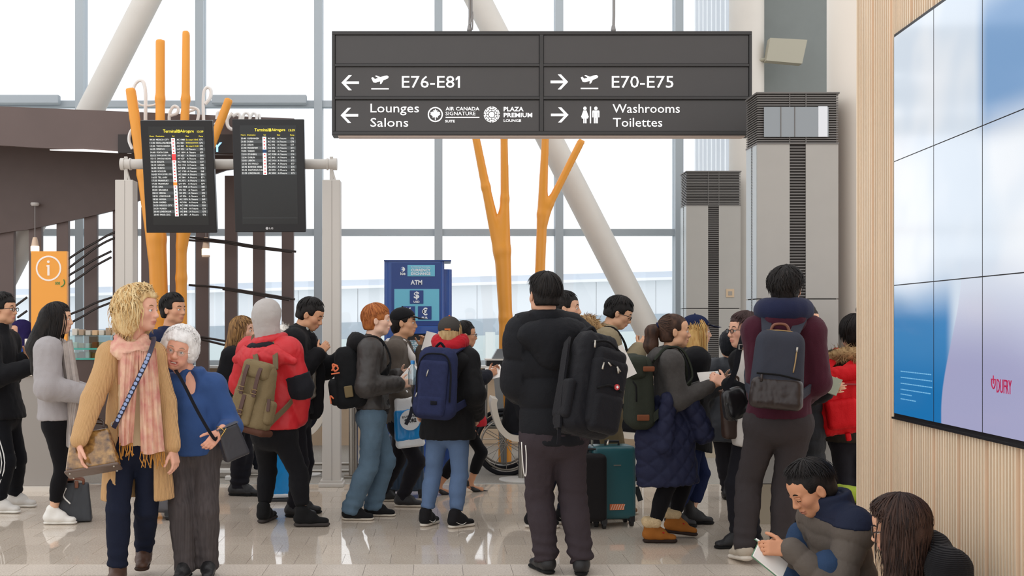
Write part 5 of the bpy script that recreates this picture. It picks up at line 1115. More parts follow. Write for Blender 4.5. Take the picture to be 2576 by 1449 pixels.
# floral tote on her arm
tx_ = nrm((1, .12, .16)); tz_ = np.array((.18, .42, .9)); tz_ = nrm(tz_-tx_*(tz_@tx_)); tote_R = np.stack([tx_, np.cross(tx_, tz_), tz_], 1)
b = Bag('floral_tote', 'glossy brown and gold floral leather tote on the blond woman arm', 'handbag', P(232, 1135, 6.27), tote_R, .30, .12, .235)
fl_m = mat('floral_leather', '3a1f17', .22, var=1, vscale=26, c2='b98d4d', coat=.6, spec=.6); lth = mat('dark_leather', '2e1f1b', .3, coat=.3)
b.body(fl_m, .03, (.72, .62), .003, h=.007); b.pad('base', mat('bag_base', '6b5a50', .5), (-1.0, -.98, -1.04), (1.0, .98, -.9), .01)
for x in (-.8, .8):
    for y in (-.7, .7): MB().sphere(b.T(x, y, -1.06), .006, 6).build('stud', zipm, b.o, smooth=True)
for y in (-.62, .62): b.line('handle', lth, [(-.55, y, .95), (-.5, y*1.1, 1.35), (0, y*1.2, 1.55), (.5, y*1.1, 1.35), (.55, y, .95)], .008)
sr = P(375, 893, 6.25); e = b.T(.85, 0, 1.0); pts_ = [e, (e+sr)/2+np.array((.01, -.03, 0)), sr, p.sc+p.L*.12+UP*.09, p.sc+p.L*.02-p.fw*.14]; st_ = MB().strap(pts_, .027, .004, np.array([(0, -1, 0), (0, -1, .1), (0, -1, .3), (0, -.3, 1), (0, 1, 0)], float)).build('shoulder_strap', mat('strap_navy', '20223a', .5), b.o)
sp_ = spline(pts_[:3]+[pts_[3]], 9)
for q in sp_[2:19]: MB().lathe(q+np.array((0, -.003, 0)), [(.0105, 0), (.0105, .003)], 12, R=frame((0, -1, 0))).build('strap_disc', mat('disc_blue', '8fa0c8', .4), st_)
MB().tube([e+UP*.02+np.array((.014*math.cos(a), 0, .014*math.sin(a))) for a in np.linspace(0, 6.28, 17)], .003, 6, cap=False).build('ring', zipm, b.o, smooth=True)

# --- older woman, white hair, blue shirt
p = person('older woman with white hair in a blue long sleeved shirt, smiling', 6.62, 8, (450, 881), (482, 948, .06), (484, 1130, .1), [(524, .06, 10, 0), (466, .0, -4, 0)], [(556, 1082, -.16), (425, 1120, .1)], hyaw=2, pitch=-4, roll=-14, hs=.232, fem=1, skin='e2a78d', lip='b65f58', res=.0036, mouth=1, old=1, nose=1.2, brow='a98f7d', curl=(.9, .3), palm=((-.6, .3, -.5), None), hdir=((-.55, -.5, -.75), None), poles=((.22, 1, -.35), (-.3, 1, -.2)), H=1.58, sw=.14)
P2 = p
top(p, 'shirt', mat('blue_shirt', '355184', .7, bump=.15, bscale=300, sheen=.2), .022, 1148, sleeve=(.62, .9), collar=.05, belly=.03, bust=1, fold=.008, seed=7, arm=.01, h=.0095, cut=lambda V: V.ell(p.nk+p.fw*.1-UP*.02, (.036, .07, .075), np.stack([p.L, p.fw, UP], 1), .03, 's'))
plaid = mat('charcoal_plaid', '4d4747', .85, bump=.25, bscale=14, kind='X', var=.22, vscale=22, stretch=(3, 3, .12))
bottom(p, plaid, .098, .076, .07, hem=.03, fold=.008, seat=1, bunch=.006)
shoes(p, blk('black_leather', '19181a', .4), blk('black_sole', '151515', .6), 'shoe')
wh_hair = hmat('d8d4d2', 'fbfaf8')
def wb(V):
    R = p.RH; s = p.hs; T = p.T; V.ell(T((0, -.02, .05)), np.array((.102, .112, .1))*s, R, .03)
    for q in (-1, 1): V.ell(T((q*.085, -.015, -.0)), np.array((.034, .055, .062))*s, R, .03)
    V.box(T((0, .14, -.06)), np.array((.075, .09, .118))*s, R, .035, .015, 's')
hair_cap(p, wh_hair, .02, .062, 0, -.09, extra={'pts': [(p.hc, .18)], 'fn': wb}, fold=.008, fb=.05)
locks(p, wh_hair, 420, rE=(.106, .118, .108), cE=(0, -.02, .045), th=(.9, 1.6, 1.9), curl=.006, cf=40, rad=.009, seed=5, jit=.12, mpts=10)
glasses(p, mat('gold_rim', 'b9a38b', .3, .7), .021, .72, .0012)
T = p.T; mb = MB().ell if False else None
sdf('teeth', T((0, .085, -.07))-.04, T((0, .085, -.07))+.04, .003, lambda V: V.ell(T((0, .083, -.0665)), (.019, .010, .0038), p.RH, 0), mat('teeth', 'efe8dd', .3), p.o)
MB().tube([p.wr[0]+nrm(np.cross(p.hd[0], (0, 0, 1)))*.031*math.cos(a)+nrm(np.cross(np.cross(p.hd[0], (0, 0, 1)), p.hd[0]))*.031*math.sin(a) for a in np.linspace(0, 6.28, 19)], .0025, 6, cap=False).build('bracelet', mat('gold', 'd9b56a', .25, .9), p.o, smooth=True)
b = Bag('black_box_bag', 'small black leather box bag on a strap at the older woman hip', 'handbag', P(583, 1112, 6.5), rotz(.5)@roty(-.35), .15, .075, .2)
b.body(blk('box_bag_leather', '2b2b31', .35, bump=.05), .012, (.85, .8), .001, h=.006); b.band('flap', mat('bag_grey', '55575f', .4), [(-.9, -.2, 1.02), (.9, -.2, 1.02)], .05, .006, UP); b.line('zip', mat('gold'), [(-.85, -1.02, .6), (-.2, -1.04, .95)], .003)
MB().strap([b.T(-.9, 0, 1), P(540, 1105, 6.4), P(500, 1040, 6.39), P(462, 965, 6.42), p.sc-p.L*.1+UP*.1, p.sc-p.L*.02-p.fw*.16], .018, .004, np.array([(0, -1, 0)]*3+[(0, -1, .2), (0, -.3, 1), (0, 1, 0)], float)).build('shoulder_strap', blk('strap_black', '17171c'), b.o)

# --- man at the edge, black parka, track pants
p = person('man with glasses in a black parka and black striped track pants', 9.0, 85, (8, 778), (-8, 842), (8, 1045), [(36, .2, 85, 0), (-6, -.1, 85, 0)], [(62, 905, .12), (70, 925, -.16)], hs=.235, skin='d9a583', brow='221a17', curl=(.9, .9))
top(p, 'parka', blk('parka_black', '17171a', .7), .045, 1052, flare=.05, collar=.1, fold=.012, seed=2, h=.013)
b_ = bottom(p, blk('track_black', '15161b', .8), .092, .07, .06, hem=.1); 
for i in (0, 1):
    for k in (-.012, .012): MB().tube([p.hp[i]-p.L*.0+np.array((k, -.085, -.05)), p.kn[i]+np.array((k, -.073, 0)), p.an[i]+np.array((k, -.06, .08))], .005, 5, sm=4).build('stripe', mat('stripe_white', 'e8e8e6', .7), p.o)
shoes(p, mat('white_mesh', 'd9d5cf', .7, bump=.2), mat('white_sole', 'e8e4dc', .6), lace='d9d5cf')
hair_cap(p, bk_hair, .018, .05, 1, -.075); locks(p, bk_hair, 260, rE=(.096, .116, .106), th=(1.0, 1.3, 1.7), rad=.008, curl=.006, seed=11)
glasses(p, mat('rim_black', '1b1b1e', .35))
# --- woman with long black hair, grey sweater
p = person('woman with long black hair in a pale grey sweater and black leggings', 8.45, 100, (146, 803), (128, 862), (142, 1060), [(163, .16, 95, 0), (132, -.06, 92, 0)], [(208, 985, .05), (206, 990, -.12)], hs=.225, fem=1, skin='e3b596', curl=(.6, .6))
P4 = p
grs = mat('grey_sweater', 'aaa5a6', .9, bump=.35, bscale=260, sheen=.4); top(p, 'sweater', grs, .045, 1055, flare=.0, arm=.015, fold=.012, fs=(9, 9, 5), seed=5)
bottom(p, blk('legging_black', '141316', .85), .085, .056, .043, hem=.17, fold=.002, bunch=.003)
shoes(p, mat('white_leather', 'ece9e2', .5), mat('white_sole'), lace='e8e4dc'); 
sb_ = mat('scarf_beige', 'b3a9a3', .9, bump=.3, var=.12, vscale=20); drape('scarf', (146, 181), (168, 204), 858, 990, -.10, -.13, sb_, 8.45, .012, 2.2); drape('scarf_end', (170, 202), (166, 186), 985, 1122, -.10, -.10, sb_, 8.45, .010, 2.0)
sdf('scarf_loop', p.nk-.2, p.nk+.2, .009, lambda V: V.cap(p.nk-p.fw*.03+UP*.01, p.nk+p.fw*.06-UP*.03, .07, .06, .03), sb_, p.o, fold=.008, fs=(20, 20, 30))
T = p.T; hair_cap(p, bk_hair, .016, .055, 0, -.3, extra={'pts': [(p.hc-UP*.2-p.fw*.1, .25), (p.nk-UP*.1, .2)], 'fn': lambda V: (V.cap(T((0, -.06, .0)), p.nk-p.fw*.1-UP*.03, .085, .09, .05, .8, p.L), V.cap(p.nk-p.fw*.1-UP*.03, p.nk-p.fw*.12-UP*.2, .085, .05, .04, .6, p.fw))}, fold=.004)
locks(p, bk_hair, 420, rE=(.094, .114, .104), th=(1.0, 1.9, 2.0), fall=.30, rad=.007, seed=12, back=.55, jit=.08, inward=.2)
# tote on the floor beside her
b = Bag('grey_tote', 'dark grey leather tote with brown handles standing on the floor', 'tote bag', G(188, 1312)+np.array((0, 0, .15)), rotz(.25), .26, .14, .29); b.body(blk('tote_grey', '33363b', .5, bump=.1), .012, (.78, .35), .005, h=.009)
for y in (-.35, .35): b.line('handle', mat('tan_handle', '7a4a35', .5), [(-.5, y, .95), (-.4, y*1.5, 1.2), (.4, y*1.5, 1.2), (.5, y, .95)], .009)
b.line('cord', mat('cord_white', 'e9e6e0', .5), [(-.45, -.7, .8), (-.6, -1.0, .4), (-.2, -1.25, .0)], .006); b.pad('clasp', mat('tan_handle'), (.0, -.72, .75), (.25, -.5, 1.15), .006)

# --- background: blue hooded person, navy jacket man, long haired woman
p = person('person in a blue top and dark purple headscarf behind the black parka', 11.9, -60, (52, 835), (58, 880), (60, 1060), [(55, 0), (68, 0)], hs=.225, fem=1, skin='d9a488', res=.007)
top(p, 'blue_top', mat('royal_blue', '24489c', .8, bump=.2), .03, 1075, h=.015); bottom(p, blk('trouser_dark', '1d1c22'), h=.015); shoes(p, blk('black_shoe', '19181a', .5), blk('black_sole'), laces=0, h=.009)
hair_cap(p, mat('headscarf_purple', '2b2352', .85), .022, .07, 0, -.3, extra={'pts': [(p.nk, .2)], 'fn': lambda V: (V.cap(p.T((0, -.03, -.03)), p.nk-UP*.06, .085, .12, .04, .8, p.f), V.box(p.T((0, .13, -.045)), (.058, .1, .075), p.RH, .04, .01, 's'))}, name='headscarf', fold=.006)
p = person('man with short black hair in a navy jacket behind the older woman', 9.3, 62, (437, 779), (425, 838), (432, 1040), [(440, 0), (425, 0)], hs=.235, skin='d8a281', brow='1f1815', res=.0045)
top(p, 'jacket', blk('navy_jacket', '1b2340', .7), .03, 1060, collar=.05, h=.013); bottom(p, blk('trouser_dark')); shoes(p, blk('black_shoe'), blk('black_sole'), laces=0, h=.009)
hair_cap(p, bk_hair, .02, .06, 1, -.07); locks(p, bk_hair, 240, rE=(.097, .118, .11), th=(.95, 1.2, 1.7), rad=.008, seed=14)
p = person('woman with long light brown hair in a black coat behind the red jacket', 9.8, 78, (611, 832), (598, 880), (600, 1060), [(610, 0), (592, 0)], hs=.225, fem=1, skin='dfae93', res=.006)
top(p, 'coat', blk('coat_black', '18181b'), .04, 1080, h=.014); bottom(p, blk('trouser_dark')); shoes(p, blk('black_shoe'), blk('black_sole'), laces=0, h=.009)
lb = hmat('4a3122', 'b58a55'); hair_cap(p, lb, .016, .06, 0, -.28, extra={'pts': [(p.nk-UP*.2, .2)], 'fn': lambda V: V.cap(p.T((0, -.05, 0)), p.nk-p.fw*.1-UP*.12, .085, .075, .05, .8, p.fw)}); locks(p, lb, 300, rE=(.093, .113, .103), th=(1.05, 1.9, 2.0), fall=.26, curl=.01, cf=30, rad=.008, seed=15, back=.6)

# --- red jacket, grey hood
p = person('person in a red winter jacket with a pale grey hood up', 8.37, 150, (674, 796), (676, 862), (690, 1085), [(664, .1, 165, 0), (762, -.08, 95, 0)], [(640, 1040, .2), (752, 1052, .02)], hyaw=155, hs=.24, skin='d9a583', gaze=0, res=.008, hidehands=(1, 1), poles=((-.8, .3, -.2), (.6, -.4, -.2)), kpoles=((.1, 1, 0), (.8, .3, 0)))
P8 = p
red = mat('red_shell', 'c81f28', .5, bump=.2, bscale=40, sheen=.1); blkp = blk('panel_black', '1d1e24', .6)
top(p, 'jacket', red, .055, 1078, flare=.01, fold=.010, seed=9, h=.0105, arm=-.005, hemtilt=(0, 0, 0))
d_ = nrm(p.wr[1]-p.el[1]); d0 = nrm(p.el[1]-p.sh[1])
sdf('sleeve_panel', p.el[1]-.3, p.el[1]+.3, .0085, lambda V: (V.cap(p.el[1]-d0*.13, p.el[1],   .109*p.s, .106*p.s, .02), V.cap(p.el[1], p.el[1]+d_*.1, .105*p.s, .099*p.s, .02), V.plane(p.el[1]-d0*.1, -d0, .004), V.plane(p.el[1]+d_*.06, d_, .004)), blkp, p.o, fold=.008)
bottom(p, blk('jogger_black', '17171a', .85), .1, .07, .052, hem=.15, fold=.005, seat=1)
shoes(p, blk('knit_black', '1a1a1b', .8), mat('charcoal_sole', '423d3b', .7), sole=.034, lace='111111', high=.03, L=.285)
gh = mat('grey_hood', 'b9b3af', .9, bump=.25, bscale=250, sheen=.3); T = p.T
sdf('inner_hood', p.hc-.24, p.hc+.24, .008, lambda V: (V.ell(T((0, -.012, .03)), (.102, .122, .108), p.RH, .02), V.cap(T((0, -.03, -.02)), p.nk+UP*.0, .105, .1, .04, .9, p.fw), V.box(T((0, .16, -.04)), (.06, .1, .085), p.RH, .03, .01, 's')), gh, p.o, fold=.006, fs=(14, 14, 10), seed=4)
R3 = np.stack([p.L, p.fw, p.up], 1)
def rh(V):
    c = p.nk-p.fw*.10-p.up*.03
    V.ell(c-p.up*.08, (.22, .085, .11), R3, .03); V.ell(c-p.up*.16, (.13, .06, .08), R3, .05)
    for q in (-1, 1): V.cap(c+p.L*q*.12-p.up*.04, c+p.L*q*.275-p.up*.10+p.fw*.03, .065, .03, .04, .7, p.fw)
    V.ell(c+p.up*.045+p.fw*.02, (.15, .085, .075), R3, .015, 's')
sdf('hood', p.nk-.35, p.nk+.35, .0085, rh, red, p.o, fold=.008, fs=(14, 14, 12), seed=2)
def col_(V):
    for k in range(13):
        a, b_ = 2*math.pi*k/13, 2*math.pi*(k+1)/13; g = lambda t: p.nk+p.L*math.cos(t)*.108+p.fw*(math.sin(t)*.105+.01)+p.up*(.02+.02*math.cos(t-2.6)); V.cap(g(a), g(b_), .034, .034, .02)
sdf('collar', p.nk-.25, p.nk+.25, .0085, col_, red, p.o, fold=.006, fs=(16, 16, 12))
sdf('collar_lining', p.nk-.25, p.nk+.25, .009, lambda V: V.ell(p.nk-p.fw*.09-p.up*.025, (.135, .05, .045), R3, .01), blkp, p.o, fold=.004)
# olive canvas backpack
b = Bag('canvas_backpack', 'olive canvas backpack with brown leather straps and buckles', 'backpack', P(640, 996, 8.02), bag_frame(158, 6, 12), .36, .17, .50)
olv = mat('olive_canvas', '7f6f52', .85, bump=.35, bscale=160); brl = mat('brown_strap', '4d2f26', .5, bump=.1)
b.body(olv, .07, (.68, .75), .009, fs=(14, 14, 9)); b.pad('flap', olv, (-.62, -.5, .5), (.62, 1.12, 1.02), .04, fold=.004); b.pad('pocket', olv, (-.6, .75, -.85), (.35, 1.2, .05), .03, fold=.006); b.pad('side_pocket', olv, (.7, -.4, -.7), (1.08, .7, .0), .03); b.pad('bottom_panel', mat('brown_panel', '55372c', .6), (-1.02, -1.0, -1.06), (1.02, 1.02, -.86), .03)
for x in (-.3, .3): b.band('strap', brl, [(x, .9, .98), (x, 1.22, .7), (x, 1.25, .3), (x, 1.2, .0)], .03, .006); MB().tube([b.T(x+dx, 1.3, .15+dz) for dx, dz in ((-.13, -.06), (.13, -.06), (.13, .06), (-.13, .06), (-.13, -.06))], .004, 6).build('buckle', mat('brass', '8a7350', .35, .8), b.o)
b.band('strap', brl, [(-.12, 1.2, .0), (-.12, 1.28, -.4), (-.12, 1.25, -.75)], .03, .006); MB().tube([b.T(-.12+dx, 1.36, -.5+dz) for dx, dz in ((-.13, -.06), (.13, -.06), (.13, .06), (-.13, .06), (-.13, -.06))], .004, 6).build('buckle', mat('brass'), b.o); b.band('side_strap', brl, [(.9, .75, .05), (.98, .8, -.3)], .025, .006)
shoulder_straps(b, p, mat('canvas_strap', '6d6049', .8), .04)
# --- black parka man reading (behind)
p = person('man with short black hair in an open black parka searching inside it', 8.8, 84, (781, 792), (752, 838), (748, 1045), [(752, .1), (738, -.1)], [(884, 888, .12), (798, 893, -.14)], hs=.235, hyaw=80, pitch=-24, skin='d6a07c', brow='1d1613', res=.0045, poles=((.2, 0, -1), (-.4, -.3, -1)), curl=(.5, .9))
pbk = blk('parka_matte', '1a1a1d', .75); top(p, 'parka', pbk, .045, 1040, collar=.05, fold=.011, seed=13, flare=.02)
sdf('parka_front', P(770, 850, 8.6)-.3-UP*.5, P(770, 850, 8.9)+.3, .011, lambda V: (V.cap(P(780, 850, 8.75), P(797, 930, 8.78), .05, .06, .03, .35, p.L), V.cap(P(797, 930, 8.78), P(788, 1030, 8.78), .07, .085, .03, .4, p.L)), pbk, p.o, fold=.01, seed=3)
sdf('parka_lining', P(770, 850, 8.6)-.3-UP*.5, P(770, 850, 8.9)+.3, .011, lambda V: V.cap(P(782, 930, 8.70), P(780, 990, 8.70), .045, .05, .03, .4, p.L), mat('lining_grey', '6f685f', .35, .2), p.o, fold=.012, fs=(30, 30, 9))
sdf('inner_shirt', P(770, 850, 8.6)-.2-UP*.4, P(770, 850, 8.9)+.2, .01, lambda V: V.cap(P(768, 915, 8.69), P(768, 950, 8.69), .03, .03, .03), mat('print_blue', '9fb3dd', .8, var=.6, vscale=60, c2='4a63b0'), p.o)
bottom(p, blk('trouser_dark'), h=.013); shoes(p, blk('black_shoe'), blk('black_sole'), laces=0, h=.009)
hair_cap(p, bk_hair, .014, .055, 1, -.06); locks(p, bk_hair, 260, rE=(.092, .112, .105), th=(.95, 1.1, 1.6), rad=.007, seed=16)
sdf('collar_light', p.nk-.15, p.nk+.15, .007, lambda V: V.cap(p.nk+p.fw*.07-p.L*.03+UP*.03, p.nk+p.fw*.09+p.L*.03+UP*.02, .03, .03, .01, .6, p.fw), mat('collar_grey', 'aeb0ac', .8), p.o)
fur_ring(p, [p.nk-p.fw*.09+p.L*.11-UP*.01, p.nk-p.fw*.13+UP*.035, p.nk-p.fw*.09-p.L*.11-UP*.01], .042, 'cfc8be', 'f4f1ec', 500, .035)

# --- red haired young man
p = person('young man with red hair in a dark bomber jacket and blue jeans', 8.62, 92, (949, 806), (932, 862), (938, 1040), [(938, .14, 85, 0), (882, -.04, 88, 0)], [(1002, 946, .06), (998, 966, -.16)], hs=.232, skin='e9bfa6', lip='cf8a7c', brow='b5673a', res=.0042, curl=(.8, .8), eyes='4c5a66')
P10 = p
bom = mat('bomber_grey', '35312f', .5, bump=.25, bscale=30); top(p, 'jacket', bom, .045, 1028, fold=.012, fs=(14, 14, 8), seed=17, arm=.002)
sdf('waistband', p.pv-.25, p.pv+.25, .01, lambda V: (V.cap(P(938, 1024, 8.62), P(938, 1038, 8.62), .175, .16, .02, .76, p.fw), V.plane(P(938, 1042, 8.62), -UP)), blk('rib_black', '151416', .85, bump=.3), p.o)
for i in (0, 1): sdf('cuff', p.wr[i]-.1, p.wr[i]+.1, .007, lambda V: V.cap(p.wr[i]+(p.el[i]-p.wr[i])*.12, p.wr[i]+(p.el[i]-p.wr[i])*.0, .04, .037, .01), MATS['rib_black'], p.o)
hood_down(p, blk('hood_black', '1b1a1c', .8), 1.12, drop=-.005)
jean = mat('blue_jeans', '5d7385', .85, bump=.35, bscale=260, var=.2, vscale=5); bottom(p, jean, .098, .078, .078, hem=.05, fold=.010, seat=1, bunch=.014)
shoes(p, blk('canvas_black', '1b1b1c', .8), mat('vulc_sole', 'cfc4b4', .7), lace='1b1b1c', sole=.022)
rhair = hmat('8d4a24', 'c47a42'); hair_cap(p, rhair, .016, .04, 1, -.075, fb=.06); locks(p, rhair, 420, rE=(.093, .114, .103), th=(1.35, 1.45, 1.95), rad=.006, seed=18, jit=.06)
b = Bag('black_backpack', 'black backpack with orange script and a tan patch on the red haired man', 'backpack', P(878, 948, 8.55), bag_frame(95, -8, 0), .31, .29, .47); bpk = blk('pack_black', '17181a', .75); b.body(bpk, .08, (.6, .55), .008); b.pad('front_pocket', bpk, (-.8, .6, -.85), (.8, 1.15, .0), .05)
b.pad('patch', mat('patch_tan', '75664a', .8), (.9, -.1, -.62), (1.08, .35, -.25), .004, fold=0); orn = mat('orange_print', 'e07a55', .7)
b.line('script', orn, [(.95, .5, .42), (.98, .75, .5), (.98, .7, .28), (.96, .5, .34), (.97, .62, .45), (.98, .85, .3)], .007); b.line('script', orn, [(.97, .45, .2), (.98, .9, .2)], .006); b.line('script', orn, [(.9, .95, -.6), (.85, 1.1, -.5), (.8, 1.12, -.75)], .006); shoulder_straps(b, p, bpk)
def passport(label, c, R, col, w=.09, h=.125, th=.008, open_=0, cat='passport', name='passport'):
    t = thing(name, label, cat, tuple(c)); MB().box((-w/2, -h/2, -th/2), (w/2, h/2, th/2), R=R, c=c, bev=.002).build('cover', mat('cover_'+col, col, .6), t)
    if open_: MB().box((-w/2+.006, -h/2+.01, th/2), (w/2+.02, h/2+.05, th/2+.001), R=R, c=c).build('page', mat('paper_white', 'eeeae4', .8), t)
    return t
def orient(out, up): out = nrm(out); up = np.array(up, float); up = nrm(up-out*(up@out)); return np.stack([np.cross(up, out), up, out], 1)
passport('brown passport with a boarding pass in the red haired man hands', P(1022, 948, 8.58), orient((-.3, -.8, .5), (.5, 0, .8)), '8a5a48', open_=1)
# --- young man in black cap and grey hoodie
p = person('young man in a black cap and taupe hoodie carrying a duty free bag', 9.2, 82, (1016, 812), (1002, 862), (1008, 1060), [(962, .3, 85, 0), (1012, .0, 85, 0)], [(1062, 882, .1), (1032, 1005, -.15)], hs=.23, skin='d6a37f', res=.0045, curl=(1, 1.1), poles=((-.3, .3, -1), (-.8, -.3, -.6)))
top(p, 'hoodie', mat('taupe_hoodie', '5f5750', .85, bump=.3, bscale=250, sheen=.3), .035, 1065, fold=.010, seed=19); hood_down(p, mat('taupe_hoodie'), .95)
sdf('towel', p.nk-.2-UP*.35, p.nk+.2, .009, lambda V: (V.cap(p.nk-p.L*.05+p.fw*.05, p.nk-p.L*.09+p.fw*.13-UP*.12, .03, .028, .02, .6, p.L), V.cap(p.nk-p.L*.09+p.fw*.13-UP*.12, p.nk-p.L*.08+p.fw*.17-UP*.36, .026, .026, .02, .5, p.L), V.cap(p.nk-p.fw*.08+UP*.01, p.nk-p.L*.06+p.fw*.04, .03, .03, .02)), mat('towel_white', 'd9d4d0', .9), p.o, fold=.003)
bottom(p, blk('trouser_dark')); shoes(p, blk('black_shoe'), mat('vulc_sole'), lace='222222'); hair_cap(p, bk_hair, .012, .03, 1, -.1); cap_hat(p, blk('cap_black', '18181a', .8))
passport('dark passport with papers held up by the man in the black cap', P(1074, 868, 9.2), orient((-.5, -.8, .2), (.25, 0, 1)), '2e3a40', open_=1)
dz = 9.0; b = Bag('duty_free_bag', 'white and blue plastic duty free bag hanging from a hand', 'shopping bag', P(1026, 1062, dz), orient((.1, -1, 0), (-.15, 0, 1))@np.array(((1, 0, 0), (0, 0, 1), (0, -1, 0))), .24, .09, .41)
b.R = np.stack([nrm((1, .15, .12)), nrm((.15, -1, 0)), nrm(np.cross((1, .15, .12), (.15, -1, 0)))], 1); b.R = b.R if b.R[2, 2] > 0 else b.R*np.array((1, 1, -1))
plw = mat('plastic_white', 'eef0f2', .3); plb = mat('plastic_blue', '1f8fd6', .3); b.body(plw, .03, (.75, .5), .006, h=.008, fs=(20, 20, 7)); b.pad('blue_band', plb, (-1.02, -1.12, -.72), (1.02, 1.12, .55), .03, fold=.006, taper=(.84, .7))
c = b.T(.1, 1.05, .1); MB().lathe(c+b.R[:, 1]*.012, [(.082, 0), (.082, .006)], 28, R=np.stack([b.R[:, 0], b.R[:, 2], b.R[:, 1]], 1)).build('label_disc', plw, b.o); Rl = np.stack([b.R[:, 0], b.R[:, 2], b.R[:, 1]], 1); fit_text('lettering', [('DUTY FREE', -.06, .022, .065, .038, .02), ('STORE', -.045, -.02, .05, .012, .04)], blk('print_black', '26282c'), b.o, Rl, c+b.R[:, 1]*.02)
b.line('handle', plw, [(-.25, 0, .95), (-.1, .0, 1.2), (.15, 0, 1.2), (.25, 0, .95)], .012)
# --- woman with blue backpack, grey cap
p = person('woman in a grey cap and long black coat with a red hood, seen from behind', 8.3, 168, (1131, 838), (1132, 886), (1126, 1075), [(1072, .02, 150, 0), (1146, -.06, 125, 0)], [(1058, 1030, .1), (1198, 1040, .06)], hyaw=172, hs=.225, fem=1, skin='e2b296', gaze=0, res=.007, poles=((-.15, -1, -.4), (.15, -1, -.4)), sw=.14)
P12 = p
bc = blk('long_coat_black', '18181a', .7); top(p, 'coat', bc, .055, 1104, flare=.045, fold=.012, seed=21); hood_down(p, bc, 1.05, drop=.06)
rdk = mat('red_fleece', 'b3202c', .85, bump=.3, bscale=200, sheen=.3)
def rc(V):
    for k in range(12):
        a, b_ = 2*math.pi*k/12, 2*math.pi*(k+1)/12; g = lambda t: p.nk+p.L*math.cos(t)*.085+p.fw*math.sin(t)*.085+p.up*(.055+.025*math.cos(t*2)); V.cap(g(a), g(b_), .055, .055, .02)
sdf('inner_hood', p.nk-.2, p.nk+.2, .0085, rc, rdk, p.o, fold=.009, fs=(22, 22, 22))
mj = mat('mid_jeans', '5f7596', .85, bump=.35, bscale=260, var=.12, vscale=6); bottom(p, mj, .096, .068, .058, hem=.13, fold=.006)
shoes(p, blk('runner_black', '1c1b1d', .75), mat('runner_sole', 'd8cfc2', .7), sole=.03, swoosh=1, lace='202020', high=.02)
bl_h = hmat('a98658', 'd9bd8b'); hair_cap(p, bl_h, .006, .05, 0, -.06); locks(p, bl_h, 40, rE=(.09, .11, .1), th=(1.9, 1.9, 1.9), fall=.13, rad=.006, seed=22, start=.7, spread=.2, phi=(1.0, 2.0)); cg = mat('cap_grey_fabric', '45423f', .85, bump=.2); T = p.T
o = cap_hat(p, cg, deco=mat('orange_button', 'd8703a', .7)); MB().box((-.022, -.006, 0), (.022, .006, .003), R=np.stack([-p.RH[:, 0], p.RH[:, 2], -p.RH[:, 1]], 1), c=T((0, -.121, .03))).build('cap_tab', mat('orange_button'), o)
b = Bag('blue_backpack', 'navy blue school backpack with front pocket on the black coat', 'backpack', P(1098, 964, 7.98), bag_frame(172, 4, 4), .33, .19, .52)
nv = mat('pack_navy', '2b3150', .85, bump=.35, bscale=200, var=.1, vscale=40); nvd = blk('pack_trim', '17181f', .8); b.body(nv, .085, (.82, .8), .006); b.pad('front_panel', nv, (-.72, .6, -.8), (.55, 1.22, .62), .06, fold=.004); b.pad('pocket', nv, (-.7, .7, -.92), (.5, 1.32, -.35), .05, fold=.004)
b.line('zip', nvd, [(-.75, .95, -.3), (-.8, .98, .3), (-.55, .98, .72), (0, 1.0, .8), (.45, 1.0, .72), (.66, .98, .3), (.7, .98, -.5)], .007); b.line('zip', nvd, [(-.62, 1.12, -.3), (-.45, 1.16, .1), (-.3, 1.16, .35)], .005); b.line('zip_pull', zipm, [(-.3, 1.22, .35), (-.36, 1.25, .16)], .005); b.line('zip_pull', zipm, [(-.72, 1.1, -.3), (-.78, 1.12, -.42)], .005); b.pad('logo_patch', nvd, (-.1, 1.25, -.6), (.2, 1.36, -.48), .004, fold=0, yoff=.004)
b.line('handle', nvd, [(-.2, -.5, 1.0), (0, -.5, 1.12), (.2, -.5, 1.0)], .01); b.band('webbing', nvd, [(-.95, .3, -.7), (-1.0, .5, -.95), (-1.15, .5, -1.2)], .025, .004); shoulder_straps(b, p, nv)
bt_ = thing('water_bottle', 'clear water bottle with a blue cap in the navy backpack side', 'bottle', tuple(b.T(-1.0, .1, -.1))); MB().lathe(b.T(-1.03, .1, -.1), [(.001, 0), (.03, .002), (.032, .01), (.032, .09), (.026, .11), (.014, .135), (.013, .15)], 16).build('bottle_body', glass('bottle_plastic', 'cfe0e8', .25, .05), bt_, ang=.8); MB().lathe(b.T(-1.03, .1, -.1)+UP*.15, [(.015, 0), (.015, .022), (.012, .026)], 14).build('bottle_cap', mat('cap_blue', '2f86c9', .4), bt_, ang=.6)
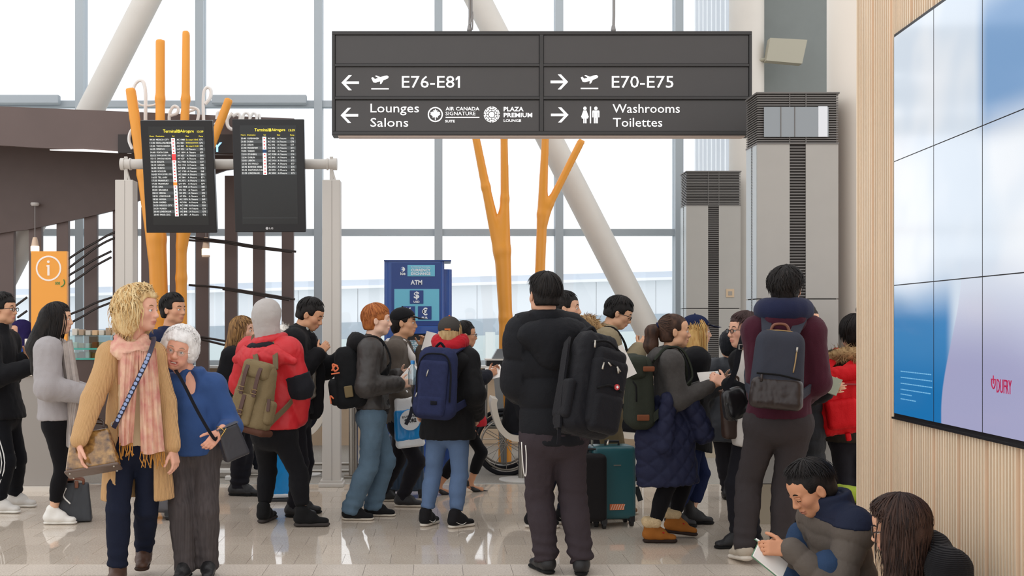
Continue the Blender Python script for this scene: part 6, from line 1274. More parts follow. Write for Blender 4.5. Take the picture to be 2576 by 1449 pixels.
# --- woman with glasses and heels
p = person('woman with black hair and glasses in a dark jacket and black high heels', 9.9, 98, (1170, 843), (1162, 888), (1172, 1058), [(1182, .12, 88, .0), (1102, -.05, 88, 0)], [(1228, 940, .05), (1225, 945, -.15)], hs=.222, fem=1, skin='c99270', res=.0055)
top(p, 'jacket', blk('jacket_navy_black', '191b24', .65), .045, 1062, collar=.07, puff=.1, pamp=.012, fold=.006); sdf('red_cuff', p.wr[1]-.15, p.wr[1]+.15, .008, lambda V: V.cap(p.wr[1]+(p.el[1]-p.wr[1])*.45, p.wr[1], .052, .04, .01), rdk, p.o, fold=.005); sdf('red_collar', p.nk-.2, p.nk+.2, .009, lambda V: V.cap(p.nk+UP*.01-p.fw*.03, p.nk-UP*.01+p.fw*.04, .075, .075, .02), rdk, p.o, fold=.006)
sdf('red_hem', p.pv-.25, p.pv+.25, .01, lambda V: (V.cap(p.pv+p.fw*.03, p.pv-UP*.03+p.fw*.05, .14, .14, .02, .8, p.L), V.plane(p.pv-UP*.05, -UP)), rdk, p.o, fold=.004)
bottom(p, blk('legging_black'), .08, .055, .042, hem=.17, fold=.002, bunch=.003); shoes(p, blk('heel_black', '1d1b1e', .35), None, 'heel', name='high_heel')
hair_cap(p, bk_hair, .014, .055, 1, -.1); locks(p, bk_hair, 180, rE=(.092, .112, .102), th=(1.0, 1.4, 1.9), rad=.008, seed=24); glasses(p, mat('rim_dark', '3a2c28', .4))
tag(MB().box((-.1, -.07, -.0008), (.1, .07, .0008), R=orient((-.2, -.5, .85), (1, 0, .3)), c=P(1244, 936, 9.85)).build('boarding_paper', mat('paper_white', 'eeeae4', .8), None, loc=tuple(P(1246, 930, 9.85))), 'white paper in the hand of the woman in high heels', 'paper')
# --- man in black puffer, seen from behind
p = person('tall man in a black puffer jacket and dark trousers seen from behind', 6.75, 190, (1369, 742), (1376, 812), (1394, 1095), [(1374, .0, 200, 0), (1462, -.05, 170, 0)], [(1305, 985, .26), (1540, 955, .16)], hyaw=197, hs=.245, skin='d7a385', gaze=0, res=.0045, hidehands=(1, 0), poles=((-.2, -1, -.6), (.2, -1, -.6)), palm=(None, (-1, 0, 0)), hdir=(None, (.25, .5, .3)), curl=(.5, .7), sw=.15)
P14 = p
pf = blk('puffer_black', '1b1c20', .64, bump=.25, bscale=90, sheen=.05); top(p, 'jacket', pf, .056, 1116, puff=.17, pamp=.022, fold=.004, wide=.035, fs=(11, 11, 8), collar=.075, flare=-.02, seed=25, h=.0105, hemtilt=(0, 0, 0)); hood_down(p, pf, 1.25, drop=.07, w=.17, d=.07, fold=.008)
dg = mat('plum_grey_trouser', '3d3539', .8, bump=.35, bscale=200); bottom(p, dg, .104, .08, .072, hem=.075, fold=.010, fs=(15, 15, 12), seat=1, bunch=.02)
shoes(p, blk('black_shoe'), blk('black_sole'), lace='d0cdc8'); hair_cap(p, bk_hair, .016, .05, 1, -.062); locks(p, bk_hair, 520, rE=(.092, .114, .102), th=(1.1, 1.3, 1.78), rad=.0062, seed=26, jit=.08, stray=.15)
MB().tube([P(1312, 1112, 6.55), P(1314, 1150, 6.55), P(1318, 1190, 6.56), P(1323, 1194, 6.56), P(1324, 1150, 6.56), P(1322, 1120, 6.56)], .0035, 6, sm=5).build('white_cord', mat('cord_white'), p.o, smooth=True)
b = Bag('hiking_backpack', 'large black backpack with silver zips and a red emblem over one shoulder', 'backpack', P(1482, 968, 6.36), bag_frame(205, 4, 14), .34, .24, .60)
bb = blk('pack_black_nylon', '1a1a1e', .6, bump=.3, bscale=120); b.body(bb, .08, (.72, .7), .009); b.pad('front_panel', bb, (-.4, .5, -.82), (.95, 1.3, .55), .06, fold=.006); b.pad('top_pocket', bb, (-.35, .5, .2), (.85, 1.22, .72), .05, fold=.005); b.pad('lower_pocket', bb, (-.3, .7, -.9), (.9, 1.42, -.12), .05, fold=.005); b.pad('mesh_pocket', bb, (-1.08, -.5, -.75), (-.8, .8, .0), .03)
for pts in ([(-.3, 1.15, .3), (0, 1.25, .42), (.45, 1.25, .36), (.8, 1.2, .2)], [(-.25, 1.3, -.1), (.2, 1.36, .0), (.7, 1.34, -.06)], [(-.55, .95, .75), (0, 1.02, .82), (.6, .98, .68)]): b.line('zip', blk('zip_tape', '101012', .6), pts, .007)
for q0, q1 in (((-.15, 1.28, .4), (-.2, 1.36, .26)), ((0, 1.3, .42), (.12, 1.36, .36)), ((.35, 1.32, .38), (.5, 1.38, .3)), ((.38, 1.32, .38), (.42, 1.4, .26)), ((-.5, 1.0, .78), (-.5, 1.08, .64)), ((.55, 1.2, -.98), (.52, 1.26, -1.08))): b.line('zip_pull', zipm, [q0, q1], .0055)
MB().lathe(b.T(.45, 1.38, .0), [(.017, 0), (.017, .006)], 14, R=frame(b.R[:, 1])).build('emblem', mat('emblem_red', 'b63a3a', .4), b.o); MB().tube([b.T(.45, 1.44, .0)+d for d in (np.array((-.008, 0, 0)), np.array((.008, 0, 0)))], .003, 6).build('emblem_cross', mat('cross_white', 'eeeeee', .4), b.o); MB().tube([b.T(.45, 1.44, .0)+UP*d for d in (-.008, .008)], .003, 6).build('emblem_cross', mat('cross_white'), b.o)
shoulder_straps(b, p, bb, .065, (1,), .02); b.band('loose_strap', bb, [(-.75, -.9, .8), (-.95, -.4, .5), (-1.05, .0, -.3), (-1.0, .2, -.95)], .06, .014, -b.R[:, 0]); b.band('webbing', bb, [(-.95, .2, -.8), (-.95, .3, -1.05), (-.9, .3, -1.25)], .022, .004); b.line('handle', bb, [(-.25, -.6, 1.0), (0, -.6, 1.14), (.25, -.6, 1.0)], .012)
c = P(1556, 916, 6.85); tag(MB().box((-.08, -.1, -.001), (.08, .1, .001), R=orient((.15, -1, .2), (-.45, 0, 1)), c=c).build('document_sheet', mat('paper_white'), None, loc=tuple(c)), 'white document sheet held beside the black hiking backpack', 'paper')
passport('pale passport photo page below the white document sheet', P(1549, 945, 6.8), orient((.15, -1, .2), (-.4, 0, 1)), 'b9a79c', .06, .075)
# --- man behind him
p = person('man in navy jeans standing hidden behind the black puffer jacket', 8.3, 78, (1424, 776), (1410, 832), (1400, 1050), [(1418, .1, 82, 0), (1343, -.05, 86, 0)], hs=.23, skin='dcab8c', res=.0055)
top(p, 'jacket', blk('navy_jacket'), .03, 1060, h=.014)
bottom(p, mat('navy_denim'), .09, .066, .055, hem=.09); shoes(p, blk('runner_black'), mat('runner_sole'), sole=.03, swoosh=1); hair_cap(p, bk_hair, .013, .05, 1, -.08); locks(p, bk_hair, 200, rE=(.09, .112, .102), th=(1.0, 1.2, 1.8), rad=.007, seed=27)
# --- khaki parka man
p = person('man with glasses in a khaki parka with a fur trimmed hood', 8.75, 82, (1557, 788), (1524, 838), (1530, 1040), [(1545, .1), (1522, -.1)], [(1604, 884, .1), (1606, 882, -.14)], hyaw=80, pitch=-24, hs=.232, skin='dcaa88', res=.0045, curl=(.8, .9), poles=((-.3, .2, -1), (-.4, -.3, -.8)))
kh = mat('khaki_shell', '8f8268', .7, bump=.25, bscale=120, sheen=.15); top(p, 'parka', kh, .05, 1015, fold=.011, seed=28, collar=.05); hood_down(p, kh, 1.1, drop=.02, w=.14); bottom(p, mat('khaki_trouser', '7b6d52', .85, bump=.3), .1, .08, .07); shoes(p, mat('tan_shoe', '7d5a3c', .7), mat('vulc_sole'), laces=0)
fur_ring(p, [p.nk-p.fw*.04+p.L*.14+UP*.02, p.nk-p.fw*.12+p.L*.08+UP*.10, p.nk-p.fw*.16+UP*.11, p.nk-p.fw*.12-p.L*.08+UP*.10, p.nk-p.fw*.02-p.L*.14+UP*.02], .038, '7b5a3c', 'c9a878', 900, .05, 5)
hair_cap(p, bk_hair, .018, .045, 1, -.06); locks(p, bk_hair, 260, rE=(.096, .118, .106), th=(1.1, 1.15, 1.6), rad=.008, seed=29); glasses(p, mat('rim_black'), .022, .7, .003)
c = p.sh[1]-UP*.03-p.L*.115+p.fw*.01; pb = MB().prism([(-.045, .05), (.045, .05), (.045, -.025), (0, -.055), (-.045, -.025)], .006, O=c, U=p.f, V=UP, Nn=-p.L).build('arm_badge', blk('badge_black', '26241f'), p.o); fit_text('lettering', [('PARKA', -.03, .025, .03, .04, .02)], mat('gold'), pb, np.stack([p.f, UP, -p.L], 1), c-p.L*.008) if 0 else None; MB().prism([(-.028, .015), (.028, .015), (.028, -.02), (0, -.04), (-.028, -.02)], .003, O=c-p.L*.006, U=p.f, V=UP, Nn=-p.L).build('badge_shield', mat('badge_gold', 'a68c50', .5), pb)
b = Bag('black_daypack', 'black daypack worn by the man in the khaki parka', 'backpack', P(1462, 920, 8.75), bag_frame(85), .3, .2, .46); b.body(blk('daypack_black', '1b1b1e'), .07, (.8, .8), .006); shoulder_straps(b, p, blk('daypack_black'), .06)
tag(MB().box((-.04, -.075, -.005), (.04, .075, .005), R=orient((-.5, -.2, .8), (1, 0, .2)), c=P(1618, 872, 8.68), bev=.002).build('phone', mat('phone_white', 'd8d8d6', .3), None, loc=tuple(P(1618, 872, 8.68))), 'pale phone in the hands of the khaki parka man', 'phone')
# --- ponytail woman
p = person('woman with a brown ponytail in a grey hoodie and black leggings', 7.74, 86, (1697, 834), (1682, 888), (1678, 1080), [(1692, .12, 84, .03), (1640, -.06, 88, 0)], [(1786, 968, .06), (1782, 972, -.13)], hs=.228, fem=1, skin='dca986', res=.0042, curl=(.8, .8), poles=((-.2, .3, -1), (-.25, -.2, -1)))
P17 = p
gy = mat('charcoal_fleece', '4b4846', .9, bump=.35, bscale=240, sheen=.35, var=.1, vscale=60); top(p, 'hoodie', gy, .03, 1085, fold=.010, fs=(14, 14, 9), seed=30); hood_down(p, gy, .85, drop=.02); bottom(p, blk('legging_black'), .085, .06, .048, hem=.16, fold=.002, bunch=.003)
tan = mat('tan_suede', 'a2652c', .8, bump=.2, bscale=150); o2 = shoes(p, tan, mat('boot_sole', '352a26', .7), high=.035, sole=.034, lace='b9302c', name='boot', pitch=(6, 0))
for i in (0, 1):
    fd, lf = p.ft[i]; g = p.an[i]+UP*.065-fd*.005; sdf('shearling_cuff', g-.12, g+.12, .006, lambda V: V.box(g, (.064, .064, .036), np.stack([np.cross(UP, fd), fd, UP], 1), .034, 0), mat('shearling', 'd7bd94', .95, bump=.8, bscale=140), o2[i], fold=.004, fs=(60, 60, 60))
    sd = np.cross(UP, fd); mb = MB(); [mb.tube([p.an[i]+fd*(.06+.012*k)+sd*.0+UP*.0, p.an[i]+fd*(.075+.02*k)+sd*(-.05+.03*k)-UP*.02*k], .005, 5) for k in range(4)]; mb.build('red_bow', mat('lace_b9302c'), o2[i])
dbh = hmat('2b1d18', '5a4032'); T = p.T; hair_cap(p, dbh, .01, .06, 1, -.075, fold=.002); locks(p, dbh, 260, rE=(.087, .108, .096), th=(1.0, 1.25, 1.75), rad=.005, seed=31, pole=(0, -.85, .3), jit=.05)
pt0 = T((0, -.108, .03)); sdf('ponytail', pt0-.3, pt0+.15, .008, lambda V: (V.cap(pt0, T((0, -.155, .0)), .026, .045, .02), V.cap(T((0, -.155, .0)), T((0, -.165, -.1)), .045, .048, .03), V.cap(T((0, -.165, -.1)), T((0, -.15, -.2)), .046, .018, .03)), dbh, p.o, fold=.006, fs=(40, 40, 12), attr=lambda v: {'var': vnoise(v*np.array((70, 70, 15)))}); MB().tube([pt0+p.RH@np.array((.028*math.cos(a), -.012, .028*math.sin(a))) for a in np.linspace(0, 6.28, 15)], .008, 6, cap=False).build('hair_tie', blk('tie_navy', '1f2440'), p.o, smooth=True)
tag(MB().box((-.075, -.045, -.0008), (.075, .045, .0008), R=orient((0, -.75, .65), (-.1, .3, 1)), c=P(1784, 948, 7.7)).build('boarding_pass', mat('paper_white'), None, loc=tuple(P(1784, 948, 7.7))), 'white boarding pass held by the ponytail woman', 'boarding pass')
b = Bag('green_backpack', 'dark green backpack with brown leather patches on the ponytail woman', 'backpack', P(1608, 985, 7.66), bag_frame(92, 0, 4), .30, .2, .5); gn = mat('pack_green', '33372f', .8, bump=.3, bscale=200); b.body(gn, .07, (.75, .7), .006); b.pad('flap', gn, (-.95, -.3, .38), (.98, 1.08, 1.02), .05, fold=.003); pt = mat('patch_brown', '7a4a33', .7)
for z0, z1, y0, y1 in ((.62, .76, -.7, .1), (-.72, -.55, -.4, .45)): b.pad('patch', pt, (.93, y0, z0), (1.06, y1, z1), .003, fold=0)
b.line('zip', blk('zip_tape'), [(.9, .75, .35), (1.0, .55, .2), (1.0, .5, -.2)], .006); b.line('clip', zipm, [(.85, .9, .62), (.85, .92, .48)], .006); shoulder_straps(b, p, gn, .05)
# quilted coat hung at her waist
qc = mat('quilt_navy', '262940', .6, bump=.2, bscale=90)
def quilt(v, f):
    n = vnormals(v, f); u = (v[:, 0]+v[:, 1]*.4+v[:, 2]*.9)/.085; w = (v[:, 0]+v[:, 1]*.4-v[:, 2]*.9)/.085; return v+n*(.015*(np.minimum(np.abs(np.sin(u*math.pi/1.3)), np.abs(np.sin(w*math.pi/1.3)))**.5-.6))[:, None]
o = sdf('quilted_coat', P(1680, 1110, 7.7)-np.array((.4, .35, .45)), P(1680, 1110, 7.7)+np.array((.4, .35, .45)), .0095, lambda V: (V.cap(P(1685, 1020, 7.68), P(1672, 1110, 7.68), .12, .19, .04, .75, (0, 1, 0)), V.cap(P(1672, 1110, 7.68), P(1680, 1215, 7.68), .2, .215, .04, .75, (0, 1, 0)), V.cap(P(1680, 1005, 7.56), P(1672, 1125, 7.54), .055, .06, .03), V.cap(P(1735, 1010, 7.6), P(1770, 1090, 7.62), .06, .075, .03), V.plane(P(1680, 1218, 7.68), (.06, 0, -1), .02)), qc, None, fold=.006, loc=tuple(P(1680, 1218, 7.68)), post=quilt)
tag(o, 'navy quilted coat hanging round the ponytail woman waist', 'coat')
# --- woman in navy cap, black coat
p = person('woman in a navy cap with long blond hair and a black coat', 8.3, 88, (1752, 834), (1742, 886), (1740, 1080), [(1738, .1, 86, 0), (1694, -.02, 80, 0)], [(1815, 960, .1), (1800, 975, .0)], hs=.228, fem=1, skin='e2b79c', res=.0055)
top(p, 'coat', blk('coat_black'), .055, 1125, flare=.03, fold=.009, seed=32, hemtilt=(-.3, 0, 0)); bottom(p, mat('indigo_denim', '202a4c', .85, bump=.3), .088, .064, .058, hem=.17); shoes(p, blk('boot_black', '1b1a1c', .5), blk('black_sole'), high=.09, name='boot', sole=.03)
bdh = hmat('a8763c', 'dcb774'); hair_cap(p, bdh, .012, .05, 0, -.25, extra={'pts': [(p.nk-UP*.1, .2)], 'fn': lambda V: V.cap(p.T((0, -.03, -.02)), p.nk-p.L*.08-UP*.06, .08, .07, .05, .7, p.fw)}); locks(p, bdh, 300, rE=(.09, .11, .1), th=(1.7, 1.9, 1.95), fall=.28, rad=.006, seed=33, start=.6, jit=.06, phi=(.85, 5.43)); cap_hat(p, mat('cap_navy', '1c2544', .85, bump=.15))
# --- woman with glasses facing left
p = person('woman with dark bob hair and glasses in a black cardigan over a white top', 7.5, -78, (1871, 832), (1890, 888), (1890, 1085), [(1895, 0, -80, 0), (1858, .0, -80, 0)], [(1832, 968, -.14), (1840, 985, .1)], hs=.232, fem=1, skin='e2ad92', res=.0042, curl=(.9, .9), brow='33241e')
top(p, 'cardigan', blk('cardigan_black', '17171a', .85), .03, 1080, fold=.009, seed=34, cut=lambda V: V.box(p.sc+p.fw*.2-UP*.3, (.07, .16, .5), np.stack([p.L, p.fw, UP], 1), .03, .01, 's')); top(p, 'white_top', mat('white_cotton', 'd6d0ca', .85, bump=.2), .022, 1122, arms=(0, 0), fold=.008, h=.012); bottom(p, blk('trouser_dark'), .09, .07, .06); shoes(p, blk('black_shoe'), blk('black_sole'), laces=0)
dbr = hmat('2a1c1a', '493230'); hair_cap(p, dbr, .016, .055, 0, -.1, fold=.004); locks(p, dbr, 320, rE=(.094, .115, .102), th=(1.05, 1.75, 2.0), fall=.03, rad=.007, seed=35, inward=.6); glasses(p, mat('rim_tort', '2b211e', .3), .023, .6, .0025)
b = Bag('black_shoulder_bag', 'black leather shoulder bag with a buckled strap beside the burgundy sweater', 'handbag', P(1848, 1015, 7.22), rotz(.3)@roty(-.25), .19, .11, .21); b.body(blk('gloss_black', '1b1a1c', .3, bump=.05), .05, (.8, .8), .006, h=.008); b.line('piping', blk('piping_black', '111113', .3), [(-.9, -.95, .3), (-.95, -1.0, -.4), (-.5, -1.0, -.95)], .006)
s_ = MB().strap([b.T(-.5, 0, .9), P(1850, 930, 7.2), P(1862, 870, 7.24), P(1880, 820, 7.35), P(1896, 850, 7.6)], .035, .005, np.array([(-.3, -1, 0)]*3+[(0, -.4, 1), (0, 1, .3)], float)).build('shoulder_strap', blk('strap_black'), b.o); MB().tube([P(1866, 873, 7.22)+np.array((dx, 0, dz)) for dx, dz in ((-.018, -.016), (.018, -.016), (.018, .016), (-.018, .016), (-.018, -.016))], .0035, 6).build('buckle', zipm, s_)
b = Bag('brown_tote', 'tall dark brown tote bag hanging below the woman with glasses', 'tote bag', P(1846, 1042, 7.5), rotz(.15)@roty(-.05), .17, .1, .33); b.body(mat('tote_brown', '3b2a22', .5, bump=.15, bscale=150), .03, (1.05, .7), .004); b.pad('rim', mat('tote_rim', '4d382d', .5), (-1.05, -.75, .9), (1.05, .75, 1.02), .008); [b.line('handle', mat('tote_rim'), [(-.5, y, .95), (-.35, y, 1.5), (.35, y, 1.5), (.5, y, .95)], .008) for y in (-.5, .5)]
# --- tall man in burgundy sweater
p = person('tall man in a burgundy sweater with a navy neck pillow seen from behind', 6.95, 168, (1978, 728), (1972, 808), (1958, 1060), [(1872, .05, 185, .02), (1962, .03, 165, 0)], [(1905, 1000, .2), (2020, 1000, .2)], hyaw=150, hs=.24, skin='d6a184', gaze=0, res=.0045, hidehands=(1, 1), poles=((-.15, -1, -.6), (.15, -1, -.6)), sw=.15, kpoles=((.0, 1, 0), (.1, 1, 0)))
P20 = p
bu = mat('burgundy_knit', '451d2b', .9, bump=.3, bscale=240, sheen=.35); top(p, 'sweater', bu, .034, 1052, fold=.007, seed=36, arm=.004); sdf('waistband', p.pv-.3, p.pv+.3, .01, lambda V: (V.cap(p.pv+UP*.06, p.pv, .185, .18, .02, .72, p.fw), V.plane(p.pv-UP*.012, -UP), V.plane(p.pv+UP*.05, UP)), mat('burgundy_rib', '3b1824', .9, bump=.5, bscale=60, kind='X'), p.o); hood_down(p, bu, .95, drop=.0, w=.12, d=.05)
bottom(p, mat('black_denim', '3d3839', .85, bump=.3, bscale=240), .098, .074, .062, hem=.06, fold=.008, seat=1); shoes(p, mat('beige_knit', 'bdb2a2', .75, bump=.2), mat('runner_sole'), sole=.034, pitch=(8, 0), lace='cfc6b8')
def npil(V):
    for k in range(12):
        a, b_ = -math.pi*.28+2*math.pi*.78*k/11, -math.pi*.28+2*math.pi*.78*(k+1)/11; g = lambda t: p.nk+p.fw*.01+UP*.068+p.L*math.cos(t+math.pi*.5+math.pi*.28+.6)*.105+p.fw*math.sin(t+math.pi*.5+math.pi*.28+.6)*.1; V.cap(g(a), g(b_), .074, .074, .02)
t_ = sdf('neck_pillow', p.nk-.25, p.nk+.25, .0085, npil, mat('pillow_navy', '232843', .9, bump=.25, bscale=260, sheen=.4), None, loc=tuple(p.nk-UP*.01), fold=.003); tag(t_, 'navy blue travel neck pillow round the tall man neck', 'neck pillow')
hair_cap(p, bk_hair, .022, .05, 1, -.07, fold=.006); locks(p, bk_hair, 480, rE=(.1, .122, .112), th=(1.1, 1.45, 1.85), rad=.008, curl=.008, cf=50, seed=37, jit=.14, stray=.15); glasses(p, mat('rim_brown', '4a342c', .4), .023, .85, .0025)
b = Bag('grey_backpack', 'slate grey backpack with dark leather lower half and brown handle', 'backpack', P(1957, 930, 6.68), bag_frame(170, 3, 5), .325, .15, .47); sg_ = mat('pack_slate', '3b3e48', .75, bump=.25, bscale=200); ll = mat('pack_leather', '2f2624', .35, bump=.15, bscale=40)
b.body(sg_, .07, (.86, .8), .004); b.pad('leather_panel', ll, (-1.0, -.2, -1.02), (.98, 1.1, -.18), .06, fold=.007, taper=(.93, .95)); b.line('handle', mat('tan_handle'), [(-.38, -.2, .95), (-.25, -.2, 1.14), (.15, -.2, 1.16), (.32, -.2, .98)], .009); b.line('zip', mat('zip_brass', 'a78b5e', .4, .6), [(-.55, .1, .97), (0, .2, 1.0), (.55, .1, .95), (.75, .4, .7)], .005); b.line('zip', blk('zip_tape'), [(-.8, 1.08, -.14), (0, 1.14, -.14), (.75, 1.1, -.22)], .006)
b.line('zip', mat('zip_brass'), [(.55, .98, .52), (.52, 1.05, .2), (.48, 1.06, -.05)], .004); b.line('zip_pull', zipm, [(.55, 1.02, .6), (.54, 1.06, .48)], .006); b.line('zip_pull', ll, [(-.62, 1.18, -.16), (-.62, 1.2, -.34)], .008); shoulder_straps(b, p, sg_, .06)
# --- dark puffer person with passport
p = person('person in a dark puffer coat holding out a passport behind the burgundy man', 7.6, 60, (2024, 812), (2024, 872), (2024, 1085), [(2032, .05, 70, 0), (2010, .05, 60, 0)], [(2050, 985, .0), (2074, 984, -.34)], hs=.23, skin='dcab8c', res=.006, poles=((.2, .3, -1), (.2, -.3, -1)))
top(p, 'coat', blk('puffer_dark', '17181c', .65), .05, 1190, puff=.09, pamp=.014, flare=.0, fold=.006, seed=38); bottom(p, blk('trouser_dark'), .09, .07, .06); shoes(p, blk('suede_black', '1a191a', .85), blk('black_sole'), lace='101010', high=.03); hair_cap(p, bk_hair, .014, .055, 1, -.08); locks(p, bk_hair, 160, rE=(.092, .113, .102), th=(1.0, 1.2, 1.8), rad=.008, seed=39)
passport('pale passport held out in front of the red backpack', P(2094, 970, 7.16), orient((-.2, -.8, .5), (.3, 0, .8)), '9aa08c', open_=0)
# --- fur hood person with red backpack
p = person('person with a dark topknot and an olive coat with fur trimmed hood', 7.95, 182, (2148, 838), (2146, 896), (2144, 1100), [(2140, 0), (2160, 0)], hs=.23, fem=1, gaze=0, res=.007, sw=.17)
oc = mat('olive_coat', '322c25', .75, bump=.25); top(p, 'coat', oc, .055, 1110, flare=.03, fold=.009, seed=40, collar=.06); hood_down(p, oc, 1.15, drop=.04); bottom(p, blk('trouser_dark')); shoes(p, blk('black_shoe'), blk('black_sole'), laces=0); hair_cap(p, bk_hair, .022, .05, 0, -.12, extra={'pts': [(P(2166, 778, 7.9), .06)], 'fn': lambda V: V.ell(P(2166, 779, 7.9), .036, None, .015)}); locks(p, bk_hair, 260, rE=(.1, .12, .108), th=(1.5, 1.9, 2.05), fall=.05, rad=.007, seed=41)
fur_ring(p, [p.nk-p.fw*.09+p.L*.2-UP*.02, p.nk-p.fw*.15+p.L*.12+UP*.02, p.nk-p.fw*.17+UP*.015, p.nk-p.fw*.15-p.L*.12+UP*.02, p.nk-p.fw*.09-p.L*.2-UP*.02], .062, '6f5438', 'c8a97a', 1300, .055, 6)
b = Bag('red_backpack', 'bright red backpack on the person with the topknot and fur trimmed hood', 'backpack', P(2112, 1008, 7.58), bag_frame(176, 0, -8), .35, .22, .45); rb = mat('pack_red', 'c4141c', .6, bump=.25, bscale=120); b.body(rb, .07, (.85, .85), .010); b.pad('front_pocket', rb, (-.75, .6, -.8), (.5, 1.3, .1), .05, fold=.006); b.pad('lid', rb, (-.9, -.2, .55), (.95, 1.15, 1.05), .06, fold=.007); b.line('zip', mat('zip_red', '8d1016', .5), [(-.7, 1.1, .45), (0, 1.2, .52), (.7, 1.1, .45)], .007); b.pad('tail_tab', rb, (-.1, .6, -1.2), (.12, .8, -.95), .01); shoulder_straps(b, p, rb)
# --- sitting man with book
p = person('man sitting on the floor in a grey and navy puffer jacket reading a book', 5.15, -82, (2040, 1229), (2094, 1282), (2150, 1560, .05), [(1945, -.18, -80, 0), (1950, .2, -80, 0)], [(1992, 1382, -.14), (1980, 1384, .12)], hyaw=-84, pitch=-32, hs=.238, skin='c98f6c', lip='a8675a', res=.0036, seated=1, H=1.72, curl=(1.0, 1.0), brow='17110f', poles=((.5, -.4, -.8), (.4, .5, -.8)), kpoles=((-.2, -.35, 1), (-.2, .35, 1)), palm=((.1, 1, -.35), (.1, -1, -.35)), hdir=((-1, .15, .05), (-1, -.15, .05)), sw=.175)
P24 = p
gp = mat('puffer_grey', '5d554e', .6, bump=.25, bscale=60, sheen=.1); ny = mat('yoke_navy', '1f2538', .7, bump=.2, bscale=120)
top(p, 'jacket', gp, .045, 1545, arm=-.02, puff=.085, pamp=.010, fold=.003, fs=(16, 16, 16), collar=.085, seed=42, h=.0085); top(p, 'yoke', ny, .050, 1545, arm=-.02, puff=.085, pamp=.010, fold=.003, fs=(16, 16, 16), collar=.09, seed=42, h=.0062, cut=lambda V: V.plane(p.nk-p.up*.035+p.fw*.0, -p.up+p.fw*.25, .003)); bottom(p, mat('blue_denim_dark', '2f4360', .85, bump=.35, bscale=260), .09, .075, .06, fold=.007); shoes(p, mat('white_leather'), mat('white_sole'))
hair_cap(p, bk_hair, .010, .05, 1, -.065, fold=.003, fb=.05); locks(p, bk_hair, 620, rE=(.089, .11, .102), th=(1.0, 1.1, 1.62), rad=.0045, seed=43, jit=.1, stray=.2)
c = P(1945, 1392, 5.08); Rb = orient((.55, -.35, .75), (-.35, .0, .6)); t_ = thing('book', 'open paperback held by the man sitting on the floor', 'book', tuple(c)); 
for s_, n_ in ((-1, 'left'), (1, 'right')): R2 = Rb@roty(s_*.35); MB().box((0 if s_ > 0 else -.11, -.08, 0), (.11 if s_ > 0 else 0, .08, .008), R=R2, c=c, bev=.002).build('page_block', mat('paper_white'), t_); MB().box((0 if s_ > 0 else -.113, -.083, -.003), (.113 if s_ > 0 else 0, .083, 0), R=R2, c=c).build('cover', mat('cover_green', '5d8a6d', .5), t_)
# --- sitting woman with long hair
p = person('woman with long dark hair in a black knit sweater sitting by the slatted wall', 4.5, -92, (2262, 1326), (2338, 1376, .04), (2405, 1690, .1), [(2190, -.1, -100, 0), (2200, .25, -100, 0)], [(2230, 1600, -.2), (2225, 1600, .2)], hyaw=-112, pitch=-14, hs=.232, fem=1, skin='d9a586', res=.005, seated=1, H=1.62, kpoles=((-.2, -.3, 1), (-.2, .3, 1)), poles=((.5, -.3, -1), (.5, .3, -1)), sw=.18)
kb = mat('black_knit', '18171a', .9, bump=.6, bscale=45, kind='Z', sheen=.3); top(p, 'sweater', kb, .03, 1660, fold=.008, seed=44, h=.01); bottom(p, blk('trouser_dark')); shoes(p, mat('white_leather'), mat('white_sole'))
dh = hmat('1f1513', '46322a'); T = p.T; hair_cap(p, dh, .016, .058, 0, -.3, extra={'pts': [(p.nk-UP*.1, .25)], 'fn': lambda V: (V.cap(T((0, -.03, 0)), P(2264, 1400, 4.475), .072, .055, .05), V.cap(P(2264, 1400, 4.475), P(2248, 1475, 4.45), .055, .045, .04))}, fold=.004); locks(p, dh, 620, rE=(.094, .114, .104), th=(1.05, 1.9, 2.0), fall=.24, curl=.008, cf=28, rad=.0062, seed=45, jit=.07, inward=.1, stray=.1, dens=1.9)
glasses(p, mat('rim_tort'), .022, .8, .0025)
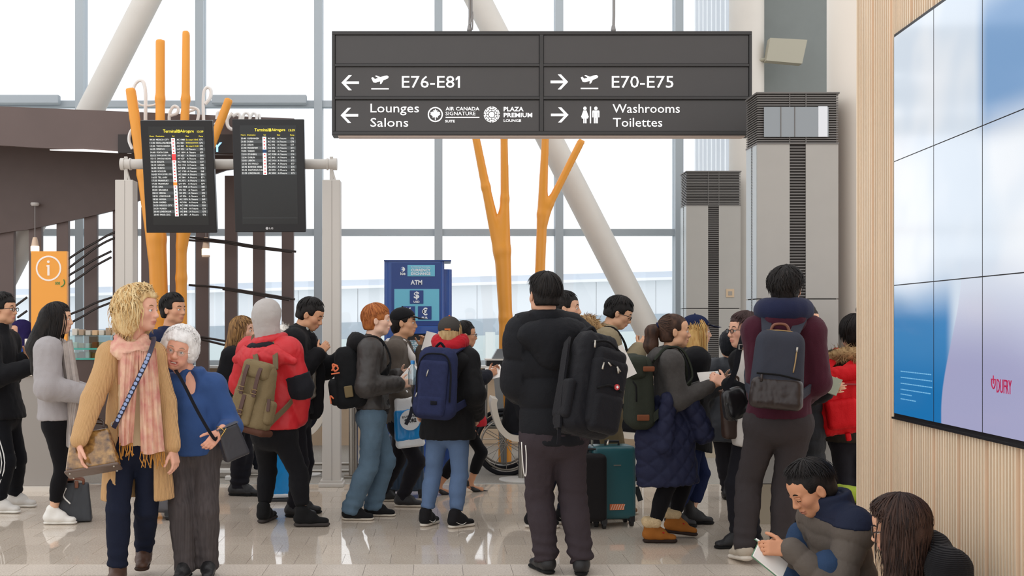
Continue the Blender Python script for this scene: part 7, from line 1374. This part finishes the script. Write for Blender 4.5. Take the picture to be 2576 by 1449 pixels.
# ================================================================ luggage and lounge people
def suitcase(label, c, yaw, w, d, h, m, ribs=0, trim='1d1d1f', group=None, handle=1, name='suitcase'):
    R = rotz(yaw); c = np.array(c, float); t = thing(name, label, 'suitcase', tuple(c), group); T = lambda x, y, z: c+R@np.array((x*w/2, y*d/2, z)); wz = .055
    ext = np.abs(R)@np.array((w/2, d/2, 0))+.03; lo = c-ext; hi = c+ext; lo[2] = wz-.03; hi[2] = h+.03
    def post(v, f):
        if not ribs: return v
        q = (v-c)@R; n = vnormals(v, f); k = np.sin(q[:, 0]/w*ribs*2*math.pi); return v+n*(.004*np.sign(k)*np.abs(k)**.4*(np.abs(q[:, 2]-(h+wz)/2) < (h-wz)/2-.03))[:, None]
    sdf('shell', lo, hi, .0075 if ribs else .012, lambda V: V.box(c+UP*((h+wz)/2), (w/2, d/2, (h-wz)/2), R, .035, 0), m, t, post=post)
    tm = mat('case_trim_'+trim, trim, .5); MB().box((-w/2-.002, -.008, wz+.03), (w/2+.002, .008, h-.03), R=R, c=c).build('zip_band', tm, t)
    for x in (-.8, .8):
        for y in (-.75, .75):
            q = T(x, y, .028); o = MB().tube([q-R[:, 0]*.012, q+R[:, 0]*.012], .027, 14).build('wheel', tm, t); MB().box((-.022, -.025, -.0), (.022, .025, .045), R=R, c=T(x, y, .035), bev=.006).build('wheel_housing', tm, t)
    MB().tube([T(-.3, -.3, h-.01), T(-.3, -.3, h+.03), T(.3, -.3, h+.03), T(.3, -.3, h-.01)], .011, 8).build('carry_handle', tm, t)
    if handle: MB().tube([T(-.35, .6, h-.02), T(-.35, .6, h+.33), T(.35, .6, h+.33), T(.35, .6, h-.02)], .009, 8).build('trolley_handle', zipm, t)
    return t, T, R
t, T, R = suitcase('teal hard shell suitcase with an orange striped sticker', (*P(1536, 1300, 8.37)[:2], 0), .12, .34, .22, .60, mat('teal_shell', '2a5c63', .35, bump=.1, bscale=200), handle=0)
c = T(.1, -1.0, .15); st_o = MB().box((-.055, -.004, -.022), (.055, 0, .022), R=R, c=c).build('sticker', mat('sticker_orange', 'd8794f', .6), t)
for k in range(6): MB().prism([(-.05+.018*k, -.02), (-.044+.018*k, -.02), (-.028+.018*k, .02), (-.034+.018*k, .02)], .001, O=c-R[:, 1]*.0052, U=R[:, 0], V=UP, Nn=R[:, 1]).build('sticker_stripe', mat('stripe_cream', 'f0cdb4', .6), st_o)
MB().box((-.025, -.006, -.004), (.03, 0, .004), R=R, c=T(.1, -1.0, .46)).build('name_badge', zipm, t); MB().box((-.02, -.003, -.06), (.02, .003, .05), R=R@roty(-.3), c=T(1.18, -.4, .24)).build('luggage_tag', mat('tag_grey', '3d4144', .6), t); MB().box((0, -.02, -.05), (.02, .02, .05), R=R, c=T(1.0, -.3, .38), bev=.004).build('side_handle', bez, t)
suitcase('black soft suitcase tucked beside the teal suitcase', (*P(1484, 1318, 8.30)[:2], 0), .08, .2, .3, .55, blk('case_black', '1c1a1b', .6), handle=1)
suitcase('steel blue ribbed suitcase standing behind the duty free bag', (*P(1022, 1238, 9.75)[:2], 0), .06, .30, .22, .56, mat('ribbed_blue', '34475e', .45), ribs=9)
suitcase('dark grey suitcase partly hidden behind the camel cardigan', (*P(398, 1306, 8.65)[:2], 0), -.1, .26, .2, .42, mat('case_grey', '57565a', .4, .3))
suitcase('low black carry-on lying behind the sitting man', (*P(2150, 1268, 7.2)[:2], 0), .1, .3, .28, .33, blk('case_black'), handle=0)
c = P(2150, 1215, 7.2); c[2] = .405; tag(sdf('green_cushion', c-.2, c+.2, .008, lambda V: V.box(c+UP*.0, (.13, .09, .05), rotz(.1)@roty(.15), .045, 0), mat('lime_fabric', '93a53b', .85, bump=.3), None, fold=.005, loc=tuple(c-UP*.05)), 'lime green cushion lying on the black carry-on', 'cushion')
# blue shopping bag behind the red jacket
b = Bag('blue_shopping_bag', 'bright blue shopping bag standing behind the red jacket legs', 'shopping bag', P(703, 1172, 9.55), rotz(.25), .3, .14, .42); b.c[2] = .235; b.body(plb, .012, (.8, .35), .008, fs=(20, 20, 8)); b.pad('white_base', plw, (-1.01, -1.01, -1.0), (1.01, 1.01, -.82), .01); b.line('edge_line', plw, [(-.5, -1.05, -.85), (-.6, -.9, .0), (-.55, -.6, .8)], .006, sm=4); b.line('handle', plw, [(-.3, 0, .95), (-.2, 0, 1.15), (.2, 0, 1.15), (.3, 0, .95)], .008)
tb_ = thing('low_trolley', 'low black wheeled trolley under the blue shopping bag', 'trolley', (*P(705, 1240, 9.6)[:2], 0)); c = P(705, 1240, 9.6); MB().box((c[0]-.17, 9.45, .0), (c[0]+.17, 9.7, .024), bev=.006).build('deck', bez, tb_)
# people seated in the lounge
def sitter(label, x, Z, yaw, col, pcol, dx=0):
    s_ = math.sin(math.radians(yaw)); X = PX(x, Z); px = lambda m_: x+m_*F/Z; pz = lambda z: YC-(z-CH)*F/Z
    p = person(label, Z, yaw, (px(.02*s_), pz(1.14)), (px(0), pz(1.0)), (px(-.02*s_), pz(.56)), [(px(.42*s_), .1, yaw, 0), (px(.46*s_), -.1, yaw, 0)], [(px(.3*s_), pz(.68), .12), (px(.3*s_), pz(.68), -.12)], hs=.225, res=.007, seated=1, H=1.68, skin='d8a787', kpoles=((s_*.4, 0, 1), (s_*.4, 0, 1)))
    top(p, 'jacket', blk('lounge_'+col, col, .7), .045, pz(.47), fold=.008, h=.013); bottom(p, blk('lounge_'+pcol, pcol, .8), .09, .07, .058, h=.013); shoes(p, mat('white_mesh'), mat('white_sole'), laces=0, h=.008); hair_cap(p, bk_hair, .016, .05, 1, -.08, h=.008); locks(p, bk_hair, 120, rE=(.094, .114, .104), th=(1.1, 1.4, 1.9), rad=.009, seed=int(x)); return p
sitter('person in a black jacket sitting on the white seat by the wheelchair', 1305, 10.8, 88, '1b1c22', '30364a'); sitter('person in navy sitting on the white seat behind the display post', 762, 11.2, -88, '1a1d2c', '1c1f28')
sitter('person in black sitting beyond the teal suitcase', 1600, 11.0, -80, '1c1b1e', '1c1c20')
st2 = shell_seat(1612, 11.0, -1, 'white shell lounge seat beyond the teal suitcase')
p = person('person in a dark blue hooded coat standing by the grey air unit', 9.6, 170, (1835, 868), (1836, 912), (1832, 1070), [(1828, 0), (1842, 0)], hs=.215, fem=1, gaze=0, res=.008, skin='d8a787')
top(p, 'coat', blk('coat_slate', '23272f', .5), .05, 1110, flare=.03, h=.013, fold=.01); bottom(p, blk('trouser_dark'), h=.014); shoes(p, blk('black_shoe'), blk('black_sole'), laces=0, h=.009); hair_cap(p, blk('hood_slate', '1d2026', .6), .03, .09, 0, -.2, h=.009, name='hood', fold=.01)
